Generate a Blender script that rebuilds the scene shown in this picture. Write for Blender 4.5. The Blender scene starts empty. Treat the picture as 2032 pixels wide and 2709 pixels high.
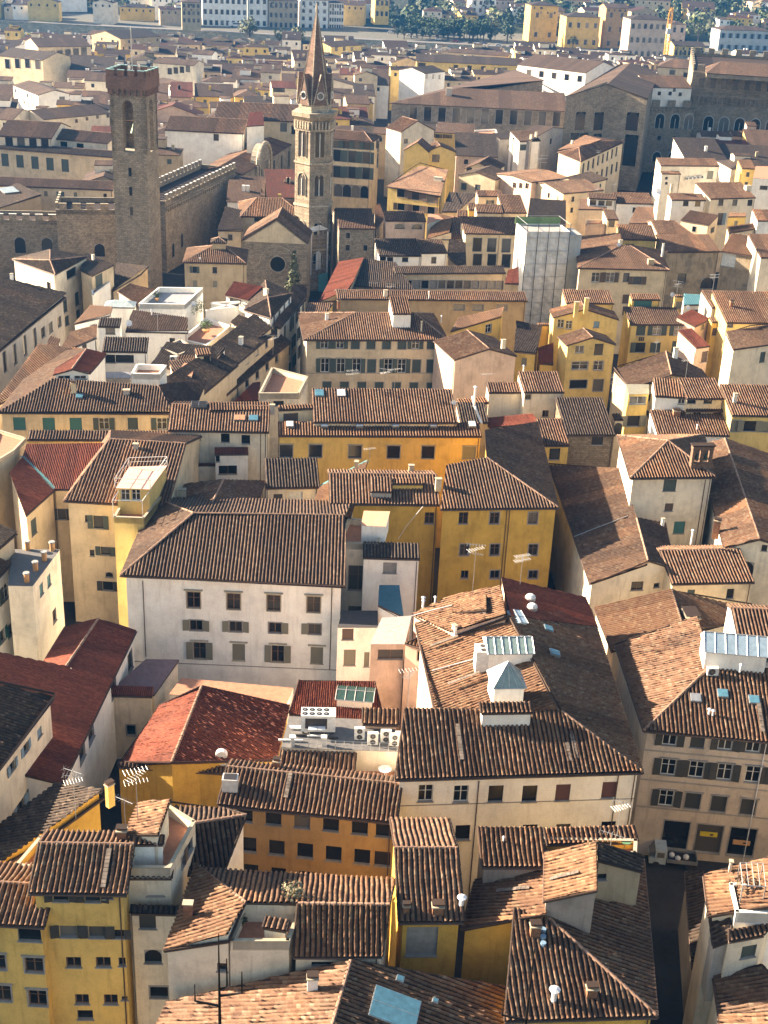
import bpy, math, random
import numpy as np
from mathutils import Vector, Matrix
R = math.radians
random.seed(7)
scene = bpy.context.scene
col = scene.collection
# ------------------------------------------------------------------ camera
SW, SH, FPX = 2032.0, 2709.0, 3450.0
CAMZ, PITCH, ROLL = 92.0, R(25.0), R(2.62)
cam_d = bpy.data.cameras.new('camera'); cam = bpy.data.objects.new('camera', cam_d); col.objects.link(cam)
cam.location = (0, 0, CAMZ)
CM = Matrix.Rotation(math.pi/2 - PITCH, 3, 'X') @ Matrix.Rotation(ROLL, 3, 'Z')
cam.rotation_euler = CM.to_euler()
cam_d.sensor_fit = 'HORIZONTAL'; cam_d.sensor_width = 36.0; cam_d.lens = 36.0*FPX/SW
cam_d.clip_start = 0.5; cam_d.clip_end = 20000
scene.camera = cam
CP = Vector((0, 0, CAMZ))
# measured survey points come from views of the photo: origin and scale of each view
CROPS = {'T1': (0, 0), 'T2': (500, 0), 'T3': (1000, 0), 'T4': (1482, 0), 'M1': (0, 450), 'M2': (500, 450), 'M3': (1000, 450), 'M4': (1482, 450),
 'C1': (0, 900), 'C2': (500, 900), 'C3': (1000, 900), 'C4': (1482, 900), 'D1': (0, 1350), 'D2': (500, 1350), 'D3': (1000, 1350), 'D4': (1482, 1350),
 'A1': (0, 1800), 'A2': (500, 1800), 'A3': (1000, 1800), 'A4': (1482, 1800), 'E1': (0, 2209), 'E2': (500, 2209), 'E3': (1000, 2209), 'E4': (1482, 2209)}
K = 550.0/1659.0
def src(c, x, y):
    if c == 'F': return x*SW/1659.0, y*SH/2212.0
    ox, oy = CROPS[c]; return ox + x*K, oy + y*K
def ray(c, x, y):
    sx, sy = src(c, x, y)
    return (CM @ Vector(((sx - SW/2)/FPX, -(sy - SH/2)/FPX, -1.0))).normalized()
def P(c, x, y, z):
    d = ray(c, x, y); return CP + d*((z - CAMZ)/d.z)
def PP(c, x, y, p0, n):
    d = ray(c, x, y); return CP + d*((p0 - CP).dot(n)/d.dot(n))
def proj(p):
    q = CM.transposed() @ (p - CP); return (SW/2 + FPX*q.x/-q.z, SH/2 - FPX*q.y/-q.z)
# ------------------------------------------------------------------ materials
MATS = {}
def new_mat(name):
    m = bpy.data.materials.new(name); m.use_nodes = True
    nt = m.node_tree; return m, nt, nt.nodes['Principled BSDF']
def N(nt, t, **kw):
    n = nt.nodes.new(t)
    for k, v in kw.items():
        if k in n.inputs: n.inputs[k].default_value = v
        else: setattr(n, k, v)
    return n
def ramp(nt, src_, stops):
    r = nt.nodes.new('ShaderNodeValToRGB'); nt.links.new(src_, r.inputs[0])
    e = r.color_ramp.elements
    e[0].position, e[0].color = stops[0][0], (*stops[0][1], 1)
    e[1].position, e[1].color = stops[-1][0], (*stops[-1][1], 1)
    for p, c in stops[1:-1]:
        q = e.new(p); q.color = (*c, 1)
    return r.outputs[0]
def mix(nt, a, b, f, mode='MIX'):
    m = nt.nodes.new('ShaderNodeMix'); m.data_type = 'RGBA'; m.blend_type = mode
    for s, v in ((m.inputs[0], f), (m.inputs[6], a), (m.inputs[7], b)):
        if isinstance(v, (int, float)): s.default_value = v
        elif isinstance(v, tuple): s.default_value = (*v, 1) if len(v) == 3 else v
        else: nt.links.new(v, s)
    return m.outputs[2]
def math_(nt, op, a, b=0.0):
    m = nt.nodes.new('ShaderNodeMath'); m.operation = op
    for s, v in ((m.inputs[0], a), (m.inputs[1], b)):
        if isinstance(v, (int, float)): s.default_value = v
        else: nt.links.new(v, s)
    return m.outputs[0]
def mat_wall(name, c, rough=0.9, stain=0.55, patch=None, scale=1.0):
    if name in MATS: return MATS[name]
    m, nt, bs = new_mat(name); L = nt.links
    tc = N(nt, 'ShaderNodeTexCoord'); oi = N(nt, 'ShaderNodeObjectInfo')
    add = N(nt, 'ShaderNodeVectorMath', operation='ADD'); L.new(tc.outputs['Object'], add.inputs[0]); 
    cmb = N(nt, 'ShaderNodeCombineXYZ'); r50 = math_(nt, 'MULTIPLY', oi.outputs['Random'], 70.0)
    L.new(r50, cmb.inputs[0]); L.new(r50, cmb.inputs[1]); L.new(cmb.outputs[0], add.inputs[1])
    n1 = N(nt, 'ShaderNodeTexNoise', Scale=0.35*scale, Detail=6.0, Roughness=0.65); L.new(add.outputs[0], n1.inputs['Vector'])
    mp = N(nt, 'ShaderNodeMapping'); mp.inputs['Scale'].default_value = (1.6, 1.6, 0.22); L.new(add.outputs[0], mp.inputs[0])
    n2 = N(nt, 'ShaderNodeTexNoise', Scale=1.2*scale, Detail=5.0, Roughness=0.6); L.new(mp.outputs[0], n2.inputs['Vector'])
    n3 = N(nt, 'ShaderNodeTexNoise', Scale=9.0*scale, Detail=4.0); L.new(add.outputs[0], n3.inputs['Vector'])
    dk = tuple(v*0.62*w for v, w in zip(c, (1, .97, .93))); lt = tuple(min(.9, v*1.12) for v in c)
    a = ramp(nt, n1.outputs[0], [(0.32, tuple(v*(1-stain*.5) for v in c)), (0.5, c), (0.68, lt)])
    f2 = ramp(nt, n2.outputs[0], [(0.52, (0, 0, 0)), (0.75, (stain*1.3,)*3)])
    b = mix(nt, a, dk, f2)
    f3 = ramp(nt, n3.outputs[0], [(0.3, (0.9, 0.9, 0.9)), (0.7, (1.06, 1.06, 1.06))])
    b = mix(nt, b, f3, 1.0, 'MULTIPLY')
    if patch:
        n4 = N(nt, 'ShaderNodeTexNoise', Scale=0.22, Detail=5.0, Roughness=0.55); L.new(add.outputs[0], n4.inputs['Vector'])
        f4 = ramp(nt, n4.outputs[0], [(0.55, (0, 0, 0)), (0.6, (.85,)*3)]); b = mix(nt, b, patch, f4)
    L.new(b, bs.inputs['Base Color']); bs.inputs['Roughness'].default_value = rough; bs.inputs['Specular IOR Level'].default_value = 0.2
    bp = N(nt, 'ShaderNodeBump', Strength=0.25, Distance=0.04); L.new(n3.outputs[0], bp.inputs['Height']); L.new(bp.outputs[0], bs.inputs['Normal'])
    MATS[name] = m; return m
def mat_stone(name, c, sx=0.5, sz=0.28, dark=0.55):
    if name in MATS: return MATS[name]
    m, nt, bs = new_mat(name); L = nt.links
    tc = N(nt, 'ShaderNodeTexCoord')
    sep = N(nt, 'ShaderNodeSeparateXYZ'); L.new(tc.outputs['Object'], sep.inputs[0])
    h = math_(nt, 'ADD', sep.outputs[0], sep.outputs[1]); cmb = N(nt, 'ShaderNodeCombineXYZ'); L.new(h, cmb.inputs[0]); L.new(sep.outputs[2], cmb.inputs[1])
    br = N(nt, 'ShaderNodeTexBrick', Scale=1.0); br.inputs['Brick Width'].default_value = sx*1.6; br.inputs['Row Height'].default_value = sz*1.6; br.inputs['Mortar Size'].default_value = 0.03
    br.inputs['Color1'].default_value = (*tuple(v*1.12 for v in c), 1); br.inputs['Color2'].default_value = (*tuple(v*dark*1.35 for v in c), 1); br.inputs['Mortar'].default_value = (*tuple(v*dark for v in c), 1)
    L.new(cmb.outputs[0], br.inputs['Vector'])
    n1 = N(nt, 'ShaderNodeTexNoise', Scale=0.3, Detail=7.0, Roughness=0.7); L.new(tc.outputs['Object'], n1.inputs['Vector'])
    f = ramp(nt, n1.outputs[0], [(0.3, (0.72,)*3), (0.7, (1.22,)*3)])
    n2 = N(nt, 'ShaderNodeTexNoise', Scale=2.5, Detail=5.0, Roughness=0.7); L.new(tc.outputs['Object'], n2.inputs['Vector'])
    f2 = ramp(nt, n2.outputs[0], [(0.3, (0.7,)*3), (0.7, (1.25,)*3)])
    b = mix(nt, mix(nt, br.outputs[0], f, 1.0, 'MULTIPLY'), f2, 1.0, 'MULTIPLY')
    L.new(b, bs.inputs['Base Color']); bs.inputs['Roughness'].default_value = 0.95; bs.inputs['Specular IOR Level'].default_value = 0.15
    bp = N(nt, 'ShaderNodeBump', Strength=0.5, Distance=0.12); L.new(n2.outputs[0], bp.inputs['Height']); L.new(bp.outputs[0], bs.inputs['Normal'])
    MATS[name] = m; return m
def mat_tile(name, cols, grime=0.4, lichen=0.25, old=(0.05, 0.036, 0.03)):
    """terracotta: one colour per tile from the tile grid in the UVs, weathering on top"""
    if name in MATS: return MATS[name]
    m, nt, bs = new_mat(name); L = nt.links
    uv = N(nt, 'ShaderNodeUVMap'); uv.uv_map = 'UVMap'
    sep = N(nt, 'ShaderNodeSeparateXYZ'); L.new(uv.outputs[0], sep.inputs[0])
    fu = math_(nt, 'FLOOR', sep.outputs[0]); fv = math_(nt, 'FLOOR', sep.outputs[1])
    cmb = N(nt, 'ShaderNodeCombineXYZ'); L.new(fu, cmb.inputs[0]); L.new(fv, cmb.inputs[1])
    wn = N(nt, 'ShaderNodeTexWhiteNoise', noise_dimensions='3D'); L.new(cmb.outputs[0], wn.inputs[0])
    base = ramp(nt, wn.outputs['Value'], cols)
    # bands of rows relaid at different times
    oi = N(nt, 'ShaderNodeObjectInfo'); cm2 = N(nt, 'ShaderNodeCombineXYZ'); L.new(math_(nt, 'FLOOR', math_(nt, 'DIVIDE', sep.outputs[0], 6.3)), cm2.inputs[0]); L.new(oi.outputs['Random'], cm2.inputs[1])
    w2 = N(nt, 'ShaderNodeTexWhiteNoise', noise_dimensions='3D'); L.new(cm2.outputs[0], w2.inputs[0])
    base = mix(nt, base, ramp(nt, w2.outputs['Value'], [(0.0, (.68, .66, .66)), (.5, (1, 1, 1)), (.85, (1.05, 1.05, 1.05)), (1.0, (1.45, 1.3, 1.15))]), 1.0, 'MULTIPLY')
    tc = N(nt, 'ShaderNodeTexCoord')
    n1 = N(nt, 'ShaderNodeTexNoise', Scale=0.45, Detail=6.0, Roughness=0.7); n1.noise_dimensions = '4D'
    L.new(tc.outputs['Object'], n1.inputs['Vector']); L.new(math_(nt, 'MULTIPLY', oi.outputs['Random'], 40.0), n1.inputs['W'])
    g = ramp(nt, n1.outputs[0], [(0.42, (0, 0, 0)), (0.72, (grime,)*3)])
    b = mix(nt, base, old, g)
    n2 = N(nt, 'ShaderNodeTexNoise', Scale=5.0, Detail=6.0, Roughness=0.75); L.new(tc.outputs['Object'], n2.inputs['Vector'])
    f = ramp(nt, n2.outputs[0], [(0.35, (0.78,)*3), (0.68, (1.15,)*3)])
    b = mix(nt, b, f, 1.0, 'MULTIPLY')
    l = ramp(nt, n2.outputs[0], [(0.62, (0, 0, 0)), (0.7, (lichen,)*3)])
    b = mix(nt, b, (0.20, 0.18, 0.14), l)
    # channel tiles between the barrels: dirt, with the hollows' shade painted in
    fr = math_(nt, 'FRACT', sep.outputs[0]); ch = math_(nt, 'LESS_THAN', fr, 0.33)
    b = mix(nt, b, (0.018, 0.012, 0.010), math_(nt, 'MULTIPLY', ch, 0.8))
    L.new(b, bs.inputs['Base Color']); bs.inputs['Roughness'].default_value = 0.85; bs.inputs['Specular IOR Level'].default_value = 0.25
    bp = N(nt, 'ShaderNodeBump', Strength=0.4, Distance=0.03); L.new(n2.outputs[0], bp.inputs['Height']); L.new(bp.outputs[0], bs.inputs['Normal'])
    MATS[name] = m; return m
def mat_plain(name, c, rough=0.6, metal=0.0, noise=0.15, spec=0.4, emit=None):
    if name in MATS: return MATS[name]
    m, nt, bs = new_mat(name); L = nt.links
    tc = N(nt, 'ShaderNodeTexCoord'); n = N(nt, 'ShaderNodeTexNoise', Scale=2.0, Detail=5.0); L.new(tc.outputs['Object'], n.inputs['Vector'])
    a = ramp(nt, n.outputs[0], [(0.3, tuple(v*(1-noise) for v in c)), (0.7, tuple(min(1, v*(1+noise)) for v in c))])
    L.new(a, bs.inputs['Base Color']); bs.inputs['Roughness'].default_value = rough; bs.inputs['Metallic'].default_value = metal; bs.inputs['Specular IOR Level'].default_value = spec
    MATS[name] = m; return m
WALL = {'cream': (.63, .53, .37), 'pale': (.70, .62, .48), 'white': (.82, .79, .72), 'yellow': (.62, .43, .13), 'ochre': (.56, .35, .07), 'lemon': (.60, .45, .17), 'beige': (.50, .42, .34),
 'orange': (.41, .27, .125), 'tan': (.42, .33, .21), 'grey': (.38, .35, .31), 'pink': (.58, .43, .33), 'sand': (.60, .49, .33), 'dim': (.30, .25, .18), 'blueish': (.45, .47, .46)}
def wall_mat(k):
    if k == 'stone': return mat_stone('pietraforte', (.31, .255, .185))
    if k == 'rubble': return mat_stone('rubble', (.24, .19, .135), .45, .2)
    if k == 'greybrown': return mat_stone('dark_stone', (.27, .235, .185), .7, .4)
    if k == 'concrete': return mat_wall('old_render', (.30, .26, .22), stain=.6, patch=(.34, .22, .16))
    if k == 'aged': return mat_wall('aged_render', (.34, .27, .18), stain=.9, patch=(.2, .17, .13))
    if k == 'peel': return mat_wall('peeling_render', (.60, .53, .42), stain=.6, patch=(.42, .38, .33))
    return mat_wall('render_'+k, WALL[k], stain=.32 if k == 'white' else .5)
TILE = {
 'tile': [(0.0, (.24, .11, .07)), (0.12, (.32, .155, .10)), (0.5, (.37, .19, .125)), (0.85, (.40, .23, .16)), (1.0, (.50, .33, .25))],
 'brown': [(0.0, (.18, .09, .062)), (0.15, (.25, .13, .09)), (0.6, (.30, .165, .115)), (0.9, (.34, .20, .145)), (1.0, (.42, .29, .22))],
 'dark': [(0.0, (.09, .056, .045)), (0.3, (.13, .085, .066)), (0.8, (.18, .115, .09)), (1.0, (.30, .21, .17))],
 'red': [(0.0, (.15, .036, .022)), (0.5, (.19, .046, .028)), (1.0, (.23, .06, .036))],
 'orange': [(0.0, (.29, .13, .078)), (0.2, (.38, .18, .11)), (.8, (.43, .225, .14)), (1.0, (.54, .33, .22))]}
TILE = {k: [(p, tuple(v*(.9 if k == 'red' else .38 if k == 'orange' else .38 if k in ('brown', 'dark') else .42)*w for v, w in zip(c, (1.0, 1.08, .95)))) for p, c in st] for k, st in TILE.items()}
def tile_mat(k, far=False):
    if far: return mat_tile('distant_tiles_'+k, [(p, tuple(v*.78*w for v, w in zip(c, (.96, 1.02, 1.1)))) for p, c in TILE[k]], grime=.6, lichen=.25)  # flat far roofs: colour darkened to stand in for shadow between barrels
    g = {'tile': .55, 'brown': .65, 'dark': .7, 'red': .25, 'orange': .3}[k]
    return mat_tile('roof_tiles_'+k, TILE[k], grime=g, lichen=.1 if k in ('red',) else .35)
M_FASCIA = mat_plain('eave_timber', (.07, .045, .03), .85)
def glass():
    m, nt, bs = new_mat('window_glass'); oi = N(nt, 'ShaderNodeObjectInfo')
    c = ramp(nt, oi.outputs['Random'], [(0.0, (.008, .008, .008)), (.55, (.014, .013, .012)), (.62, (.035, .03, .025)), (.8, (.02, .02, .02)), (.93, (.10, .09, .075)), (1.0, (.16, .15, .13))])
    nt.links.new(c, bs.inputs['Base Color']); bs.inputs['Roughness'].default_value = .18; MATS['window_glass'] = m; return m
M_GLASS = glass()
M_WOOD = mat_plain('brown_wood', (.16, .09, .05), .7)
M_WFRAME = mat_plain('white_paint', (.62, .62, .58), .6)
M_STONEF = mat_plain('grey_stone', (.34, .30, .22), .85)
M_STONEG = mat_plain('blue_grey_stone', (.27, .255, .23), .85)
M_METAL = mat_plain('grey_metal', (.34, .35, .35), .45, .6)
M_WMETAL = mat_plain('white_metal', (.62, .63, .64), .45, .0)
M_DMETAL = mat_plain('dark_metal', (.05, .045, .045), .5, .5)
M_RUST = mat_plain('brown_pipe', (.09, .055, .04), .6, .2)
M_SKYL = mat_plain('skylight_glass', (.07, .18, .24), .2, 0, .2, .4)
M_TERR = mat_plain('terracotta_floor', (.36, .17, .10), .9)
M_SHEET = mat_plain('grey_roof_sheet', (.30, .29, .27), .7)
M_BRICK = mat_stone('chimney_brick', (.36, .18, .10), .22, .07)
M_ACW = mat_plain('unit_enamel', (.60, .60, .57), .5)
def shutter_mat(k):
    c = {'g': (.055, .075, .065), 'G': (.035, .14, .14), 'b': (.10, .065, .045), 'y': (.20, .185, .13), 'B': (.16, .25, .33), 'r': (.10, .04, .035), 'd': (.035, .035, .03)}[k]
    name = 'shutter_'+{'g': 'grey_green', 'G': 'teal', 'b': 'brown', 'y': 'olive', 'B': 'light_blue', 'r': 'dark_red', 'd': 'dark'}[k]
    if name in MATS: return MATS[name]
    m, nt, bs = new_mat(name); L = nt.links
    tc = N(nt, 'ShaderNodeTexCoord'); w = N(nt, 'ShaderNodeTexWave', Scale=5.0, Distortion=0.0); w.bands_direction = 'Z'; L.new(tc.outputs['Object'], w.inputs['Vector'])
    L.new(ramp(nt, w.outputs[0], [(0.0, tuple(v*.7 for v in c)), (1.0, tuple(v*1.2 for v in c))]), bs.inputs['Base Color'])
    bp = N(nt, 'ShaderNodeBump', Strength=.5, Distance=.03); L.new(w.outputs[0], bp.inputs['Height']); L.new(bp.outputs[0], bs.inputs['Normal'])
    bs.inputs['Roughness'].default_value = .65; MATS[name] = m; return m
# ------------------------------------------------------------------ mesh helpers
class MB:
    def __init__(s): s.v = []; s.f = []; s.m = []; s.mats = []
    def mi(s, m):
        if m not in s.mats: s.mats.append(m)
        return s.mats.index(m)
    def face(s, pts, m):
        b = len(s.v); s.v += [tuple(p) for p in pts]; s.f.append(tuple(range(b, b+len(pts)))); s.m.append(s.mi(m))
    def box(s, c, u, v, w, m):
        """centre, three half-axis vectors"""
        c = Vector(c); u = Vector(u); v = Vector(v); w = Vector(w)
        p = [c + a*u + b*v + d*w for a in (-1, 1) for b in (-1, 1) for d in (-1, 1)]
        b0 = len(s.v); s.v += [tuple(q) for q in p]
        q = [(0, 1, 3, 2), (4, 6, 7, 5), (0, 4, 5, 1), (2, 3, 7, 6), (0, 2, 6, 4), (1, 5, 7, 3)]
        if u.cross(v).dot(w) < 0: q = [t[::-1] for t in q]
        for t in q: s.f.append(tuple(b0+i for i in t)); s.m.append(s.mi(m))
    def abox(s, x0, y0, z0, x1, y1, z1, m):
        s.box(((x0+x1)/2, (y0+y1)/2, (z0+z1)/2), ((x1-x0)/2, 0, 0), (0, (y1-y0)/2, 0), (0, 0, (z1-z0)/2), m)
    def tube(s, pts, r, m, n=6, cap=True):
        pts = [Vector(p) for p in pts]; rs = r if isinstance(r, (list, tuple)) else [r]*len(pts)
        b0 = len(s.v); k = len(pts)
        for i, p in enumerate(pts):
            d = (pts[min(i+1, k-1)] - pts[max(i-1, 0)]).normalized()
            a = d.cross(Vector((0, 0, 1)));
            if a.length < 1e-3: a = Vector((1, 0, 0))
            a.normalize(); b = a.cross(d)
            for j in range(n):
                t = 2*math.pi*j/n; s.v.append(tuple(p + (a*math.cos(t) + b*math.sin(t))*rs[i]))
        mi = s.mi(m)
        for i in range(k-1):
            for j in range(n):
                s.f.append((b0+i*n+j, b0+i*n+(j+1) % n, b0+(i+1)*n+(j+1) % n, b0+(i+1)*n+j)); s.m.append(mi)
        if cap:
            s.f.append(tuple(b0+j for j in range(n))[::-1]); s.m.append(mi); s.f.append(tuple(b0+(k-1)*n+j for j in range(n))); s.m.append(mi)
    def build(s, name, parent=None, org=(0, 0, 0), extra=None, smooth=False):
        me = bpy.data.meshes.new(name); o = Vector(org)
        vs = [tuple(Vector(p) - o) for p in s.v]
        me.from_pydata(vs, [], s.f)
        for m in s.mats: me.materials.append(m)
        me.polygons.foreach_set('material_index', s.m)
        me.update()
        ob = bpy.data.objects.new(name, me); col.objects.link(ob)
        if parent is not None: ob.parent = parent
        else: ob.location = o
        if parent is None and False: pass
        return ob
def tag(o, label=None, cat=None, group=None, kind=None):
    if label: o['label'] = label
    if cat: o['category'] = cat
    if group: o['group'] = group
    if kind: o['kind'] = kind
    return o
def empty(name, loc, label=None, cat=None, group=None):
    o = bpy.data.objects.new(name, None); col.objects.link(o); o.location = loc; o.empty_display_size = .5
    return tag(o, label, cat, group)
def thing_mesh(mb, name, org, label, cat, group=None):
    o = mb.build(name, None, org); return tag(o, label, cat, group)
# ------------------------------------------------------------------ roof tiles
PROF = np.array([(0, 0.0), (.13, -.015), (.14, .05), (.18, .145), (.275, .18), (.37, .145), (.41, .05), (.43, 0.0)])
PROF2 = np.array([(0, 0.0), (.13, 0.0), (.17, .13), (.275, .18), (.375, .12), (.43, 0.0)])
def tile_patch(poly, lod, rng, pitch=.43, L=.36, fine=False):
    """corrugated sheet over a convex planar polygon; returns verts, faces, uvs (per vertex)"""
    p = [np.array(q) for q in poly]
    n = np.zeros(3)
    for i in range(len(p)): n += np.cross(p[i]-p[0], p[(i+1) % len(p)]-p[0])
    n /= np.linalg.norm(n)
    if n[2] < 0: n = -n
    g = np.array([0, 0, 1.0]) - n*n[2]
    if np.linalg.norm(g) < 1e-3: g = np.array([0, 1.0, 0])
    s = g/np.linalg.norm(g); t = np.cross(s, n)
    T = np.array([q.dot(t) for q in p]); S = np.array([q.dot(s) for q in p]); base = p[0].dot(n)
    t0, t1 = T.min(), T.max(); s0 = S.min(); smax = S.max()
    pr = (PROF if lod == 0 else PROF2)*(.56 if fine else 1.0); pitch = pitch*(.56 if fine else 1.0)
    rows = max(1, int(round((t1-t0)/pitch))); sc = (t1-t0)/(rows*pitch)
    k = len(pr)-1
    X = np.concatenate([t0 + (r*pitch + pr[:k, 0])*sc for r in range(rows)] + [[t1]])
    H = np.concatenate([pr[:k, 1] for r in range(rows)] + [[0.0]])
    ridx = np.concatenate([r + pr[:k, 0]/pitch for r in range(rows)] + [[rows - 1e-3]])
    lo = np.full(len(X), 1e9); hi = np.full(len(X), -1e9)
    Xc = np.clip(X, t0+1e-4, t1-1e-4)
    m = len(p)
    for i in range(m):
        a, b = (T[i], S[i]), (T[(i+1) % m], S[(i+1) % m])
        if abs(a[0]-b[0]) < 1e-9: continue
        f = (Xc-a[0])/(b[0]-a[0]); ok = (f >= -1e-9) & (f <= 1+1e-9); y = a[1] + f*(b[1]-a[1])
        lo = np.where(ok, np.minimum(lo, y), lo); hi = np.where(ok, np.maximum(hi, y), hi)
    if lod == 0:
        nj = max(1, int(math.ceil((smax-s0)/L)))
        sj = np.empty(2*nj); st = np.empty(2*nj); jj = np.empty(2*nj)
        for j in range(nj): sj[2*j] = s0 + j*L; sj[2*j+1] = s0+(j+1)*L - .004; st[2*j] = .028; st[2*j+1] = 0.0; jj[2*j] = j+.02; jj[2*j+1] = j+.98
    else:
        nj = max(1, int(math.ceil((smax-s0)/1.6))); sj = np.linspace(s0, smax, nj+1); st = np.zeros(nj+1); jj = (sj-s0)/L
    G = np.clip(sj[:, None], lo[None, :], hi[None, :])
    V = (G-s0)/L if lod else np.broadcast_to(jj[:, None], G.shape).copy()
    rr = np.minimum(np.floor(ridx).astype(int), rows-1)
    amp = .034 if lod == 0 else .02
    ph = rng.random(rows)*6.28; wob = amp*np.sin(sj[:, None]*1.3 + ph[rr][None, :]) + (rng.random((len(sj), rows))[:, rr]-.5)*amp
    wob *= (H > .02)[None, :]
    hj = (rng.random((len(sj), rows))[:, rr]-.5)*.036*(H > .02)[None, :] + st[:, None]*(0.3+(H > .02))[None, :]
    # slow sag of an old roof
    sag = -.09*np.sin((X-t0)/(max(2.0, t1-t0))*math.pi)[None, :]*np.sin((G-s0)/(smax-s0+.01)*math.pi) + .02*np.sin(X*.9+ph[0])[None, :]
    Tt = X[None, :] + wob; Nn = base + H[None, :] + hj + sag*.8 + .06
    pts = G[..., None]*s + Tt[..., None]*t + Nn[..., None]*n
    nr, nc = G.shape
    idx = np.arange(nr*nc).reshape(nr, nc)
    a = idx[:-1, :-1].ravel(); b = idx[:-1, 1:].ravel(); c = idx[1:, 1:].ravel(); d = idx[1:, :-1].ravel()
    Gf = G.ravel(); keep = ~((Gf[d]-Gf[a] < 1e-6) & (Gf[c]-Gf[b] < 1e-6))
    F = np.stack([a, b, c, d], 1)[keep]
    uvv = np.stack([np.broadcast_to(ridx[None, :], G.shape).ravel(), V.ravel()], 1)
    return pts.reshape(-1, 3), F, uvv, n
def np_mesh(name, verts, faces, uvs, mat_idx, mats, extra_v=(), extra_f=(), extra_m=()):
    nv = len(verts); nf = len(faces)
    allv = np.vstack([verts] + ([np.array(extra_v)] if len(extra_v) else []))
    me = bpy.data.meshes.new(name)
    me.vertices.add(len(allv)); me.vertices.foreach_set('co', allv.astype(np.float32).ravel())
    ls = [4]*nf + [len(f) for f in extra_f]
    loops = np.concatenate([np.asarray(faces).ravel()] + [np.array(f)+nv for f in extra_f]) if len(extra_f) else np.asarray(faces).ravel()
    me.loops.add(len(loops)); me.loops.foreach_set('vertex_index', loops.astype(np.int32))
    me.polygons.add(len(ls)); st = np.concatenate([[0], np.cumsum(ls)[:-1]])
    me.polygons.foreach_set('loop_start', st.astype(np.int32))
    me.polygons.foreach_set('material_index', np.array([mat_idx]*nf + list(extra_m), dtype=np.int32))
    me.update(calc_edges=True); me.validate()
    uvl = me.uv_layers.new(name='UVMap')
    full = np.zeros((len(allv), 2)); full[:nv] = uvs
    vi = np.empty(len(me.loops), dtype=np.int32); me.loops.foreach_get('vertex_index', vi)
    uvl.data.foreach_set('uv', full[vi].astype(np.float32).ravel())
    for m in mats: me.materials.append(m)
    return me
# ------------------------------------------------------------------ buildings
BL = {}       # key -> dict(root, faces, walls...)
def loop_of(faces):
    dirs = {}
    for fi, f in enumerate(faces):
        for i in range(len(f)): dirs[(f[i], f[(i+1) % len(f)])] = fi
    nxt = {a: (b, fi) for (a, b), fi in dirs.items() if (b, a) not in dirs}
    s = next(iter(nxt)); out = []; k = s
    while True:
        b, fi = nxt[k]; out.append((k, fi)); k = b
        if k == s or len(out) > 60 or k not in nxt: break
    return out
def fnormal(V, f):
    n = Vector((0, 0, 0))
    for i in range(len(f)-1): n += (V[f[i]]-V[f[0]]).cross(V[f[(i+1) % len(f)]]-V[f[0]])
    return n.normalized()
def planez(p0, n, x, y): return p0.z - (n.x*(x-p0.x) + n.y*(y-p0.y))/n.z
def slant(p): return (p - CP).length
def lod_of(p):
    d = slant(p); return 0 if d < 150 else (1 if d < 470 else 2)
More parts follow.
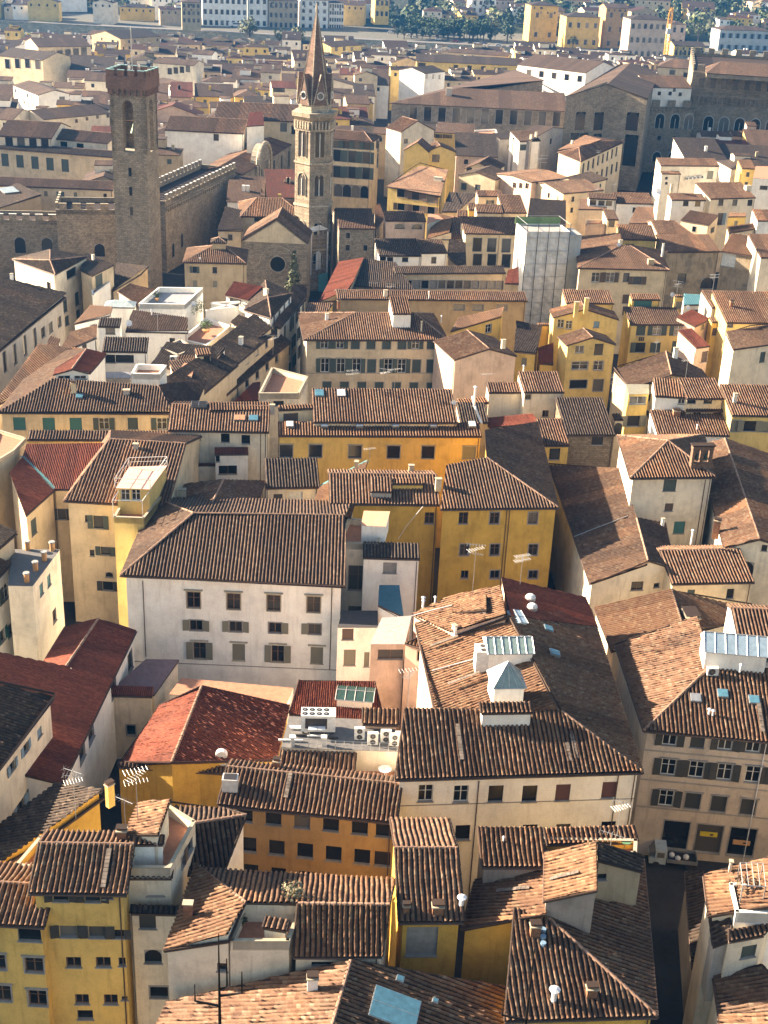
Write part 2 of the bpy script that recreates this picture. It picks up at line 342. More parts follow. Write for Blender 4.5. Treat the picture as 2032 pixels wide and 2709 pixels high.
def build(key, label, V, F, wall='cream', tile='tile', W=(), oh=.4, base=0.0, name='house', cat='house', group=None, lod=None, ridge=True, parent=None, flat=False, parapet=0.0, thick=.16, floor=None, kind_names=('wall', 'roof')):
    """V: name -> point of the roof outline; F: roof planes as lists of names; walls drop from the outline"""
    F = [list(f) for f in F]
    for f in F:                      # make every plane wind counter-clockwise seen from above
        if fnormal(V, f).z < 0: f.reverse()
    cen = sum(V.values(), Vector()) / len(V)
    org = Vector((cen.x, cen.y, base)) if parent is None else parent['org']
    if lod is None: lod = lod_of(cen)
    rng = np.random.default_rng(abs(hash_(key)) % 99991)
    if parent is None: root = empty(name, org, label, cat, group); root_like = root
    else: root_like = parent['root']
    lp = loop_of(F); names = [a for a, _ in lp]; nl = len(lp)
    normals = [fnormal(V, f) for f in F]
    p2 = [Vector((V[a].x, V[a].y, 0)) for a in names]
    area = sum(p2[i].x*p2[(i+1) % nl].y - p2[(i+1) % nl].x*p2[i].y for i in range(nl))
    sgn = 1 if area > 0 else -1
    # inset footprint
    ins = []
    for i in range(nl):
        a, b, c = p2[i-1], p2[i], p2[(i+1) % nl]
        d1 = (b-a).normalized(); d2 = (c-b).normalized()
        n1 = Vector((-d1.y, d1.x, 0))*sgn; n2 = Vector((-d2.y, d2.x, 0))*sgn
        bis = n1+n2
        if bis.length < .3: q = b + n1*oh
        else: bis.normalize(); q = b + bis*min(oh*2.5, oh/max(.3, bis.dot(n1)))
        ins.append(q)
    mw = MB(); wm = wall_mat(wall) if isinstance(wall, str) else wall
    walls = {}
    for i in range(nl):
        j = (i+1) % nl; fi = lp[i][1]; n = normals[fi]; p0 = V[F[fi][0]]
        q0, q1 = ins[i], ins[j]
        e = (q1-q0); Lw = e.length
        if Lw < .05: continue
        u = e/Lw; out = Vector((u.y, -u.x, 0))*sgn
        z0 = planez(p0, n, q0.x, q0.y) - .06; z1 = planez(p0, n, q1.x, q1.y) - .06
        if parapet: z0 = V[names[i]].z; z1 = V[names[j]].z
        walls[(names[i], names[j])] = dict(q0=q0, q1=q1, u=u, out=out, L=Lw, z0=z0, z1=z1, rects=[], b=base, i=i)
    rec = dict(root=root_like, org=org, V=V, F=F, normals=normals, walls=walls, lod=lod, key=key, cen=cen)
    if parent is None: BL[key] = rec
    win = []
    for w in W: win += place_windows(rec, w)
    if not W and parent is None and lod >= 1 and name == 'house' and key not in ('pk', 'cb1', 'ag1', 'tf') and not flat:
        ra_ = random.Random(hash_(key))
        for wl in walls.values():
            if wl['out'].y < -.5 and wl['L'] > 3.2:
                n_w = max(1, int(wl['L']/ra_.uniform(3.5, 5.5)))
                for i_ in range(n_w):
                    for k_ in range(2):
                        u_ = wl['L']*(i_+.5)/n_w; z_ = min(wl['z0'], wl['z1'])-1.7-k_*3.1
                        if ra_.random() < .75 and z_ > base+2: wl['rects'].append((u_-.5, u_+.5, z_-.7, z_+.7)); win.append((wl, u_, z_, 1.0, 1.4, ra_.choice(['l', 'F', 'sg', 'cy', 'b'])))
    for wk, w in walls.items(): wall_panel(mw, w, wm)
    def add(name, me_mb, par):
        o = me_mb.build(name, par, org); return o
    par = root_like
    wn = add(kind_names[0] if parent is None else name, mw, par)
    if parent is not None and label: wn['label'] = label
    if parent is not None: rec['part'] = wn
    if len(mw.f) == 0: pass
    # roof
    if flat:
        mr = MB(); fm = floor or M_TERR
        for f in F: mr.face([V[a]-Vector((0, 0, parapet)) for a in f], fm)
        if parapet:                      # inner faces and the coping of the parapet
            for i in range(nl):
                j = (i+1) % nl; a = V[names[i]]; b = V[names[j]]
                d = (b-a); d.z = 0; d.normalize(); o2 = Vector((d.y, -d.x, 0))*sgn; t = .22
                ia = ins[i].copy(); ib = ins[j].copy(); ia.z = a.z; ib.z = b.z
                m1 = (ia+ib)/2 - o2*(t/2); Lh = (ib-ia).length/2 - .004*i
                mr.box(m1 + Vector((0, 0, -parapet/2+.01)), d*Lh, o2*(t/2), Vector((0, 0, parapet/2-.02)), wm)
                mr.box(m1 + Vector((0, 0, .03)), d*(Lh+.02), o2*(t/2+.05), Vector((0, 0, .04)), M_STONEF if wall not in ('white',) else wm)
        ro = mr.build('roof' if parent is None else 'flat_roof', par if parent is None else wn, org)
        rec['roof'] = ro
    else:
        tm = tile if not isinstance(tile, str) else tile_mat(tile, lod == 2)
        vs, fs, us, nv = [], [], [], 0; ev, ef, em = [], [], []
        for fi, f in enumerate(F):
            poly = [V[a] for a in f]
            if lod < 2:
                v_, f_, u_, n_ = tile_patch([tuple(q-org) for q in poly], lod, rng, fine=tile == 'red')
                vs.append(v_); fs.append(f_+nv); us.append(u_); nv += len(v_)
            else:
                n = normals[fi]; g = Vector((0, 0, 1)) - n*n.z
                if g.length < 1e-3: g = Vector((0, 1, 0))
                s = g.normalized(); t = s.cross(n)
                if len(poly) == 4:
                    v_ = np.array([tuple(q-org) for q in poly]); f_ = np.array([[0, 1, 2, 3]])
                elif len(poly) == 3:
                    v_ = np.array([tuple(q-org) for q in poly] + [tuple((poly[2]+poly[0])/2-org)]); f_ = np.array([[0, 1, 2, 3]])
                else:
                    v_ = np.array([tuple(q-org) for q in poly])
                    k = len(poly); f_ = np.array([[0, i, i+1, min(i+2, k-1)] for i in range(1, k-1, 2)])
                    if k % 2 == 1:
                        f_ = [list(x) for x in f_]; f_[-1] = [0, k-2, k-1, k-1]
                        c = (poly[k-1]+poly[0])/2-org; v_ = np.vstack([v_, [tuple(c)]]); f_[-1] = [0, k-2, k-1, k]; f_ = np.array(f_)
                u_ = np.array([(Vector(q).dot(t)/.39, Vector(q).dot(s)/.36) for q in v_]); v_ = v_ + np.array([0, 0, .06])
                vs.append(v_); fs.append(f_+nv); us.append(u_); nv += len(v_)
            # underside, kept clear of the walls by the overhang
            n = normals[fi]; pz = [Vector((q.x, q.y, min(q.z, planez(poly[0], n, q.x, q.y)) - (.02 if lod == 2 else 0))) for q in poly]
            b0 = len(ev); ev += [tuple(q-org-Vector((0, 0, thick))) for q in pz]; ef.append([b0+i for i in range(len(poly))][::-1]); em.append(1)
            if lod < 2: b0 = len(ev); ev += [tuple(q-org-Vector((0, 0, .06))) for q in pz]; ef.append([b0+i for i in range(len(poly))]); em.append(0)
        for i in range(nl):
            a = V[names[i]]-org; b = V[names[(i+1) % nl]]-org; b0 = len(ev)
            z = Vector((0, 0, .06)); zz = Vector((0, 0, thick))
            ev += [tuple(a-zz), tuple(b-zz), tuple(b+z), tuple(a+z)]; ef.append([b0, b0+1, b0+2, b0+3]); em.append(1)
        me = np_mesh('roof', np.vstack(vs), np.vstack(fs), np.vstack(us), 0, [tm, M_FASCIA], ev, ef, em)
        ro = bpy.data.objects.new('roof', me); col.objects.link(ro); ro.parent = par if parent is None else wn
        rec['roof'] = ro
        if ridge and lod < 2:
            seen = {}; runs = []
            for fi, f in enumerate(F):
                for i in range(len(f)):
                    a, b = f[i], f[(i+1) % len(f)]
                    if (b, a) in seen: mc = MB(); ridge_run(mc, V[a], V[b], normals[fi], normals[seen[(b, a)]], mat_plain('ridge_tile', (.25, .155, .105), .85, noise=.35), lod); runs.append((mc, 'ridge_tiles'))
                    seen[(a, b)] = fi
            if lod == 0:
                for i in range(nl):      # verge tiles along sloping open edges
                    a, b = V[names[i]], V[names[(i+1) % nl]]
                    if abs(a.z-b.z) > .35*((a-b).length*.3): mc = MB(); ridge_run(mc, a, b, normals[lp[i][1]], None, tm, lod, r=.12); runs.append((mc, 'verge_tiles'))
            rr_ = random.Random(hash_(key))
            for i in range(nl):          # gutters under level eaves
                a, b = V[names[i]], V[names[(i+1) % nl]]
                if abs(a.z-b.z) < .12 and (a-b).length > 2 and parent is None and a.z < max(v.z for v in V.values())-.3:
                    mg = MB(); d_ = (b-a).normalized(); o_ = Vector((d_.y, -d_.x, 0))*sgn; k_ = max(2, int((b-a).length/2.5))
                    mg.tube([a+(b-a)*(q_/k_)+o_*.07+Vector((0, 0, -.1+rr_.uniform(-.025, .025))) for q_ in range(k_+1)], .085, M_RUST, 6); mg.build('gutter', par, org)
                    wk = walls.get((names[i], names[(i+1) % nl]))
                    if wk and wk['out'].y < -.3 and wk['L'] > 5 and key not in ('white', 'yel'):
                        q_ = wk['q0']+wk['u']*(wk['L']-.25)+wk['out']*.09; mg = MB(); mg.tube([q_+Vector((0, 0, wk['z0']-.3)), Vector((q_.x, q_.y, base))], .055, M_RUST, 5); mg.build('downpipe', par, org)
            if lod == 0 and parent is None:
                f = F[0]; n = normals[0]; g = Vector((0, 0, 1))-n*n.z; s_ = g.normalized(); t_ = s_.cross(n); lo_, up_ = V[f[0]], V[f[1]]; W_ = (up_-lo_).length
                if W_ > 6 and abs(lo_.z-up_.z) < .2 and key not in ('n1',):
                    for r2 in range(int(W_/6)):
                        x_ = rr_.uniform(.12, .88); y0_ = rr_.uniform(.3, 2.5); mg = MB(); gm = mat_plain('walkway_tile', (.13, .105, .085), .9, noise=.5)
                        for q_ in range(rr_.randint(5, 12)):
                            c_ = lo_+(up_-lo_)*x_+s_*(y0_+q_*.36)+n*(.27+rr_.uniform(-.02, .02)); mg.box(c_, (up_-lo_).normalized()*.19, s_*.165, n*.03, gm)
                        if all(((V[f[(q_+1) % len(f)]]-V[f[q_]]).cross(c_-V[f[q_]])).dot(n) > .4 for q_ in range(len(f))): mg.build('walkway_tiles', ro, org)
            for mc, nm_ in runs:
                if mc.f: mc.build(nm_, ro if parent is None else wn, org)
    for spec in win: make_window(rec, wn if parent is not None else par, *spec)
    return rec
def hash_(s):
    h = 5381
    for ch in str(s): h = (h*33 + ord(ch)) % 2147483647
    return h
def ridge_run(mb, a, b, n1, n2, tm, lod, r=.17):
    if n2 is not None and n1.dot(n2) > .9995: return
    d = b-a; L = d.length
    if L < .4: return
    if n2 is not None:
        # valleys get no cap
        mid = (a+b)/2; s1 = Vector((n1.x, n1.y, 0)); s2 = Vector((n2.x, n2.y, 0))
        dn = d.normalized(); side = Vector((dn.y, -dn.x, 0))
        if s1.dot(side)*s2.dot(side) < 0:
            pass
    up = (n1 + (n2 if n2 is not None else n1)).normalized(); d = d/L
    side = d.cross(up).normalized(); seg = .42 if lod == 0 else 1.6; k = max(1, int(L/seg))
    for i in range(k):
        p = a + d*(L*i/k); q = a + d*(L*(i+1)/k); rr = r*(1+.1*math.sin(i*2.7)); hh = [0.0, .6, .95, .6, 0.0] if lod else [-.1, .55, .9, .9, .55, -.1]
        ww = [-1, -.75, 0, .75, 1] if lod else [-1, -.8, -.35, .35, .8, 1]
        for j in range(len(hh)-1):
            mb.face([p + side*ww[j]*rr + up*(hh[j]*rr+.09), q + side*ww[j]*rr*.85 + up*(hh[j]*rr*.85+.07), q + side*ww[j+1]*rr*.85 + up*(hh[j+1]*rr*.85+.07), p + side*ww[j+1]*rr + up*(hh[j+1]*rr+.09)], tm)
        if lod == 0: mb.face([p + side*ww[j]*rr + up*(hh[j]*rr+.09) for j in range(len(hh))], tm)
def wall_panel(mb, w, m):
    q0, u, L, z0, z1, b = w['q0'], w['u'], w['L'], w['z0'], w['z1'], w['b']
    zm = min(z0, z1)
    def pt(x, z): p = q0 + u*x; return Vector((p.x, p.y, z))
    rects = [r for r in w['rects'] if r[3] < zm-.03 and r[2] > b and r[0] > .02 and r[1] < L-.02]
    w['cut'] = rects
    xs = sorted({0.0, L} | {round(r[0], 4) for r in rects} | {round(r[1], 4) for r in rects})
    zs = sorted({b, zm} | {round(r[2], 4) for r in rects} | {round(r[3], 4) for r in rects})
    for i in range(len(xs)-1):
        cx = (xs[i]+xs[i+1])/2; run = None
        for j in range(len(zs)-1):
            cz = (zs[j]+zs[j+1])/2
            hole = any(r[0] < cx < r[1] and r[2] < cz < r[3] for r in rects)
            if hole:
                if run is not None: mb.face([pt(xs[i], run), pt(xs[i+1], run), pt(xs[i+1], zs[j]), pt(xs[i], zs[j])], m); run = None
            elif run is None: run = zs[j]
        if run is not None: mb.face([pt(xs[i], run), pt(xs[i+1], run), pt(xs[i+1], zm), pt(xs[i], zm)], m)
    if abs(z0-z1) > .02:
        if z0 > z1: mb.face([pt(0, zm), pt(L, zm), pt(0, z0)], m)
        else: mb.face([pt(0, zm), pt(L, zm), pt(L, z1)], m)
def wall_of(rec, e):
    for k in ((e[0], e[1]), (e[1], e[0])):
        if k in rec['walls']: return rec['walls'][k]
    print('NOWALL', rec['key'], e, list(rec['walls'])); return max(rec['walls'].values(), key=lambda w: -w['out'].y*w['L'])
def on_wall(w, c, x, y):
    p = PP(c, x, y, w['q0'], w['out']); return (p-w['q0']).dot(w['u']), p.z
def place_windows(rec, w):
    """(edge, view, [(x, y), ...] or (x0, y0, x1, y1, n), width, height, style) with style letters, see make_window"""
    e, c, pts, ww, hh, st = w; k_ = 1.0 if rec['key'] == 'white' or rec['lod'] == 2 else 1.1; ww *= 1.3*k_; hh *= 1.16*k_
    wl = wall_of(rec, e); out = []
    if isinstance(pts, tuple):
        x0, y0, x1, y1, n = pts
        a = on_wall(wl, c, x0, y0); b = on_wall(wl, c, x1, y1)
        uv = [(a[0]+(b[0]-a[0])*i/max(1, n-1), a[1]+(b[1]-a[1])*i/max(1, n-1)) for i in range(n)]
    else: uv = [on_wall(wl, c, x, y) for x, y in pts]
    for u, z in uv:
        if u-ww/2 < 0.03: u = ww/2+.06
        if u+ww/2 > wl['L']-.03: u = wl['L']-ww/2-.06
        if u < ww/2: continue
        zt = wl['z0'] + (wl['z1']-wl['z0'])*u/wl['L']
        if z+hh/2 > zt-.1: z = zt-.12-hh/2
        if z-hh/2 < wl['b']+.02: continue
        wl['rects'].append((u-ww/2, u+ww/2, z-hh/2, z+hh/2)); out.append((wl, u, z, ww, hh, st))
    return out
def make_window(rec, par, wl, u, z, w, h, st):
    """style: s open shutters + colour letter, c closed shutters, f stone surround, k cornice, m white casement, n brown casement, a arched, p blind panel, l plain dark"""
    org = rec['org']; lod = rec['lod']; U = wl['u']; O = wl['out']; Z = Vector((0, 0, 1))
    zt = min(wl['z0'], wl['z1'])
    cutok = any(abs(r[0]-(u-w/2)) < 1e-3 and abs(r[2]-(z-h/2)) < 1e-3 for r in wl.get('cut', []))
    C = wl['q0'] + U*u; C = Vector((C.x, C.y, z)); dep = .24 if cutok else -.03
    def q(a, b, d): return C + U*a + Z*b + O*d
    if lod == 2:
        m = MB(); fr = M_STONEG if 'F' in st or 'f' in st else None; e = .05
        col2 = [ch for ch in st if ch in 'gGbByrd']; pm = shutter_mat(col2[0]) if 'c' in st and col2 else (M_WFRAME if 'w' in st else M_GLASS)
        if 'a' in st:
            k = 8; pts = [q(-w/2, -h/2, e), q(w/2, -h/2, e)] + [q(w/2*math.cos(math.pi*i/k), h/2-w/2+w/2*math.sin(math.pi*i/k), e) for i in range(k+1)]; m.face(pts, pm)
            if 'W' in st:
                pr = [q((w/2+.25)*math.cos(math.pi*i/k), h/2-w/2+(w/2+.25)*math.sin(math.pi*i/k), e+.02) for i in range(k+1)]; m.tube([q(w/2+.25, -h/2, e+.02)]+pr+[q(-w/2-.25, -h/2, e+.02)], .14, M_WFRAME, 4); m.tube([q(0, -h/2, e+.05), q(0, h/2-w/2, e+.05)], .12, M_WFRAME, 4)
        else: m.face([q(-w/2, -h/2, e), q(w/2, -h/2, e), q(w/2, h/2, e), q(-w/2, h/2, e)], pm)
        if fr:
            for s_ in (-1, 1): m.box(q(s_*(w/2+.12), 0, .03), U*.12, O*.05, Z*(h/2+.1), fr)
            m.box(q(0, h/2+.2, .05), U*(w/2+.25), O*.08, Z*.1, fr)
        if 's' in st:
            sm2 = shutter_mat(col2[0] if col2 else 'g')
            for s_ in (-1, 1): m.box(q(s_*(w*.75+.05), 0, .06), U*w*.24, O*.03, Z*h/2, sm2)
        m.build('window', par, org); return
    colr = [ch for ch in st if ch in 'gGbByrd']; sm = shutter_mat(colr[0]) if colr else shutter_mat('g')
    fm = M_STONEF if 'f' in st or 'k' in st else M_STONEG
    m = MB(); wm = bpy.data.materials.get('render_cream') or M_STONEF
    if cutok:      # reveal
        for a0, b0, a1, b1 in ((-w/2, -h/2, w/2, -h/2), (w/2, -h/2, w/2, h/2), (w/2, h/2, -w/2, h/2), (-w/2, h/2, -w/2, -h/2)):
            m.face([q(a0, b0, 0), q(a1, b1, 0), q(a1, b1, -dep-.02), q(a0, b0, -dep-.02)], fm)
    if lod < 2:
        m.box(q(0, -h/2-.05, .05), U*(w/2+.1), O*.07, Z*.045, fm)
        if 'f' in st or 'F' in st:
            t = .13
            m.box(q(-w/2-t/2, 0, .02), U*(t/2-.002), O*.03, Z*(h/2), fm); m.box(q(w/2+t/2, 0, .02), U*(t/2-.002), O*.03, Z*(h/2), fm)
            m.box(q(0, h/2+t/2+.002, .025), U*(w/2+t), O*.035, Z*(t/2), fm)
        if 'k' in st:
            m.box(q(0, h/2+.32, .14), U*(w/2+.34), O*.17, Z*.05, fm); m.box(q(0, h/2+.21, .06), U*(w/2+.2), O*.07, Z*.055, fm)
        if 'h' in st: m.box(q(0, h/2+.14, .09), U*(w/2+.22), O*.12, Z*.05, M_STONEG)
    if not m.f: m.box(q(0, -h/2-.05, .02), U*(w/2+.05), O*.03, Z*.04, fm)
    win = m.build('window', par, org)
    if par.parent is not None and par.name.split('.')[0] not in ('house',) and par.type == 'MESH': sub = par
    else: sub = win
    rv = random.Random(hash_(rec['key'])+int(u*37)+int(z*11)).random()
    if 's' in st and rv < .13: st = st.replace('s', 'c')
    # pane
    m = MB()
    if 'a' in st:
        k = 8; pts = [q(-w/2, -h/2, -dep), q(w/2, -h/2, -dep)] + [q(w/2*math.cos(math.pi*i/k), h/2-w/2+w/2*math.sin(math.pi*i/k), -dep) for i in range(k+1)]
        m.face(pts, M_GLASS)
        if cutok:
            for s in (-1, 1):
                arc = [q(s*w/2*math.cos(math.pi/2*i/5), h/2-w/2+w/2*math.sin(math.pi/2*i/5), .002) for i in range(6)]
                m.face(arc + [q(0, h/2, .002), q(s*w/2, h/2, .002)] if s < 0 else (arc + [q(0, h/2, .002), q(s*w/2, h/2, .002)])[::-1], MATS.get(rec.get('wmat'), fm))
    else:
        pm = sm if 'c' in st else (M_WFRAME if 'w' in st else (fm if 'p' in st else M_GLASS))
        dd = dep if 'c' not in st else dep*.5
        m.face([q(-w/2, -h/2, -dd), q(w/2, -h/2, -dd), q(w/2, h/2, -dd), q(-w/2, h/2, -dd)], pm)
    m.build('closed_shutter' if 'c' in st else 'pane', sub, org)
    if lod < 2 and 'c' not in st and 'p' not in st and ('m' in st or 'n' in st):
        m = MB(); f = M_WFRAME if 'm' in st else M_WOOD; d = -dep+.04; t = .045
        m.box(q(0, 0, d), U*t, O*.03, Z*(h/2-.002), f)
        for s in (-1, 1): m.box(q(s*(w/2-t), 0, d+.003), U*(t*.9), O*.03, Z*(h/2-.002), f)
        m.box(q(0, h/2-t, d+.006), U*(w/2-.002), O*.03, Z*(t*.9), f); m.box(q(0, -h/2+t, d+.006), U*(w/2-.002), O*.03, Z*(t*.9), f)
        if h > 1.5: m.box(q(0, h*.12, d+.009), U*(w/2-.003), O*.02, Z*.025, f)
        m.build('window_frame', sub, org)
    if 's' in st:
        r = random.Random(hash_(rec['key'])+int(u*100)+int(z*10))
        for s in (-1, 1):
            m = MB(); o = r.uniform(.05, .12); half = w/4+.02
            if r.random() < .08: continue
            m.box(q(s*(w/2+half+.03), 0, o), (U*half*.985 + O*s*r.uniform(-.03, .08)), O*.025, Z*(h/2+.03), sm)
            if lod == 0:
                m.box(q(s*(w/2+half+.03), 0, o+.03), U*half*.9, O*.012, Z*.05, sm)
            m.build('shutter', sub, org)
# ------------------------------------------------------------------ roof shapes: each returns V, F
def front(c, A, B, z):
    a = P(c, *A, z); b = P(c, *B, z); return a, b
def plane_n(a, b, pitch, toward):
    """normal of the plane that rises from edge a-b towards the side of 'toward'"""
    u = (b-a).normalized(); v = Vector((-u.y, u.x, 0))
    if v.dot(toward-a) < 0: v = -v
    t = math.tan(R(pitch)); return Vector((-v.x*t, -v.y*t, 1)).normalized(), v
def onroof(c, p, a, b, pitch):
    u = (b-a).normalized(); v = Vector((-u.y, u.x, 0)); t = math.tan(R(pitch))
    far = P(c, *p, a.z); best = None
    for s in (1, -1):
        n = Vector((-v.x*t*s, -v.y*t*s, 1)).normalized(); q = PP(c, *p, a, n)
        if (q-a).dot(v*s) > 0 and (q-CP).dot(ray(c, *p)) > 0 and (best is None or (q-a).length < (best[0]-a).length): best = (q, n, v*s)
    if best is None: n = Vector((-v.x*t, -v.y*t, 1)).normalized(); best = (PP(c, *p, a, n), n, v)
    return best
def gx(c, A, B, Rp, z, pitch=17, back=1.0):
    """gable, ridge parallel to the eave A-B, Rp on the ridge; back: depth of the far slope as a share of the near one"""
    a, b = front(c, A, B, z); q, n, v = onroof(c, Rp, a, b, pitch); d = (q-a).dot(v); h = d*math.tan(R(pitch))
    V = dict(A=a, B=b, R2=b+v*d+Vector((0, 0, h)), R1=a+v*d+Vector((0, 0, h)))
    V['C'] = b + v*(d*(1+back)) + Vector((0, 0, h-h*back)); V['D'] = a + v*(d*(1+back)) + Vector((0, 0, h-h*back))
    return V, [['A', 'B', 'R2', 'R1'], ['R1', 'R2', 'C', 'D']]
def shed(c, A, B, Rp, z, pitch=17):
    a, b = front(c, A, B, z); q, n, v = onroof(c, Rp, a, b, pitch); d = (q-a).dot(v); h = Vector((0, 0, d*math.tan(R(pitch))))
    return dict(A=a, B=b, C=b+v*d+h, D=a+v*d+h), [['A', 'B', 'C', 'D']]
def hip(c, A, B, P1, P2, z, pitch=17, hl=True, hr=True):
    """ridge ends P1 (left) and P2 (right) seen on the near slope; hl/hr False gives a gable at that end"""
    a, b = front(c, A, B, z); q1, n, v = onroof(c, P1, a, b, pitch); q2, _, _ = onroof(c, P2, a, b, pitch)
    u = (b-a).normalized(); d = ((q1-a).dot(v)+(q2-a).dot(v))/2; h = d*math.tan(R(pitch)); L = (b-a).length
    u1 = (q1-a).dot(u) if hl else 0.0; u2 = (q2-a).dot(u) if hr else L
    u1 = max(0, u1); u2 = min(L, u2)
    if u2 < u1+.1: u1 = u2 = (u1+u2)/2; u2 += .06; u1 -= .06
    V = dict(A=a, B=b, C=b+v*2*d, D=a+v*2*d, R1=a+u*u1+v*d+Vector((0, 0, h)), R2=a+u*u2+v*d+Vector((0, 0, h)))
    F = [['A', 'B', 'R2', 'R1'], ['C', 'D', 'R1', 'R2']]
    if u2 < L-.05: F.append(['B', 'C', 'R2'])
    else: F[0] = ['A', 'B', 'R2', 'R1']; F[1] = ['C', 'D', 'R1', 'R2']
    if u1 > .05: F.append(['D', 'A', 'R1'])
    return V, F
def gy(c, A, B, apex, Bk, z):
    """gable facing the camera: eave corners A, B, apex seen on the front, Bk the far end of the ridge"""
    a, b = front(c, A, B, z); u = (b-a).normalized(); v = Vector((-u.y, u.x, 0))
    ap = PP(c, *apex, a, v); ux = min(max((ap-a).dot(u), .5), (b-a).length-.5); h = max(.3, ap.z-z)
    bk = P(c, *Bk, z+h); d = (bk-a).dot(v)
    if d < 0: d = -d; v = -v; 
    r1 = a+u*ux+Vector((0, 0, h))
    return dict(A=a, B=b, R1=r1, R2=r1+v*d, C=b+v*d, D=a+v*d), [['A', 'R1', 'R2', 'D'], ['R1', 'B', 'C', 'R2']]
def onp(c, p, a, b, d):
    return PP(c, *p, a, (b-a).cross(d-a).normalized())
def flat(c, A, B, Bk, z):
    a, b = front(c, A, B, z); u = (b-a).normalized(); v = Vector((-u.y, u.x, 0)); k = P(c, *Bk, z); d = (k-a).dot(v)
    return dict(A=a, B=b, C=b+v*d, D=a+v*d), [['A', 'B', 'C', 'D']]
def quad(c, pts, zs):
    nm = 'ABCDEFGH'; V = {nm[i]: P(c, *p, zs[i] if isinstance(zs, (list, tuple)) else zs) for i, p in enumerate(pts)}
    return V, [list(nm[:len(pts)])]
def box_roof(cx, cy, w, d, ang, z, pitch=17, kind='gx'):
    u = Vector((math.cos(ang), math.sin(ang), 0)); v = Vector((-u.y, u.x, 0)); c = Vector((cx, cy, z))
    a, b, cc, dd = c-u*w/2-v*d/2, c+u*w/2-v*d/2, c+u*w/2+v*d/2, c-u*w/2+v*d/2; h = math.tan(R(pitch))
    if kind == 'gx':
        k = Vector((0, 0, d/2*h)); return dict(A=a, B=b, C=cc, D=dd, R1=(a+dd)/2+k, R2=(b+cc)/2+k), [['A', 'B', 'R2', 'R1'], ['R1', 'R2', 'C', 'D']]
    if kind == 'gy':
        k = Vector((0, 0, w/2*h)); return dict(A=a, B=b, C=cc, D=dd, R1=(a+b)/2+k, R2=(cc+dd)/2+k), [['A', 'R1', 'R2', 'D'], ['R1', 'B', 'C', 'R2']]
    if kind == 'hip':
        m = min(w, d)/2; k = Vector((0, 0, m*h)); ctr = c+k
        if w >= d: r1, r2 = ctr-u*(w/2-m+.02), ctr+u*(w/2-m+.02); return dict(A=a, B=b, C=cc, D=dd, R1=r1, R2=r2), [['A', 'B', 'R2', 'R1'], ['C', 'D', 'R1', 'R2'], ['B', 'C', 'R2'], ['D', 'A', 'R1']]
        r1, r2 = ctr-v*(d/2-m+.02), ctr+v*(d/2-m+.02); return dict(A=a, B=b, C=cc, D=dd, R1=r1, R2=r2), [['A', 'B', 'R1'], ['B', 'C', 'R2', 'R1'], ['C', 'D', 'R2'], ['D', 'A', 'R1', 'R2']]
    if kind == 'shed':
        k = Vector((0, 0, d*h)); return dict(A=a, B=b, C=cc+k, D=dd+k), [['A', 'B', 'C', 'D']]
    return dict(A=a, B=b, C=cc, D=dd), [['A', 'B', 'C', 'D']]
# ------------------------------------------------------------------ things on roofs
def hit(rec, c, x, y):
    d = ray(c, x, y); best = None
    for f, n in zip(rec['F'], rec['normals']):
        p0 = rec['V'][f[0]]; t = (p0-CP).dot(n)/d.dot(n)
        if t <= 0: continue
        q = CP + d*t; pts = [rec['V'][a] for a in f]
        inside = all(((pts[(i+1) % len(pts)]-pts[i]).cross(q-pts[i])).dot(n) > -.6 for i in range(len(pts)))
        if inside and (best is None or t < best[0]): best = (t, q, n)
    if best is None:
        p0 = rec['V'][rec['F'][0][0]]; n = rec['normals'][0]; t = (p0-CP).dot(n)/d.dot(n); best = (t, CP+d*t, n)
    return best[1], best[2]
def chimney(key, c, x, y, h=1.3, w=.7, m='cream', pots=0, cap='slab'):
    rec = BL[key]; p, n = hit(rec, c, x, y); mb = MB(); mm = wall_mat(m) if m in WALL or m in ('stone', 'concrete') else M_BRICK
    u, v = axes(rec)
    mb.box(p+Vector((0, 0, h/2-.3)), u*w/2, v*w*.35, Vector((0, 0, h/2+.3)), mm)
    mb.box(p+Vector((0, 0, h+.04)), u*(w/2+.08), v*(w*.35+.08), Vector((0, 0, .05)), M_STONEF)
    if cap == 'tile':
        for s in (-1, 1): mb.box(p+Vector((0, 0, h+.2)) + v*s*.13, u*(w/2), v*.03, Vector((0, 0, .12)), M_BRICK)
        mb.box(p+Vector((0, 0, h+.36)), u*(w/2+.06), v*(w*.35+.05), Vector((0, 0, .04)), tile_mat('brown'))
    for k in range(pots):
        q = p + u*(w*(k-(pots-1)/2)/max(1, pots)*.9) + Vector((0, 0, h+.08)); mb.tube([q, q+Vector((0, 0, .35))], [.11, .09], tile_mat('orange'), 8)
    return mb.build('chimney', rec['roof'], rec['org'])
def vent(key, c, x, y, h=.9, r=.09, m=None, cap=True):
    rec = BL[key]; p, n = hit(rec, c, x, y); mb = MB(); mm = m or M_WMETAL
    mb.tube([p-Vector((0, 0, .2)), p+Vector((0, 0, h))], r, mm, 8)
    if cap: mb.tube([p+Vector((0, 0, h+.06)), p+Vector((0, 0, h+.2))], [r*2.1, r*.5], mm, 8)
    return mb.build('vent_pipe', rec['roof'], rec['org'])
def axes(rec):
    w = next(iter(rec['walls'].values())); return w['u'].copy(), Vector((-w['u'].y, w['u'].x, 0))
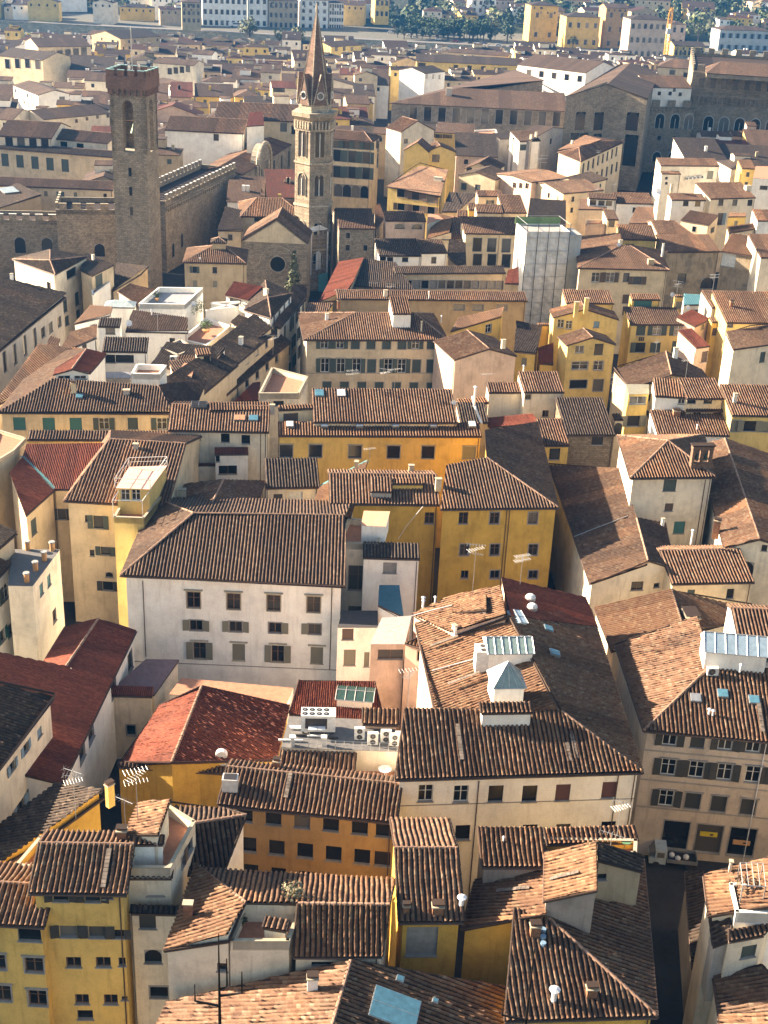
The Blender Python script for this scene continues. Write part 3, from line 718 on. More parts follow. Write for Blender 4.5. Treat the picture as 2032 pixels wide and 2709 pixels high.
def skylight(key, c, x, y, w=.9, l=1.2, m=None, name='skylight', h=.1):
    rec = BL[key]; p, n = hit(rec, c, x, y); g = (Vector((0, 0, 1)) - n*n.z)
    s = g.normalized() if g.length > 1e-3 else Vector((0, 1, 0)); t = s.cross(n); mb = MB()
    mb.box(p+n*(.12+h/2), t*(w/2+.06), s*(l/2+.06), n*(h/2+.1), M_METAL)
    o = mb.build(name, rec['roof'], rec['org']); mb = MB()
    mb.box(p+n*(.12+h+.12), t*w/2, s*l/2, n*.02, m or M_SKYL)
    for k in (-1, 1): mb.box(p+n*(.12+h+.12), t*.02+t*0, s*(l/2), n*.03, M_METAL) if w > 1.3 and k > 0 else None
    # too deep for a further level: the glass joins the frame
    me = o.data; o2 = mb.build('tmp', None, rec['org']); join_into(o, o2); return o
def join_into(a, b):
    import bmesh
    bm = bmesh.new(); bm.from_mesh(a.data); n0 = len(bm.faces); off = len(a.data.materials)
    for m in b.data.materials: a.data.materials.append(m)
    bm2 = bmesh.new(); bm2.from_mesh(b.data)
    vm = [bm.verts.new(v.co) for v in bm2.verts]
    for f in bm2.faces:
        nf = bm.faces.new([vm[v.index] for v in f.verts]); nf.material_index = f.material_index+off
    bm.to_mesh(a.data); bm.free(); bm2.free(); me = b.data; bpy.data.objects.remove(b); bpy.data.meshes.remove(me)
def antenna(key, c, x, y, h=3.0, label='', group='television aerials on the roofs', seed=0, n=2):
    rec = BL[key]; p, nn = hit(rec, c, x, y); r = random.Random(seed+hash_(label)); org = p-Vector((0, 0, .15)); t = empty('roof_aerial', org, label, 'aerial', group)
    mb = MB(); mb.tube([p-Vector((0, 0, .15)), p+Vector((0, 0, h))], .035, M_METAL, 5); mb.build('mast', t, org)
    for k in range(n):
        a = r.uniform(-.5, .5) + (0 if k % 2 == 0 else r.uniform(.3, .9)); d = Vector((math.cos(a), math.sin(a), 0)); e = Vector((-d.y, d.x, 0)); z = Vector((0, 0, h-.12-k*.55)); mb = MB(); L = r.uniform(.7, 1.1)
        mb.tube([p+z-d*L, p+z+d*L], .022, M_METAL, 4)
        for i in range(7):
            q = p+z+d*(L*(-1+2*i/6)); s = .42*(1-.05*i); mb.tube([q-e*s, q+e*s], .014, M_METAL, 4)
        for s in (-1, 1): mb.tube([p+z-d*L+Vector((0, 0, -.3)), p+z-d*L+Vector((0, 0, .3))], .014, M_METAL, 4)
        mb.build('antenna_array', t, org)
    return t
def dish(key, c, x, y, r=.4, label='', col_='w'):
    rec = BL[key]; p, nn = hit(rec, c, x, y); org = p; t = empty('satellite_dish', org, label, 'satellite dish', 'satellite dishes on the roofs')
    mb = MB(); mb.tube([p-Vector((0, 0, .1)), p+Vector((0, 0, .8))], .03, M_METAL, 5); mb.build('mast', t, org); mb = MB()
    ax = Vector((.25, -.85, .45)).normalized(); a = ax.cross(Vector((0, 0, 1))).normalized(); b = a.cross(ax); ce = p+Vector((0, 0, .9)); k = 14; rings = [[ce + ax*(.16*r*(i/3)**2*2) + (a*math.cos(6.2832*j/k)+b*math.sin(6.2832*j/k))*r*i/3 for j in range(k)] for i in range(4)]
    for i in range(3):
        for j in range(k): mb.face([rings[i][j], rings[i][(j+1) % k], rings[i+1][(j+1) % k], rings[i+1][j]], M_WMETAL)
    mb.tube([ce-b*r, ce+ax*.5*r*2-b*r*.2], .015, M_METAL, 4); mb.build('dish', t, org); return t
def ac_unit(p, u, w=.9, h=.7, d=.35, label='', fans=1, group='air conditioning units on the roofs'):
    v = Vector((-u.y, u.x, 0)); t = empty('air_conditioner', p, label, 'air conditioner', group); mb = MB()
    mb.box(p+Vector((0, 0, h/2+.06)), u*w/2, v*d/2, Vector((0, 0, h/2)), M_ACW)
    for s in (-1, 1): mb.box(p+Vector((0, 0, .03))+u*s*w*.35, u*.04, v*(d/2+.02), Vector((0, 0, .03)), M_DMETAL)
    mb.build('casing', t, p)
    f = -1 if (p-v-CP).length < (p+v-CP).length else 1
    for k in range(fans):
        mb = MB(); zc = h*(k+.5)/fans+.06; rr = min(w*.36, h/fans*.42); kx = -.1*w if fans == 1 else 0
        ce = p+v*f*(d/2+.012)+Vector((0, 0, zc))+u*kx; n = 14
        mb.face([ce+(u*math.cos(6.2832*j/n)+Vector((0, 0, 1))*math.sin(6.2832*j/n))*rr for j in range(n)], M_DMETAL)
        for j in range(3): a = math.pi*j/3; mb.box(ce+v*f*.01, (u*math.cos(a)+Vector((0, 0, 1))*math.sin(a))*rr, v*.004, (u*-math.sin(a)+Vector((0, 0, 1))*math.cos(a))*.012, M_METAL)
        mb.build('fan_grille', t, p)
    return t
def pipe(key, edge, c, x, y, y2=None, m=None, r=.055):
    rec = BL[key]; w = wall_of(rec, edge); u, z = on_wall(w, c, x, y); q = w['q0']+w['u']*u+w['out']*.09; mb = MB(); z1 = on_wall(w, c, x, y2)[1] if y2 else w['b']
    mb.tube([Vector((q.x, q.y, z)), Vector((q.x, q.y, max(w['b'], z1)))], r, m or M_RUST, 6); return mb.build('downpipe', rec['root'], rec['org'])
def string_course(key, edge, c, y_at, h=.12, m=None, d=.06):
    rec = BL[key]; w = wall_of(rec, edge); z = on_wall(w, c, *y_at)[1]; mb = MB(); mid = w['q0']+w['u']*w['L']/2
    mb.box(Vector((mid.x, mid.y, z))+w['out']*(d/2), w['u']*(w['L']/2-.01), w['out']*(d/2+.002), Vector((0, 0, h/2)), m or M_STONEG); return mb.build('string_course', rec['root'], rec['org'])
def add(a, b, c, k=1.0): return a + (b-c)*k
def mk(c, d): return {k: P(c, *v) for k, v in d.items()}
# ================= bottom row
V = mk('E2', dict(r0=(1290, 1010, 17), r1=(1120, 1600, 17), L0=(-178, 1345, 13), R0=(2548, 1225, 13.8)))
V['L1'] = V['L0']+(V['r1']-V['r0']); V['R1'] = V['R0']+(V['r1']-V['r0'])
build('n1', 'wide tiled gable roof cut by the bottom edge, with a large pale glass skylight', V, [['L0', 'r0', 'r1', 'L1'], ['r0', 'R0', 'R1', 'r1']], 'tan')
chimney('n1', 'E2', 985, 1240, 1.3, .8, 'white', cap='tile')
skylight('n1', 'E3', 130, 1400, 3.0, 3.6, h=.05)
skylight('n1', 'E3', 170, 1165, .5, .5); skylight('n1', 'E3', 450, 1340, .35, .35)
# cream house with the sunk terrace
V = mk('E2', dict(A=(-198, 930, 17.2), Q=(325, 852, 18.5), R1=(455, 545, 19.6), D=(80, 268, 17.2), R2=(1600, 562, 19.6), C=(1648, 358, 17.6), B=(1540, 972, 17.2), S=(830, 975, 17.2)))
V['T'] = V['R1'] + (V['R2']-V['R1'])*.36
V['D'] = P('E2', 80, 268, 17.4)
build('b5', 'cream house with a small potted terrace let into its tiled roof', V, [['A', 'Q', 'R1', 'D'], ['R1', 'T', 'R2', 'C', 'D'], ['S', 'B', 'R2', 'T']], 'pale', 'orange',
      W=[(('S', 'B'), 'E2', [(1065, 1030)], 1.2, .35, 'd'), (('A', 'Q'), 'E2', [(265, 1055)], .55, .65, 'l')], oh=.2)
V, F = quad('E2', [(325, 850), (800, 850), (905, 575), (450, 560)], 18.4)
build('b5t', 'small roof terrace', V, F, 'pale', flat=True, parapet=.9, parent=BL['b5'], name='terrace', oh=.02, base=5)
V, F = shed('E2', (590, 745), (775, 775), (650, 660), 18.9, 12)
build('b5s', '', V, F, 'pale', parent=BL['b5'], name='stair_head', oh=.1, base=8)
chimney('b5', 'E2', -5, 660, 1.5, .7, 'brick')
# tall yellow house bottom left
V, F = gx('E1', (228, 468), (1012, 478), (680, 75), 20, 17, back=.55)
build('b2', 'tall yellow house with dark open shutters and one narrow tiled roof', V, F, 'yellow',
      W=[(('A', 'B'), 'E1', [(485, 500), (740, 505)], .85, .6, 'sd'), (('A', 'B'), 'E1', [(860, 492)], .55, .3, 'l'),
         (('A', 'B'), 'E1', [(545, 770), (775, 775)], .95, .95, 'sd'), (('A', 'B'), 'E1', [(945, 790)], .7, .7, 'sd'),
         (('A', 'B'), 'E1', [(588, 1015), (825, 1015)], .85, .85, 'n'), (('A', 'B'), 'E1', [(1020, 1012)], .4, .7, 'l'),
         (('A', 'B'), 'E1', [(655, 1310), (885, 1312)], .8, .85, 'n'), (('A', 'B'), 'E1', [(1058, 1303)], .35, .3, 'l'), (('A', 'B'), 'E1', [(680, 1435)], .9, .8, 'l')])
V, F = gx('E1', (-220, 708), (355, 738), (120, 390), 17.6, 17)
build('b1', 'yellow house with stone window surrounds at the lower left corner', V, F, 'yellow',
      W=[(('A', 'B'), 'E1', [(250, 790)], 1.3, 1.2, 'd'), (('A', 'B'), 'E1', [(272, 1035), (-30, 1010)], 1.05, 1.3, 'Fhn'), (('A', 'B'), 'E1', [(345, 1300), (15, 1260)], 1.05, 1.4, 'Fhn')])
# yellow walled terrace left of the tall yellow house
V, F = quad('A1', [(115, 1480), (330, 1500), (400, 1270), (320, 1240)], 17.8)
build('b2t', 'little yellow walled roof terrace left of the tall yellow house', V, F, 'yellow', flat=True, parapet=.8, oh=.03, name='roof_terrace', cat='roof terrace')
# white terrace block
V, F = quad('E1', [(985, 262), (1360, 265), (1560, -110), (1330, -250)], 20.2)
build('b3', 'white house with a walled brown roof terrace and lean-to tile strips', V, F, 'pale', flat=True, parapet=1.0, oh=.02,
      W=[(('A', 'B'), 'E1', [(1240, 440)], 1.0, .95, 'n'), (('B', 'C'), 'A1', [(1515, 1325)], 1.0, 1.1, 'sb'), (('B', 'C'), 'A1', [(1460, 1440)], .5, .9, 'F')])
V, F = shed('E1', (985, 352), (1370, 352), (990, 276), 19.1, 20)
build('b3l', '', V, F, 'pale', 'brown', parent=BL['b3'], name='lean_to', oh=.15, base=17)
V, F = shed('E1', (1042, 632), (1425, 640), (1050, 560), 16.6, 20)
build('b3b', 'cream lower house with an arched window under a dark lean-to roof', V, F, 'pale', 'dark', oh=.1,
      W=[(('A', 'B'), 'E1', [(1178, 695)], .95, 1.1, 'cd'), (('A', 'B'), 'E1', [(1222, 970)], 1.0, 1.15, 'a'), (('A', 'B'), 'E1', [(1270, 1255)], 1.05, 1.0, 'F')])
V, F = shed('A1', (1040, 1318), (1300, 1316), (1040, 1240), 21.3, 17)
build('b3s', '', V, F, 'white', parent=BL['b3'], name='stair_head', oh=.1, base=19)
V = mk('A1', dict(A=(1025, 1165, 21.6), B=(1015, 1235, 21.6), C=(1265, 1235, 22.6), D=(1362, 963, 22.6), E=(1105, 985, 21.6)))
build('b3r', 'small sunlit lean-to tile roof above the walled brown terrace', V, [['A', 'B', 'C', 'D', 'E']], 'pale', 'orange', oh=.2)
# gabled house right of the terrace
V = mk('A2', dict(R1=(-150, 1175, 18.6), R2=(458, 1078, 18.6), D=(-150, 965, 16.6), C=(300, 1030, 16.6), A=(-90, 1560, 16.2), B=(285, 1520, 16.2)))
build('g1', 'brown roofed house with a white gable end beside the orange building', V, [['A', 'B', 'R2', 'R1'], ['R1', 'R2', 'C', 'D']], 'white', 'brown', oh=.25)
V = mk('A1', dict(A=(-120, 1560, 14), B=(300, 1330, 14), C=(850, 930, 15.5), D=(465, 850, 14.6), E=(-120, 1330, 12.5)))
build('dk1', 'low dark roof in the lane behind the tall yellow house', V, [['A', 'B', 'C', 'D', 'E']], 'ochre', 'dark')
chimney('dk1', 'A1', 880, 960, 1.8, .7, 'yellow', cap='tile')
# orange long building
V, F = gx('A2', (228, 995), (1660, 1142), (700, 732), 15.5, 17, back=.42)
build('or', 'long orange building with three rows of dark windows', V, F, 'orange',
      W=[(('A', 'B'), 'A2', (445, 1075, 1595, 1200, 6), 1.05, 1.25, 'd'), (('A', 'B'), 'A2', (475, 1312, 1610, 1432, 6), 1.05, 1.35, 'd'), (('A', 'B'), 'A2', (495, 1520, 1600, 1660, 6), 1.0, 1.2, 'd')])
p, n_ = hit(BL['or'], 'A2', 330, 870)
mb = MB(); mb.box(p+Vector((0, 0, .75)), (.72, 0, 0), (0, .55, 0), (0, 0, .7), M_ACW); t = empty('ventilation_box', p, 'white ventilation box casting a shadow on the orange building roof', 'ventilation unit'); mb.build('casing', t, p)
mb = MB(); mb.box(p+Vector((0, 0, 1.47)), (.6, 0, 0), (0, .45, 0), (0, 0, .03), M_DMETAL); mb.build('grille', t, p)
# ================= yellow loggia and neighbours, bottom centre
V, F = gx('E3', (165, 700), (690, 698), (500, 108), 17.6, 17, back=.95)
build('lg', 'deep yellow house with a recessed loggia under a narrow striped roof', V, F, 'ochre', W=[(('A', 'B'), 'E3', [(350, 850)], 1.8, 2.4, 'p')])
vent('lg', 'E3', 665, 570, .9, .2, M_WMETAL)
V, F = shed('E3', (830, 258), (1348, 262), (880, -60), 18.6, 15)
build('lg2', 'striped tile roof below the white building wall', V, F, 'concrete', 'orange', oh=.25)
V = mk('E3', dict(A=(775, 365, 16.2), B=(668, 752, 16.2), C=(1345, 640, 18.2), D=(1345, 285, 18.2)))
build('lg3', 'sunlit side roof over a plain ochre wall', V, [['A', 'B', 'C', 'D']], 'ochre', 'orange', oh=.25)
V = mk('E3', dict(A=(1335, 150, 19.2), B=(1330, 535, 19.2), C=(1752, 448, 21.2), D=(1749, 68, 21.2)))
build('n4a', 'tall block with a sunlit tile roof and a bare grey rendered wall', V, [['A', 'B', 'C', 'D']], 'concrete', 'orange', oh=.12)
V = mk('E4', dict(A=(297, 72, 20.6), B=(665, 178, 19.2), C=(655, 298, 19.2), D=(300, 208, 20.6)))
build('n4b', 'brown rendered wall with two small windows above the dark street', V, [['A', 'B', 'C', 'D']], 'tan', 'dark', oh=.12, W=[(('D', 'C'), 'E4', [(328, 335), (550, 680)], .55, .5, 'd')])
V, F = quad('E4', [(-470, 150), (610, 150), (615, 35), (-330, 15)], 18.4)
build('ylw', 'yellow walled roof terrace with a green table beside the white building', V, F, 'yellow', flat=True, parapet=.9, oh=.03, name='roof_terrace', cat='roof terrace')
V, F = shed('A3', (1348, 1312), (2075, 1290), (1400, 1180), 18.2, 17)
build('lg5', 'half shaded striped roof strip between the white building and the yellow terrace', V, F, 'yellow', 'tile', oh=.15)
# corner roof above the dark street
V = mk('E3', dict(A=(1010, 1490, 15), B=(2229, 1450, 15)))
q, n_, v_ = onroof('E3', (1090, 585), V['A'], V['B'], 17); V['R1'] = q
q, n_, v_ = onroof('E3', (1330, 640), V['A'], V['B'], 17); V['R2'] = q
V['C'] = P('E3', 2114, 150, 15); V['R3'] = V['R2'] + (V['C']-V['B'])*.42; V['C'] = V['B'] + (V['C']-V['B'])*.97; V['R3'] = V['R3'] + Vector((1.2, 0, -.37))
build('n3', 'hip roofed corner house whose long dark slope lines the street', V, [['A', 'B', 'R2', 'R1'], ['B', 'C', 'R3', 'R2']], 'ochre')
chimney('n3', 'E4', 245, 1290, .9, .8, 'brick', cap='tile'); vent('n3', 'E3', 1400, 1330, 1.2, .22, M_WMETAL); 
for y_ in (770, 825, 880): vent('n3', 'E3', 1318, y_, .3, .24, mat_plain('blue_enamel', (.16, .26, .36), .5), cap=False)
# bottom right group across the street
V = mk('E4', dict(A=(1150, 325, 17.5), B=(1190, 655, 17.5), C=(2000, 520, 20.2), D=(1950, 110, 20.2)))
build('n5', 'sunlit tiled roof cut by the right edge, above the little white terrace', V, [['A', 'B', 'C', 'D']], 'pale', 'orange')
V, F = quad('E4', [(1400, 620), (2050, 640), (1900, 380), (1350, 385)], 18.6)
build('n5t', 'white walled roof terrace with a vine pergola at the right edge', V, F, 'white', flat=True, parapet=1.0, oh=.03)
V = mk('E4', dict(A=(1192, 655, 16.6), B=(1220, 893, 16.2), C=(1390, 838, 16.8), D=(1345, 640, 17.2)))
build('n5b', 'tiny dark lean-to roof hanging over the street', V, [['A', 'B', 'C', 'D']], 'grey', 'dark', oh=.2, base=10)
V = mk('E4', dict(A=(1345, 850, 17.0), B=(1622, 800, 17.0), C=(1700, 700, 17.4), D=(1345, 760, 17.4)))
build('n5w', 'cream wall with one green shuttered window at the right edge', V, [['A', 'B', 'C', 'D']], 'pale', 'brown', oh=.02, W=[(('A', 'B'), 'E4', [(1505, 930)], .95, 1.0, 'cg')])
V = mk('E4', dict(A=(1225, 1135, 12.6), B=(1268, 1445, 12.6), B2=(1290, 1700, 12.6), C=(1950, 1400, 14.6), D=(1610, 1042, 14)))
build('n5l', 'low reddish brown roof at the foot of the cream wall, lower right corner', V, [['A', 'B', 'C', 'D']], 'pale', 'brown', oh=.2)
V = mk('E4', dict(A=(1268, 1446, 13.2), B=(1290, 1720, 13.2), C=(1990, 1600, 15.2), D=(1970, 1400, 15.2)))
build('n5m', 'sunlit strip of tiles in the very lower right corner', V, [['A', 'B', 'C', 'D']], 'pale', 'orange', oh=.2)
V = mk('E4', dict(A=(1000, 300, 7), B=(1060, 1070, 7), C=(1200, 1065, 8), D=(1160, 300, 8)))
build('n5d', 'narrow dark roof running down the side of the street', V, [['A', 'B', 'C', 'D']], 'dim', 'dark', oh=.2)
# ================= the white building with the big roof
V = mk('A3', dict(A=(135, 795, 18), B=(2114, 738, 18)))
q, n_, v_ = onroof('A3', (215, 222), V['A'], V['B'], 17); V['R1'] = q
q, n_, v_ = onroof('A3', (1462, 262), V['A'], V['B'], 17); V['R2'] = q; zr = (V['R1'].z+V['R2'].z)/2; V['R1'].z = V['R2'].z = zr
V['C'] = P('A3', 1700, -560, 18); V['R3'] = onp('A3', (1050, -510), V['B'], V['C'], V['R2'])
V['L1'] = P('A3', 450, 222, 18.2); V['L2'] = P('A3', 300, -455, 18.2)
u_ = (V['R2']-V['R1']); V['M'] = V['R1']+u_*.35; V['L1'] = P('A3', 455, 235, zr-2.2)
build('wb', 'white building with a huge two-sided roof carrying glass lanterns', {k: V[k] for k in ('A', 'B', 'C', 'R1', 'R2', 'R3')}, [['A', 'B', 'R2', 'R1'], ['B', 'C', 'R3', 'R2']], 'white',
      W=[(('A', 'B'), 'A3', [(380, 900), (662, 905)], 1.0, 1.5, 'm'), (('A', 'B'), 'A3', [(940, 905), (1210, 905)], 1.0, 1.5, 'l'), (('A', 'B'), 'A3', [(1475, 895), (1845, 875)], 1.0, 1.5, 'cr'),
         (('A', 'B'), 'A3', [(395, 1215), (675, 1215), (1210, 1210), (1475, 1205), (1835, 1185)], 1.0, 1.4, 'l')])
V2 = dict(A=V['L2'], B=V['L1'], C=V['R2'] + Vector((-.3, .2, -.1)), D=V['R3']+Vector((-.05, 0, 0)))
build('wbl', 'broad sunlit left slope of tiles crossed by white cables', V2, [['A', 'B', 'C', 'D']], 'pink', 'orange', oh=.15)
string_course('wb', ('A', 'B'), 'A3', (900, 978), .08); pipe('wb', ('A', 'B'), 'A3', 805, 800); pipe('wb', ('A', 'B'), 'A4', 465, 745)
V, F = shed('A3', (825, 268), (1235, 262), (925, 178), 21.4, 20)
build('wbd', '', V, F, 'white', parent=BL['wb'], name='dormer', oh=.15, base=19.2)
skylight('wb', 'D3', 1355, 955, 1.0, .9); skylight('wb', 'D3', 1405, 1150, 1.0, 1.0); vent('wbl', 'D3', 360, 760, 1.0, .14); vent('wb', 'A4', 1390-1454+1500, -80, .6, .1)
# far, redder part of the right slope
V = mk('D3', dict(A=(1750, 930, 18.3), B=(1655, 705, 18.3), C=(983, 538, 21.6), D=(1055, 858, 21.4)))
build('rs', 'red brown tiled slope with two round white domelights', V, [['A', 'B', 'C', 'D']], 'pink', 'red', oh=.15)
V = mk('D3', dict(A=(272, 835, 18.4), B=(590, 1020, 18.9), C=(1030, 860, 21.3), D=(985, 625, 21.5), E=(590, 735, 19.2)))
build('rs2', 'patched sunlit roof stepping up to the red brown slope', V, [['A', 'B', 'C', 'D', 'E']], 'pink', 'orange', oh=.15)
V = mk('D3', dict(A=(585, 712, 19.8), B=(600, 830, 19.8), C=(870, 800, 21.6), D=(870, 685, 21.6)))
build('rs3', '', V, [['A', 'B', 'C', 'D']], 'white', 'orange', parent=BL['rs2'], name='dormer', oh=.1, base=18)
# ================= peach house left of the big roof
V, F = quad('D3', [(-65, 1068), (215, 1068), (268, 840), (30, 858)], 16.6)
build('pe', 'peach house with a flat grey sheet roof and a wide brown window', V, F, 'pink', flat=True, floor=M_SHEET, oh=.1, W=[(('A', 'B'), 'D3', [(115, 1150)], 2.0, 1.0, 'n')])
V = mk('D3', dict(A=(215, 1062, 17.2), B=(432, 1120, 17.2), C=(415, 980, 18.2), D=(370, 995, 18.2)))
build('pe2', 'peach wall with two brown windows under the sunlit slope', V, [['A', 'B', 'C', 'D']], 'pink', 'orange', oh=.02, W=[(('A', 'B'), 'D3', [(345, 1150)], .65, 1.0, 'n'), (('A', 'B'), 'D3', [(375, 1395)], 1.0, 1.0, 'n')])
# ================= main white building
V = mk('D1', dict(A=(962, 522, 17.5), B=(2760, 600, 17.5)))
q, _, _ = onroof('D1', (1545, 38), V['A'], V['B'], 17); V['R1'] = q
q, _, _ = onroof('D1', (2755, 30), V['A'], V['B'], 17); V['R2'] = q; zr = (V['R1'].z+V['R2'].z)/2; V['R1'].z = V['R2'].z = zr
v_ = Vector((-(V['B']-V['A']).normalized().y, (V['B']-V['A']).normalized().x, 0)); d_ = (V['R2']-V['B']).dot(v_)
V['C'] = V['B']+v_*2*d_; V['D'] = V['A']+v_*2*d_*.93
build('white', 'broad white house with three rows of grey framed windows in the middle of the view', V, [['A', 'B', 'R2', 'R1'], ['C', 'D', 'R1', 'R2'], ['D', 'A', 'R1']], 'white', 'brown', oh=.55,
      W=[(('A', 'B'), 'D2', (37, 715, 995, 752, 4), 1.25, 1.9, 'fkn'), (('A', 'B'), 'D2', (57, 918, 1003, 948, 4), 1.2, 1.25, 'syFn'), (('A', 'B'), 'D2', (85, 1120, 1020, 1158, 4), 1.2, 2.05, 'sykn')])
pipe('white', ('A', 'B'), 'D1', 1140, 560, 1165); pipe('white', ('A', 'B'), 'D2', 1142, 605, 1270)
string_course('white', ('A', 'B'), 'D2', (500, 1245), .1)
# annexes to its right
V, F = quad('D2', [(1185, 258), (1508, 270), (1562, 100), (1275, 60)], 18.2)
build('an1', 'white annexe with a brown floored roof terrace right of the broad white house', V, F, 'peel', flat=True, parapet=.9, oh=.02,
      W=[(('A', 'B'), 'D2', [(1350, 540)], 1.8, 2.8, 'n'), (('A', 'B'), 'D2', [(1345, 800)], 1.7, 1.0, 'n')])
V, F = quad('D2', [(1372, 122), (1572, 130), (1605, 8), (1395, 3)], 19.9)
build('an1p', '', V, F, 'white', flat=True, parent=BL['an1'], name='stair_head', oh=.1, base=17.2, floor=mat_plain('peach_sheet', (.55, .30, .18), .8))
V, F = quad('D2', [(1185, 935), (1510, 935), (1505, 800), (1225, 800)], 13.6)
build('an0', 'white lower annexe with a roof balcony rail and shuttered window', V, F, 'white', flat=True, oh=.02, floor=mat_plain('dark_sheet', (.05, .045, .045), .8),
      W=[(('A', 'B'), 'D2', [(1268, 980)], .95, 1.2, 'cb'), (('A', 'B'), 'D2', [(1282, 1175)], 1.0, 1.75, 'sy'), (('A', 'B'), 'D2', [(1418, 1190)], .45, 1.6, 'cy')])
V, F = shed('D3', (-120, 380), (335, 392), (110, 262), 17.6, 12)
build('an2', 'white block with a yellow side wall and a dark tiled lean-to roof', V, F, 'white', 'dark', oh=.12, W=[(('A', 'B'), 'D3', [(95, 460)], 1.2, 1.2, 'pl')])
V = mk('D3', dict(A=(0, 760, 14.5), B=(205, 850, 14.5), C=(170, 600, 15.6), D=(10, 600, 15.6)))
build('teal', 'small roof under a teal tarpaulin beside the white block', V, [['A', 'B', 'C', 'D']], 'white', mat_plain('teal_cloth', (.03, .10, .14), .7), oh=.1, ridge=False, lod=2)
# ================= roofs in front of the white building
V = mk('A2', dict(A=(105, 50, 12.2), B=(800, 205, 10.2), C=(700, 600, 9.8), C2=(340, 700, 9.8), D=(-510, 660, 9.0), E=(-235, 210, 9.6)))
V = mk('A2', dict(A=(102, 48, 12.4), B=(805, 205, 10.6), C=(700, 640, 9.8), D=(-140, 660, 11.4)))
V['W1'] = P('A2', -235, 205, 10.2); V['W2'] = P('A2', -560, 655, 9.4)
build('rd', 'large low hall with a fine ribbed red tile roof', V, [['A', 'D', 'C', 'B'], ['W1', 'W2', 'D', 'A']], 'ochre', 'red', oh=.25)
V = mk('A2', dict(A=(-560, 690, 9.6), B=(300, 745, 9.6), C=(330, 690, 9.9), D=(-560, 655, 9.9)))
build('ow', 'long ochre wall with a tile coping along the red roofed hall', V, [['A', 'B', 'C', 'D']], 'ochre', 'brown', oh=.02, name='courtyard_wall', cat='wall')
V, F = quad('A2', [(-160, 110), (780, 195), (835, 60), (400, -25)], 9.2)
V['D'] = P('A2', -60, -20, 9.2)
build('tf', 'flat terracotta coloured terrace below the broad white house', V, F, 'white', flat=True, floor=M_TERR, oh=.02)
V = mk('A2', dict(A=(800, 270, 10.2), B=(1560, 330, 10.2), C=(1480, 10, 12), D=(880, 0, 12)))
build('rdb', 'dark red roof with a glazed courtyard skylight', V, [['A', 'B', 'C', 'D']], 'white', 'red', oh=.1)
V = mk('D1', dict(A=(850, 1465, 8.5), B=(1230, 1475, 8.5), C=(1430, 1195, 9.4), D=(1165, 1190, 9.4)))
build('gr1', 'dull purple sheet roof beside the courtyard', V, [['A', 'B', 'C', 'D']], 'pale', mat_plain('purple_sheet', (.16, .10, .10), .8), oh=.1, ridge=False, lod=2, W=[(('A', 'B'), 'A1', [(1105, 180)], 1.8, 1.1, 'l')])
V, F = shed('A1', (845, 120), (1215, 130), (870, 45), 8.9, 15)
build('gr2', 'low red lean-to roof in the shaded courtyard', V, F, 'pale', 'red', oh=.2)
# plant deck with the air conditioning
V, F = quad('A2', [(735, 535), (1670, 570), (1640, 320), (800, 285)], 15.6)
build('ac', 'rooftop plant deck crowded with air conditioning units', V, F, 'pale', flat=True, floor=mat_plain('grey_felt', (.12, .115, .11), .8), oh=.05)
V, F = shed('A2', (715, 700), (1320, 740), (760, 545), 14.4, 20)
build('ac2', 'pale house with a striped lean-to roof below the plant deck', V, F, 'pale', oh=.2, W=[(('A', 'B'), 'A2', [(1058, 752), (1190, 765)], .8, .5, 'l')])
V, F = quad('A2', [(1290, 800), (1680, 815), (1655, 590), (1350, 580)], 13.4)
build('ac3', 'little balcony terrace with a round white table', V, F, 'pink', flat=True, parapet=.3, oh=.02, name='roof_terrace', cat='roof terrace')
V, F = shed('A2', (1385, 350), (1670, 360), (1440, 225), 16.2, 17)
build('ac4', 'short striped roof behind the row of twin fan units', V, F, 'pink', 'orange', oh=.2)
# ================= left side by the lane
V = mk('A1', dict(A=(435, 108, 17.5), B=(-330, 1150, 17.5), C=(-1350, 900, 21), D=(-700, -130, 21)))
build('lw', 'cream house at the left edge with light blue shutters', V, [['A', 'B', 'C', 'D']], 'pale', 'dark', oh=.35,
      W=[(('A', 'B'), 'A1', [(315, 415), (205, 540), (95, 690)], .75, .8, 'sB'), (('A', 'B'), 'A1', [(370, 720), (265, 880)], 1.0, 1.7, 'sgm'), (('A', 'B'), 'A1', [(165, 1030)], 1.1, 1.5, 'sB')])
V = mk('D1', dict(E0=(1087, 962, 11.5), E1=(500, 2190, 11.5)))
e0, e1 = V['E0'], V['E1']
for k_, p_ in (('K0', (785, 868)), ('K1', (528, 1250)), ('K2', (-40, 1130)), ('K3', (-700, 1900))):
    q, _, _ = onroof('D1', p_, e0, e1, 17); V[k_] = q
V['Em'] = e0 + (e1-e0)*.36
V['N0'] = P('D1', 520, 925, V['K0'].z-1.6); V['N1'] = P('D1', 350, 1205, V['K0'].z-1.6)
build('lr', 'long house with a smooth red tile roof beside the shaded lane', V, [['E0', 'K0', 'K1', 'Em'], ['Em', 'K1', 'K2', 'K3', 'E1'], ['K0', 'N0', 'N1', 'K1']], 'white', 'red', oh=.3,
      W=[(('E0', 'Em'), 'A1', [(1040, -150), (795, 250)], 1.6, 2.2, 'l'), (('E1', 'Em'), 'A1', [(725, 380), (655, 545)], 1.5, 2.0, 'l')])
V, F = quad('D1', [(60, 600), (262, 605), (480, 312), (100, 310)], 17.5)
build('pots', 'narrow house with a flat grey roof topped by four orange chimney pots', V, F, 'pale', flat=True, floor=mat_plain('grey_felt', (.12, .115, .11), .8), oh=.05,
      W=[(('B', 'C'), 'D1', [(390, 560), (330, 630)], .8, 1.2, 'cG'), (('B', 'C'), 'D1', [(435, 840)], .9, 1.4, 'n')])
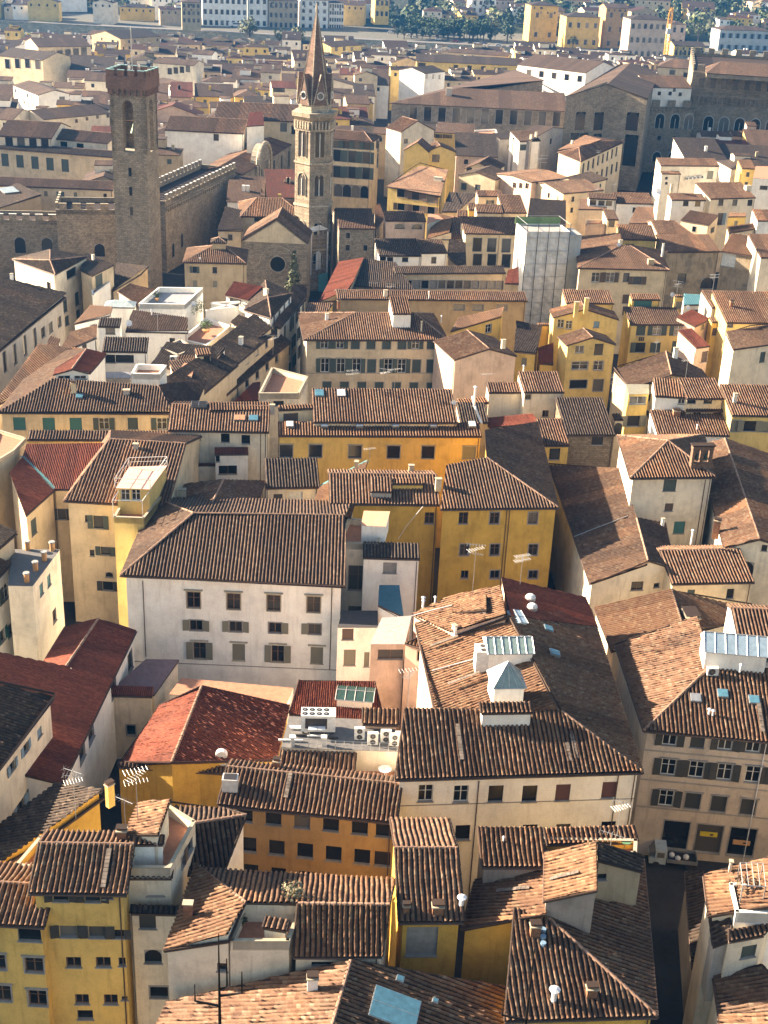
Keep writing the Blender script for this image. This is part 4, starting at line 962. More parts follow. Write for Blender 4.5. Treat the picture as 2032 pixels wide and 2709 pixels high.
V = mk('D1', dict(A=(90, 428, 17.5), B=(-160, 700, 17.5), C=(-500, 560, 19.5), D=(-200, 330, 19.5)))
build('le1', 'white over cream house at the left edge with green shutters', V, [['A', 'B', 'C', 'D']], 'white', 'brown', oh=.25,
      W=[(('A', 'B'), 'D1', [(45, 650)], 1.3, 1.6, 'sgm'), (('A', 'B'), 'D1', [(98, 935), (20, 1000)], .9, 1.3, 'sG')])
V = mk('D1', dict(A=(-200, 470, 20), B=(135, 185, 20), C=(-60, 100, 21), D=(-400, 300, 21)))
build('le2', 'dark roofed house at the left edge above the green shutters', V, [['A', 'B', 'C', 'D']], 'sand', 'dark', oh=.3)
# courtyard house upper left
V, F = hip('C1', (512, 1285), (1345, 1335), (870, 812), (1350, 800), 18.5, 17, hr=False)
build('cy3', 'pale house with a sunlit rust coloured roof and dark green shutters', V, F, 'sand', 'tile', oh=.4,
      W=[(('A', 'B'), 'D1', [(785, 95)], .95, 1.5, 'sg'), (('A', 'B'), 'D1', [(697, 65), (735, 340)], .45, .75, 'l'), (('A', 'B'), 'D1', [(842, 325)], .9, 1.0, 'sg'), (('A', 'B'), 'D1', [(872, 515)], .75, .6, 'a'), (('A', 'B'), 'D1', [(862, 605)], 1.0, 1.1, 'sd')])
V = mk('C1', dict(A=(435, 1192, 17.6), B=(612, 1195, 17.6)))
for k_, p_ in (('C', (855, 822)), ('D', (215, 832)), ('E', (180, 932))):
    q, _, _ = onroof('C1', p_, V['A'], V['B'], 17); V[k_] = q
build('cy2', 'half shaded red roof in the angle of the courtyard', V, [['A', 'B', 'C', 'D', 'E']], 'sand', 'red', oh=.2, W=[(('A', 'B'), 'D1', [(460, 30)], .8, 1.3, 'sd')])
V = mk('C1', dict(A=(435, 1195, 17.6), B=(205, 1402, 17.6)))
for k_, p_ in (('C', (75, 1060)), ('D', (178, 935))):
    q, _, _ = onroof('C1', p_, V['A'], V['B'], 17); V[k_] = q
build('cy1', 'shaded red wing with tall shutters on the left of the courtyard', V, [['A', 'B', 'C', 'D']], 'sand', 'red', oh=.2, W=[(('A', 'B'), 'D1', [(270, 130)], 1.1, 1.8, 'cg')])
V, F = quad('C1', [(-180, 1060), (115, 880), (210, 780), (-60, 700)], 20.5)
build('cy0', 'cream stair block with stepped parapets at the left edge', V, F, 'sand', flat=True, parapet=.5, oh=.05)
V = mk('C1', dict(A=(-150, 800, 21.5), B=(125, 690, 21.5), C=(60, 640, 22.2), D=(-150, 700, 22.2)))
# stair tower with the white frame
V, F = quad('C1', [(905, 1412), (1150, 1422), (1290, 1250), (1000, 1240)], 19.3)
build('st1', 'pale yellow stair tower with an open top balcony', V, F, 'lemon', flat=True, parapet=.8, oh=.03)
V, F = quad('C1', [(925, 1180), (1195, 1190), (1335, 1000), (1030, 1010)], 22.2)
build('st2', 'stair tower top with a pink terrace inside a white metal frame', V, F, 'lemon', flat=True, floor=mat_plain('pink_floor', (.55, .33, .27), .85), oh=.12, W=[(('A', 'B'), 'C1', [(1000, 1235), (1085, 1235)], .8, 1.2, 'm')])
# ================= roofs behind the white building
V = mk('C2', dict(Rf=(275, 1115, 18.2), Rn=(120, 1440, 18.2), Lf=(-30, 1150, 16.4), Ln=(-250, 1545, 16.2), Gf=(605, 1125, 16.4), Gn=(500, 1440, 16.4)))
build('wbk', 'two-sided roof with a lit left slope behind the broad white house', V, [['Lf', 'Rf', 'Rn', 'Ln'], ['Rf', 'Gf', 'Gn', 'Rn']], 'sand', oh=.2)
V, F = shed('C2', (613, 1182), (1048, 1176), (680, 948), 16.6, 17)
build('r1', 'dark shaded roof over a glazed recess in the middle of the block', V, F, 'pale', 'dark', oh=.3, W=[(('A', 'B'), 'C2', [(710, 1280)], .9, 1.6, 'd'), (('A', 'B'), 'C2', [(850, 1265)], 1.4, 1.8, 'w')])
V = mk('C2', dict(A=(1046, 1174, 16.6), B=(945, 1420, 16.6), C=(1290, 1420, 18.4), D=(1430, 960, 18.6)))
build('r1b', 'sunlit side slope beyond a green copper valley gutter', V, [['A', 'B', 'C', 'D']], 'sand', 'orange', oh=.2)
# yellow building
V = mk('C3', dict(A=(495, 1352, 19), B=(1442, 1342, 19)))
q, _, _ = onroof('C3', (865, 938), V['A'], V['B'], 17); V['R'] = q
q, _, _ = onroof('C3', (545, 1000), V['A'], V['B'], 17); V['S'] = q
V['C'] = P('C3', 1275, 655, 19.0); V['T'] = onp('C3', (852, 722), V['B'], V['C'], V['R'])
build('yel', 'big mustard yellow building with stone framed windows', V, [['A', 'B', 'R', 'S'], ['B', 'C', 'T', 'R']], 'ochre', 'brown', oh=.35,
      W=[(('A', 'B'), 'D3', [(682, 62)], .9, 1.35, 'n'), (('A', 'B'), 'D3', [(930, 62), (1237, 62)], .9, 1.35, 'Fn'), (('A', 'B'), 'D3', [(690, 315), (932, 315), (1238, 315)], .9, 1.35, 'Fn'), (('A', 'B'), 'D3', [(692, 512)], .75, .95, 'n'), (('A', 'B'), 'D3', [(932, 512), (1238, 512)], .9, 1.0, 'Fn')])
for x_ in (1030, 1052): pipe('yel', ('A', 'B'), 'C3', x_, 1352)
V, F = gx('C3', (-390, 1308), (500, 1318), (0, 1070), 18.7, 17, back=.7)
build('yel2', 'left wing of the mustard building with a roof box', V, F, 'ochre', 'tile', oh=.3, W=[(('A', 'B'), 'D3', [(410, 62)], .9, 1.35, 'n')])
V, F = shed('C3', (115, 1150), (362, 1152), (180, 1105), 20.4, 12)
build('yel3', '', V, F, 'yellow', 'orange', parent=BL['yel2'], name='dormer', oh=.05, base=18)
V, F = shed('C2', (1448, 1212), (1622, 1215), (1480, 1092), 20.0, 17)
build('yel4', '', V, F, 'grey', 'tile', parent=BL['yel2'], name='dormer', oh=.1, base=18)
# ================= right side
V = mk('C4', dict(A=(560, 1104, 21), B=(1242, 1096, 21), C=(1150, 757, 21), D=(458, 762, 21), R=(862, 806, 23.6)))
build('tw', 'square cream tower house with a four-sided tiled roof', V, [['A', 'B', 'R'], ['B', 'C', 'R'], ['C', 'D', 'R'], ['D', 'A', 'R']], 'pale', 'tile', oh=.45,
      W=[(('A', 'B'), 'C4', [(875, 1158)], 1.3, 1.4, 'sgn'), (('A', 'B'), 'C4', [(868, 1333)], .85, .95, 'cb'), (('A', 'B'), 'D4', [(950, 138)], 1.15, 1.5, 'cG')])
pipe('tw', ('A', 'B'), 'C4', 1160, 1110)
V = mk('C4', dict(Rf=(1315, 788, 18.6), Lf=(1090, 845, 16.6), Rr=(1760, 940, 16.6), Rn=(1592, 1592, 18.6), Ln=(1310, 1660, 16.6), Nr=(2130, 1760, 16.6)))
build('tr', 'long gabled hall right of the cream tower house', V, [['Lf', 'Rf', 'Rn', 'Ln'], ['Rf', 'Rr', 'Nr', 'Rn']], 'pale', 'tile', oh=.3, W=[(('Rn', 'Nr'), 'D4', [(1630, 300)], .5, .7, 'l'), (('Ln', 'Rn'), 'D4', [(1590, 480)], 1.4, 1.6, 'a')])
V = mk('D4', dict(Rn=(702, 405, 16.8), Rf=(505, -330, 16.8), Ln=(240, 590, 13.8), Lf=(-90, -375, 13.8), Gn=(906, 465, 15.2), Gf=(840, 108, 15.2)))
V['Rm'] = V['Rn'] + (V['Rf']-V['Rn'])*.42
build('tl', 'long dark sided hall with a cream gable left of the tower house', V, [['Ln', 'Rn', 'Rm', 'Rf', 'Lf'], ['Rn', 'Gn', 'Gf', 'Rm']], 'pale', 'brown', oh=.25,
      W=[(('Ln', 'Rn'), 'D4', [(630, 602)], 1.15, 1.0, 'n'), (('Rn', 'Gn'), 'D4', [(770, 598)], .6, .5, 'l')])
V, F = gx('D4', (888, 590), (1552, 577), (1200, 318), 14.8, 17, back=.5)
build('db', 'cream outbuilding with a striped roof below the tower house', V, F, 'cream', 'tile', oh=.25)
V = mk('D4', dict(A=(272, 775, 13.6), B=(415, 1130, 13.6), C=(985, 950, 16.4), D=(888, 638, 16.4), E=(1530, 745, 14.2), G=(1290, 920, 14.2)))
build('dc', 'broad ridged roof, bright on its left and dark on its right', V, [['A', 'B', 'C', 'D'], ['D', 'C', 'G', 'E']], 'cream', 'orange', oh=.25)
V = mk('D4', dict(A=(668, 1760, 16.2), B=(2250, 1905, 16.2)))
for k_, p_ in (('R1', (1212, 1240)), ('R2', (2150, 1290))):
    q, _, _ = onroof('D4', p_, V['A'], V['B'], 17); V[k_] = q
zr = (V['R1'].z+V['R2'].z)/2; V['R1'].z = V['R2'].z = zr
V['D'] = P('D4', 440, 1075, 16.2); V['Rw'] = P('D4', 1095, 850, zr)
build('sb', 'street palazzo with striped stone courses, white casements and shops below', V, [['A', 'B', 'R2', 'R1'], ['A', 'R1', 'Rw', 'D']], 'beige', 'tile', oh=.5,
      W=[(('A', 'B'), 'A4', (875, 472, 1765, 545, 5), 1.0, 1.15, 'sdm'), (('A', 'B'), 'A4', (865, 692, 1765, 770, 5), 1.05, 1.6, 'sdmh'), (('A', 'B'), 'A4', [(848, 940)], 1.05, 1.6, 'sdmh'),
         (('A', 'B'), 'A4', [(1058, 962), (1265, 985), (1500, 1010)], 1.1, 1.6, 'cdFh'), (('A', 'B'), 'A4', [(920, 1235), (1185, 1265), (1450, 1290)], 1.9, 2.9, 'F')])
for yy in ((900, 575), (900, 810), (900, 1030)): string_course('sb', ('A', 'B'), 'A4', yy, .16)
for x_, y_ in ((1080, 150), (1295, 115), (1545, 165)): skylight('sb', 'A4', x_, y_, 1.0, 1.0, m=M_METAL if x_ < 1100 else None)
pipe('sb', ('A', 'B'), 'A4', 1645, 500, m=M_WMETAL)
V, F = gx('D4', (1420, 1050), (1900, 1075), (1500, 790), 18.6, 17, back=.4)
build('wg', 'white house with a blazing left wall and striped roof at the right edge', V, F, 'white', 'tile', oh=.15)
# ================= middle distance, centre
V, F = shed('C2', (712, 765), (2338, 772), (1000, 655), 19, 17)
build('yr', 'long low facade turning from cream to yellow, with a row of white rooflights', V, F, 'yellow', 'orange', oh=.2,
      W=[(('A', 'B'), 'C2', [(755, 885), (1010, 885), (1325, 890), (1633, 893)], 1.35, 1.6, 'Fh'), (('A', 'B'), 'C3', [(400, 895)], 1.35, 1.6, 'Fh'), (('A', 'B'), 'C3', [(728, 898)], 1.35, 1.6, 'Fhcy')])
for x_ in (805, 1080, 1360, 1648, 1948, 2258): skylight('yr', 'C2', x_, 685, 1.0, 1.2, m=M_WMETAL, h=.25)
V, F = shed('C2', (990, 657), (2148, 662), (1500, 390), 20.4, 17)
build('dk', 'dark and light striped tile roof with two blue rooflights', V, F, 'pale', 'tile', oh=.2)
skylight('dk', 'C2', 1040, 430, 1.3, 1.6); skylight('dk', 'C2', 1215, 430, 1.2, 1.6, m=M_WMETAL); vent('dk', 'C3', 768, 520, 3, .18, M_WMETAL)
V, F = shed('C2', (715, 560), (1010, 545), (720, 525), 21.4, 17)
build('yl2', 'small cream end house with a shuttered arch above the row of rooflights', V, F, 'cream', 'orange', oh=.1, W=[(('A', 'B'), 'C2', [(812, 630)], 1.6, 1.5, 'cb')], base=10)
V, F = gx('C2', (-170, 722), (640, 738), (-50, 515), 19.6, 17)
build('cw', 'cream house with a striped roof, brown hatch and blue roof window', V, F, 'pale', 'tile', oh=.3, W=[(('A', 'B'), 'C2', [(290, 780), (453, 792)], .9, 1.1, 'b'), (('A', 'B'), 'C2', [(58, 775)], .9, .6, 'l')])
skylight('cw', 'C2', 405, 628, 1.6, 1.2, m=mat_plain('rust_hatch', (.42, .19, .10), .8)); skylight('cw', 'C2', 515, 630, 1.3, 1.2); skylight('cw', 'C2', 80, 525, 2.2, 1.1, m=M_GLASS, h=.3)
V, F = shed('C2', (160, 565), (650, 560), (175, 500), 21.2, 15)
build('cwd', '', V, F, 'pale', 'orange', parent=BL['cw'], name='dormer', oh=.1, base=19)
pipe('cw', ('A', 'B'), 'C2', 572, 745)
V, F = shed('C2', (-170, 845), (208, 842), (-165, 798), 16.6, 17)
build('cw2', 'white lean-to house with a grey blue door', V, F, 'white', 'orange', oh=.08, W=[(('A', 'B'), 'C1', [(1445, 900)], .6, .7, 'l'), (('A', 'B'), 'C1', [(1465, 1080)], 2.1, 2.4, 'cg')])
V, F = shed('C2', (205, 912), (475, 910), (215, 858), 16.8, 17)
build('cw3', 'white house with a wide dark window and a red lean-to roof', V, F, 'white', 'red', oh=.1, W=[(('A', 'B'), 'C2', [(310, 1035)], 1.9, 1.1, 'n'), (('A', 'B'), 'C2', [(225, 945)], .4, .8, 'l')])
V, F = shed('C2', (50, 1000), (215, 1000), (55, 985), 14.6, 10)
build('cw4', 'low white wall block between the two white houses', V, F, 'peel', 'red', oh=.05)
# cream house with teal shutters
V = mk('C1', dict(A=(-20, 580, 19), B=(1378, 588, 19), R1=(432, 325, 21.6), R2=(1262, 366, 21.6), D=(345, 95, 19), Rd=(690, 70, 21.6), C=(1590, 470, 19), E=(1660, 310, 20.4)))
build('c1', 'long cream house with three teal shutters under a broad hip roof', V, [['A', 'B', 'R2', 'R1'], ['A', 'R1', 'Rd', 'D'], ['B', 'C', 'E', 'R2']], 'sand', 'brown', oh=.5,
      W=[(('A', 'B'), 'C1', [(155, 665), (390, 668), (605, 668)], 1.3, 1.6, 'cG'), (('A', 'B'), 'C1', [(830, 668), (1060, 665), (1292, 668)], 1.1, 1.5, 'sgm')])
chimney('c1', 'C1', 590, 420, 1.6, .8, 'sand', cap='tile'); skylight('c1', 'C1', 635, 455, 1.0, .8); chimney('c1', 'C1', 1010, 430, .7, 1.0, 'grey')
V, F = gx('C1', (440, 330), (700, 325), (570, 240), 22.6, 17, back=1.5)
V = mk('C1', dict(A=(425, 278, 22.4), B=(715, 268, 22.4), R1=(575, 232, 23.2), D=(440, 225, 22.4), R2=(690, 75, 23.2), C=(850, 110, 22.4)))
build('c1p', 'white penthouse with a band of white windows and an orange and red gable roof', {k: V[k] for k in ('A', 'B', 'R1', 'R2', 'C', 'D')}, [['A', 'R1', 'R2', 'D'], ['R1', 'B', 'C', 'R2']], 'white', 'red', oh=.25, W=[(('A', 'R1'), 'C1', [(512, 298)], 1.3, .5, 'm'), (('R1', 'B'), 'C1', [(640, 298)], 1.3, .5, 'm')], base=15)
V, F = quad('C1', [(1050, 345), (1270, 350), (1330, 205), (1090, 195)], 21.4)
V, F = quad('C1', [(1045, 268), (1275, 272), (1330, 200), (1090, 190)], 23.0)
build('c1t', 'white box terrace with a peach floor set in dark roofs', V, F, 'white', flat=True, parapet=.9, oh=.03, base=15)
V, F = shed('C1', (215, 797), (1352, 802), (215, 722), 17.4, 12)
build('c1l', 'low strip of weathered tiles over a narrow yellow wall', V, F, 'lemon', 'brown', oh=.12)
skylight('c1l', 'C1', 1045, 785, 4.2, 1.2, m=mat_plain('ribbed_glass', (.42, .48, .45), .3)); 
V, F = shed('C1', (1238, 885), (1340, 880), (1290, 800), 17.6, 10)
build('ybx', 'bright yellow wall wedge beside the tiled courtyard roof', V, F, 'yellow', mat_plain('yellow_sheet', (.55, .40, .10), .8), oh=.02, lod=2, ridge=False)
# terraces between c1 and the diagonal roofs
V, F = quad('C2', [(555, 425), (880, 425), (950, 290), (660, 215)], 18.4)
build('gt', 'grey walled roof terrace with a patch of sunlit floor', V, F, 'peel', flat=True, parapet=1.0, oh=.03, W=[(('A', 'B'), 'C2', [(715, 505)], 1.2, .7, 'b')])
# diagonal dark houses
V = mk('C2', dict(A=(50, 470, 17.5), B=(690, -60, 17.5), C=(520, -210, 19.2), D=(-150, 300, 19.2)))
build('dg1', 'long dark roofed house running diagonally with a cream window wall', V, [['A', 'B', 'C', 'D']], 'sand', 'dark', oh=.25, W=[(('A', 'B'), 'C2', (110, 470, 620, 5, 7), 1.0, 1.2, 'd')])
V = mk('C2', dict(A=(300, 440, 14.2), B=(815, 15, 14.2), C=(720, -50, 15.2), D=(215, 360, 15.2)))
build('dg2', 'lower black roof stepping down the diagonal street', V, [['A', 'B', 'C', 'D']], 'sand', 'dark', oh=.35, W=[(('A', 'B'), 'C2', (380, 410, 700, 130, 5), 1.2, 1.5, 'd')])
V = mk('C2', dict(A=(360, 490, 13), B=(560, 480, 13), C=(570, 335, 14), D=(510, 340, 14)))
build('rdw', 'small red brown roof wedge behind the grey walled terrace', V, [['A', 'B', 'C', 'D']], 'sand', 'red', oh=.1)
V = mk('C1', dict(A=(1545, 500, 18), B=(1900, 200, 18), C=(1700, 60, 20), D=(1270, 340, 20)))
build('dg3', 'dark roof with an orange flashing right of the teal shutter house', V, [['A', 'B', 'C', 'D']], 'sand', 'dark', oh=.2)
# ---- island block, upper left
V = mk('M1', dict(A=(528, 1015, 19), B=(-350, 1730, 19), C=(-700, 1150, 22.5), D=(0, 858, 22.5)))
build('is1', 'huge dark roof with a grey windowed wall along the left street', V, [['A', 'B', 'C', 'D']], 'grey', 'dark', oh=.5,
      W=[(('A', 'B'), 'M1', [(475, 1210), (405, 1255), (345, 1295)], 1.5, 1.6, 'd'), (('A', 'B'), 'M1', [(280, 1340), (200, 1400), (120, 1470), (40, 1530)], 1.2, 3.0, 'd')])
V = mk('M1', dict(A=(100, 712, 21), B=(442, 832, 21), C=(700, 690, 21), D=(400, 636, 21), R=(400, 720, 23)))
build('is2', 'white sided house with an open loggia under brown roofs', V, [['A', 'B', 'R'], ['B', 'C', 'R'], ['C', 'D', 'R'], ['D', 'A', 'R']], 'pale', 'dark', oh=.25, lod=1,
      W=[(('B', 'C'), 'M1', [(570, 820)], 3.2, 1.4, 'd'), (('A', 'B'), 'M1', [(390, 925)], 1.0, 1.3, 'd'), (('B', 'C'), 'M1', [(520, 1080), (615, 1025)], 1.3, 2.2, 'cg'), (('B', 'C'), 'M1', [(535, 1200), (625, 1150)], 1.3, 1.6, 'cg')])
V = mk('M1', dict(A=(640, 800, 20), B=(735, 848, 20), C=(912, 758, 20), D=(690, 660, 20)))
build('is3', 'dark roofed house with a white balcony wall left of the brick tower', V, [['A', 'B', 'C', 'D']], 'sand', 'dark', oh=.2, W=[(('B', 'C'), 'M1', [(790, 880)], 2.2, 2.0, 'cg')])
V = mk('M1', dict(A=(740, 1000, 17), B=(880, 890, 17), C=(850, 870, 17), D=(730, 960, 17)))
build('is3b', 'narrow white balcony block below the dark roofed house', V, [['A', 'B', 'C', 'D']], 'white', flat=True, oh=.02, parapet=.3)
V = mk('M1', dict(A=(900, 965, 15), B=(1130, 830, 15), C=(1190, 770, 16), D=(925, 770, 16)))
build('is4', 'dark sunken roof beside the foot of the brick tower', V, [['A', 'B', 'C', 'D']], 'tan', 'dark', oh=.2)
V = mk('M1', dict(A=(940, 970, 18.8), B=(1110, 1080, 18.8), C=(1250, 960, 19.6), D=(1040, 905, 19.6)))
build('is5', 'sunlit tile roof beside the white roof terrace', V, [['A', 'B', 'C', 'D']], 'pale', 'orange', oh=.2)
V, F = quad('M1', [(1105, 1068), (1475, 1072), (1620, 940), (1255, 920)], 20.4)
V['D'] = V['A'] + (V['C']-V['B'])
build('wt', 'white roof terrace with a low parapet and garden chairs, below the brick tower', V, F, 'white', flat=True, parapet=1.0, oh=.03, base=10, floor=mat_plain('grey_paving', (.26, .26, .27), .8))
V = mk('M1', dict(A=(860, 1108, 18.6), B=(1075, 1112, 18.6), R1=(960, 1050, 19.4), C=(1100, 1060, 18.6), D=(930, 1045, 18.6)))
V, F = box_roof(V['R1'].x, V['R1'].y, 6, 4, .1, 18.8, 25, 'hip')
build('gl', 'pale glass hipped skylight by the white roof terrace', V, F, 'white', mat_plain('pale_glass', (.36, .42, .42), .25), oh=.05, lod=2, ridge=False, name='skylight_house', cat='skylight', base=12)
V = mk('M1', dict(A=(455, 1475, 18), B=(770, 1340, 18), C=(775, 1235, 18.8), D=(560, 1300, 18.8)))
build('is6', 'long white rooftop house with a sunlit roof at the left', V, [['A', 'B', 'C', 'D']], 'white', 'orange', oh=.12, W=[(('A', 'B'), 'M1', [(672, 1385)], .9, 1.0, 'l')])
V = mk('M1', dict(A=(350, 1460, 18), B=(455, 1450, 18), C=(480, 1350, 18.6), D=(400, 1330, 18.6)))
build('is6b', 'low white hut with potted plants at the tip of the roofs', V, [['A', 'B', 'C', 'D']], 'white', 'orange', oh=.1)
V = mk('M1', dict(A=(590, 1230, 19), B=(880, 1160, 19), C=(900, 1095, 19.6), D=(720, 1090, 19.6)))
build('is6c', 'white parapet house with a curved sunlit roof edge', V, [['A', 'B', 'C', 'D']], 'white', 'orange', oh=.12)
V, F = shed('M1', (780, 1250), (955, 1255), (790, 1180), 20, 17)
build('is7', 'small white cabin with a blue window on the island roofs', V, F, 'white', 'dark', oh=.1, W=[(('A', 'B'), 'M1', [(880, 1285)], 1.2, .9, 'n')])
V, F = shed('M1', (815, 1450), (1175, 1455), (900, 1335), 19.4, 17)
build('is8', 'white house with two wide dark openings under a dark roof', V, F, 'white', 'dark', oh=.1, W=[(('A', 'B'), 'C1', [(880, 148)], 1.2, 1.2, 'l'), (('A', 'B'), 'C1', [(995, 148)], 2.2, 1.1, 'l')])
V = mk('C1', dict(A=(-60, 480, 17.5), B=(400, 300, 17.5), C=(680, 80, 19.8), D=(300, 120, 19.8)))
V = mk('M1', dict(A=(1000, 1290, 18.8), B=(1500, 1300, 18.8), C=(1500, 1180, 20.2), D=(1060, 1130, 20.2)))
build('is9', 'brown roof cluttered with dishes and pots', V, [['A', 'B', 'C', 'D']], 'white', 'brown', oh=.12)
V = mk('M1', dict(A=(1200, 1560, 18.2), B=(1650, 1640, 18.2), C=(1800, 1420, 20), D=(1330, 1370, 20)))
build('is10', 'grey brown roof with a tent shaped skylight and a fan unit', V, [['A', 'B', 'C', 'D']], 'white', 'dark', oh=.12)
V = mk('M1', dict(A=(850, 1640, 16.5), B=(1250, 1640, 16.5), C=(1300, 1500, 17), D=(860, 1500, 17)))
V = mk('M1', dict(A=(740, 1660, 17.6), B=(1040, 1660, 17.6), C=(1100, 1610, 18.2), D=(850, 1610, 18.2)))
build('is10b', 'grey walled yard among the island roofs', V, [['A', 'B', 'C', 'D']], 'grey', flat=True, oh=.02, floor=mat_plain('grey_paving', (.26, .26, .27), .8))
V = mk('M1', dict(A=(-80, 1900, 17.5), B=(420, 1690, 17.5), C=(700, 1430, 20), D=(300, 1440, 20)))
build('is11', 'sunlit tile slope on the street side of the island block', V, [['A', 'B', 'C', 'D']], 'pale', 'orange', oh=.2)
V = mk('M2', dict(A=(285, 1000, 19.6), B=(470, 1040, 19.6), C=(590, 930, 20.4), D=(360, 890, 20.4)))
build('is12', 'little white house with a rust coloured roof below the church', V, [['A', 'B', 'C', 'D']], 'white', 'red', oh=.25, W=[(('A', 'B'), 'M2', [(370, 1045)], 2.0, .9, 'l')])
V = mk('M2', dict(A=(440, 1118, 19.5), B=(655, 1180, 19.5), C=(825, 985, 19.5), D=(610, 880, 19.5), R=(630, 1020, 21.2)))
build('is13', 'white walled house with a dark pyramid roof at the bend of the street', V, [['A', 'B', 'R'], ['B', 'C', 'R'], ['C', 'D', 'R'], ['D', 'A', 'R']], 'white', 'dark', oh=.2, lod=1, W=[(('B', 'C'), 'M2', (680, 1190, 800, 1040, 4), .9, 1.2, 'd')])
V = mk('M2', dict(A=(725, 1265, 17), B=(935, 1010, 17), C=(945, 915, 17.6), D=(835, 915, 18.4), E=(690, 1215, 18.4)))
build('is14', 'pale blue shaded facade curving along the street with green shutters', V, [['A', 'B', 'C', 'D', 'E']], 'white', 'brown', oh=.3,
      W=[(('A', 'B'), 'M2', (765, 1290, 915, 1095, 4), 1.1, 2.0, 'sg'), (('A', 'B'), 'M2', (785, 1440, 920, 1230, 4), 1.1, 2.0, 'sg'), (('A', 'B'), 'M2', (790, 1600, 925, 1370, 4), 1.1, 2.0, 'sg')])
V = mk('M2', dict(A=(330, 1215, 18), B=(540, 1345, 18), C=(665, 1255, 19), D=(400, 1150, 19)))
build('is15', 'speckled grey tile roof on the island block', V, [['A', 'B', 'C', 'D']], 'sand', 'dark', oh=.2, W=[(('B', 'C'), 'M2', [(590, 1330)], 1.6, 1.2, 'm')])
V = mk('M2', dict(A=(-60, 1350, 17.2), B=(150, 1400, 17.2), C=(330, 1240, 17.6), D=(130, 1180, 17.6)))
build('is16', 'planted roof terrace with a white parapet', V, [['A', 'B', 'C', 'D']], 'white', flat=True, parapet=.8, oh=.03)
V = mk('M2', dict(A=(300, 1640, 17.2), B=(560, 1380, 17.8), C=(380, 1290, 18.8), D=(110, 1500, 18.6)))
build('is17', 'long dark slope above the diagonal window wall', V, [['A', 'B', 'C', 'D']], 'sand', 'dark', oh=.1)
V = mk('C2', dict(A=(-110, 330, 18), B=(150, 290, 18), C=(200, 130, 19.4), D=(-160, 170, 19.4)))
build('iu1', 'rust stained roof with a white flue among the island roofs', V, [['A', 'B', 'C', 'D']], 'sand', 'brown', oh=.12)
V, F = shed('C2', (60, 125), (180, 118), (100, 70), 20.6, 14)
build('iu2', 'little kiosk with a bright tiled top on the dark roofs', V, F, 'sand', 'orange', oh=.15, W=[(('A', 'B'), 'C2', [(185, 135)], .8, .8, 'l')])
V, F = quad('C1', [(1410, 268), (1530, 290), (1560, 190), (1470, 180)], 19.6)
build('iu3', 'small white dormer box right of the peach floored terrace', V, F, 'white', flat=True, oh=.05)
V, F = quad('C1', [(1280, 60), (1420, 120), (1560, 60), (1440, -10)], 19.4)
build('iu4', 'grey brown terrace roof with a pale skylight hood', V, F, 'grey', flat=True, oh=.05, parapet=.3, floor=mat_plain('grey_paving', (.26, .26, .27), .8))
V, F = shed('M2', (-120, 1560), (130, 1580), (-60, 1480), 18.8, 14)
build('iu5', 'low sunlit lean-to beside the planted roof terrace', V, F, 'white', 'orange', oh=.1)
V, F = quad('M2', [(390, 1090), (130, 1120), (180, 1060), (400, 1050)], 19.0)
V['A'], V['B'] = V['B'], V['A']
build('iu6', 'narrow white walkway roof left of the dark pyramid roof', V, F, 'white', flat=True, oh=.03, parapet=.3)
# ================= centre palazzo with green shutters
V, F = hip('M2', (918, 1358), (2068, 1360), (1325, 1132), (1800, 1150), 18.5, 17)
build('cp', 'cream palazzo with two rows of grey green shutters in the middle of the photo', V, F, 'sand', 'tile', oh=.55,
      W=[(('A', 'B'), 'C2', (1080, 32, 1205, 32, 2), 1.0, 1.3, 'sgm'), (('A', 'B'), 'C2', (1328, 35, 1700, 38, 4), 1.1, 1.3, 'Fcg'), (('A', 'B'), 'C2', (1808, 35, 1928, 36, 2), 1.0, 1.3, 'sgm'),
         (('A', 'B'), 'C2', (1085, 200, 1338, 203, 3), 1.1, 2.1, 'sgmh'), (('A', 'B'), 'C2', [(1457, 205)], 1.1, 2.0, 'Fcg'), (('A', 'B'), 'C2', (1590, 205, 1698, 206, 2), 1.1, 2.1, 'sgmh'), (('A', 'B'), 'C2', (1815, 207, 1930, 207, 2), 1.1, 2.0, 'Fcg'),
         (('A', 'B'), 'C2', (1100, 372, 1930, 380, 7), 1.1, 1.6, 'Fcg')])
string_course('cp', ('A', 'B'), 'C2', (1500, 262), .15)
V, F = shed('M3', (118, 1150), (268, 1150), (120, 1010), 22.4, 17)
build('cpt', '', V, F, 'white', 'orange', parent=BL['cp'], name='roof_turret', oh=.1, base=18)
V, F = quad('M2', [(940, 1200), (1060, 1205), (1150, 1065), (935, 1062)], 17.5)
build('cpl', 'small yellow house with a striped roof left of the green shuttered palazzo', V, F, 'yellow', 'tile', oh=.1)
# long roofs behind it
V, F = gx('M3', (-330, 1030), (1195, 1047), (300, 965), 16.5, 17, back=.8)
build('ml', 'very long low tan range with blind windows', V, F, 'tan', 'tile', oh=.3, W=[(('A', 'B'), 'M3', [(650, 1095), (800, 1098), (990, 1098)], 1.6, 1.0, 'pF')])
V, F = shed('M3', (135, 828), (1022, 824), (300, 768), 17.5, 17)
build('ml2', 'long range with thirteen small square windows', V, F, 'sand', 'dark', oh=.3,
      W=[(('A', 'B'), 'M3', [(175, 912), (240, 912), (375, 912), (510, 912), (578, 913), (645, 913), (712, 914)], 1.1, 1.4, 'F'), (('A', 'B'), 'M3', [(308, 912), (443, 912), (778, 915), (845, 916), (910, 917), (978, 917)], 1.1, 1.4, 'Fp')])
V = mk('M3', dict(A=(1010, 905, 17.5), B=(1125, 910, 17.5), C=(1120, 775, 19.5), D=(1040, 800, 19)))
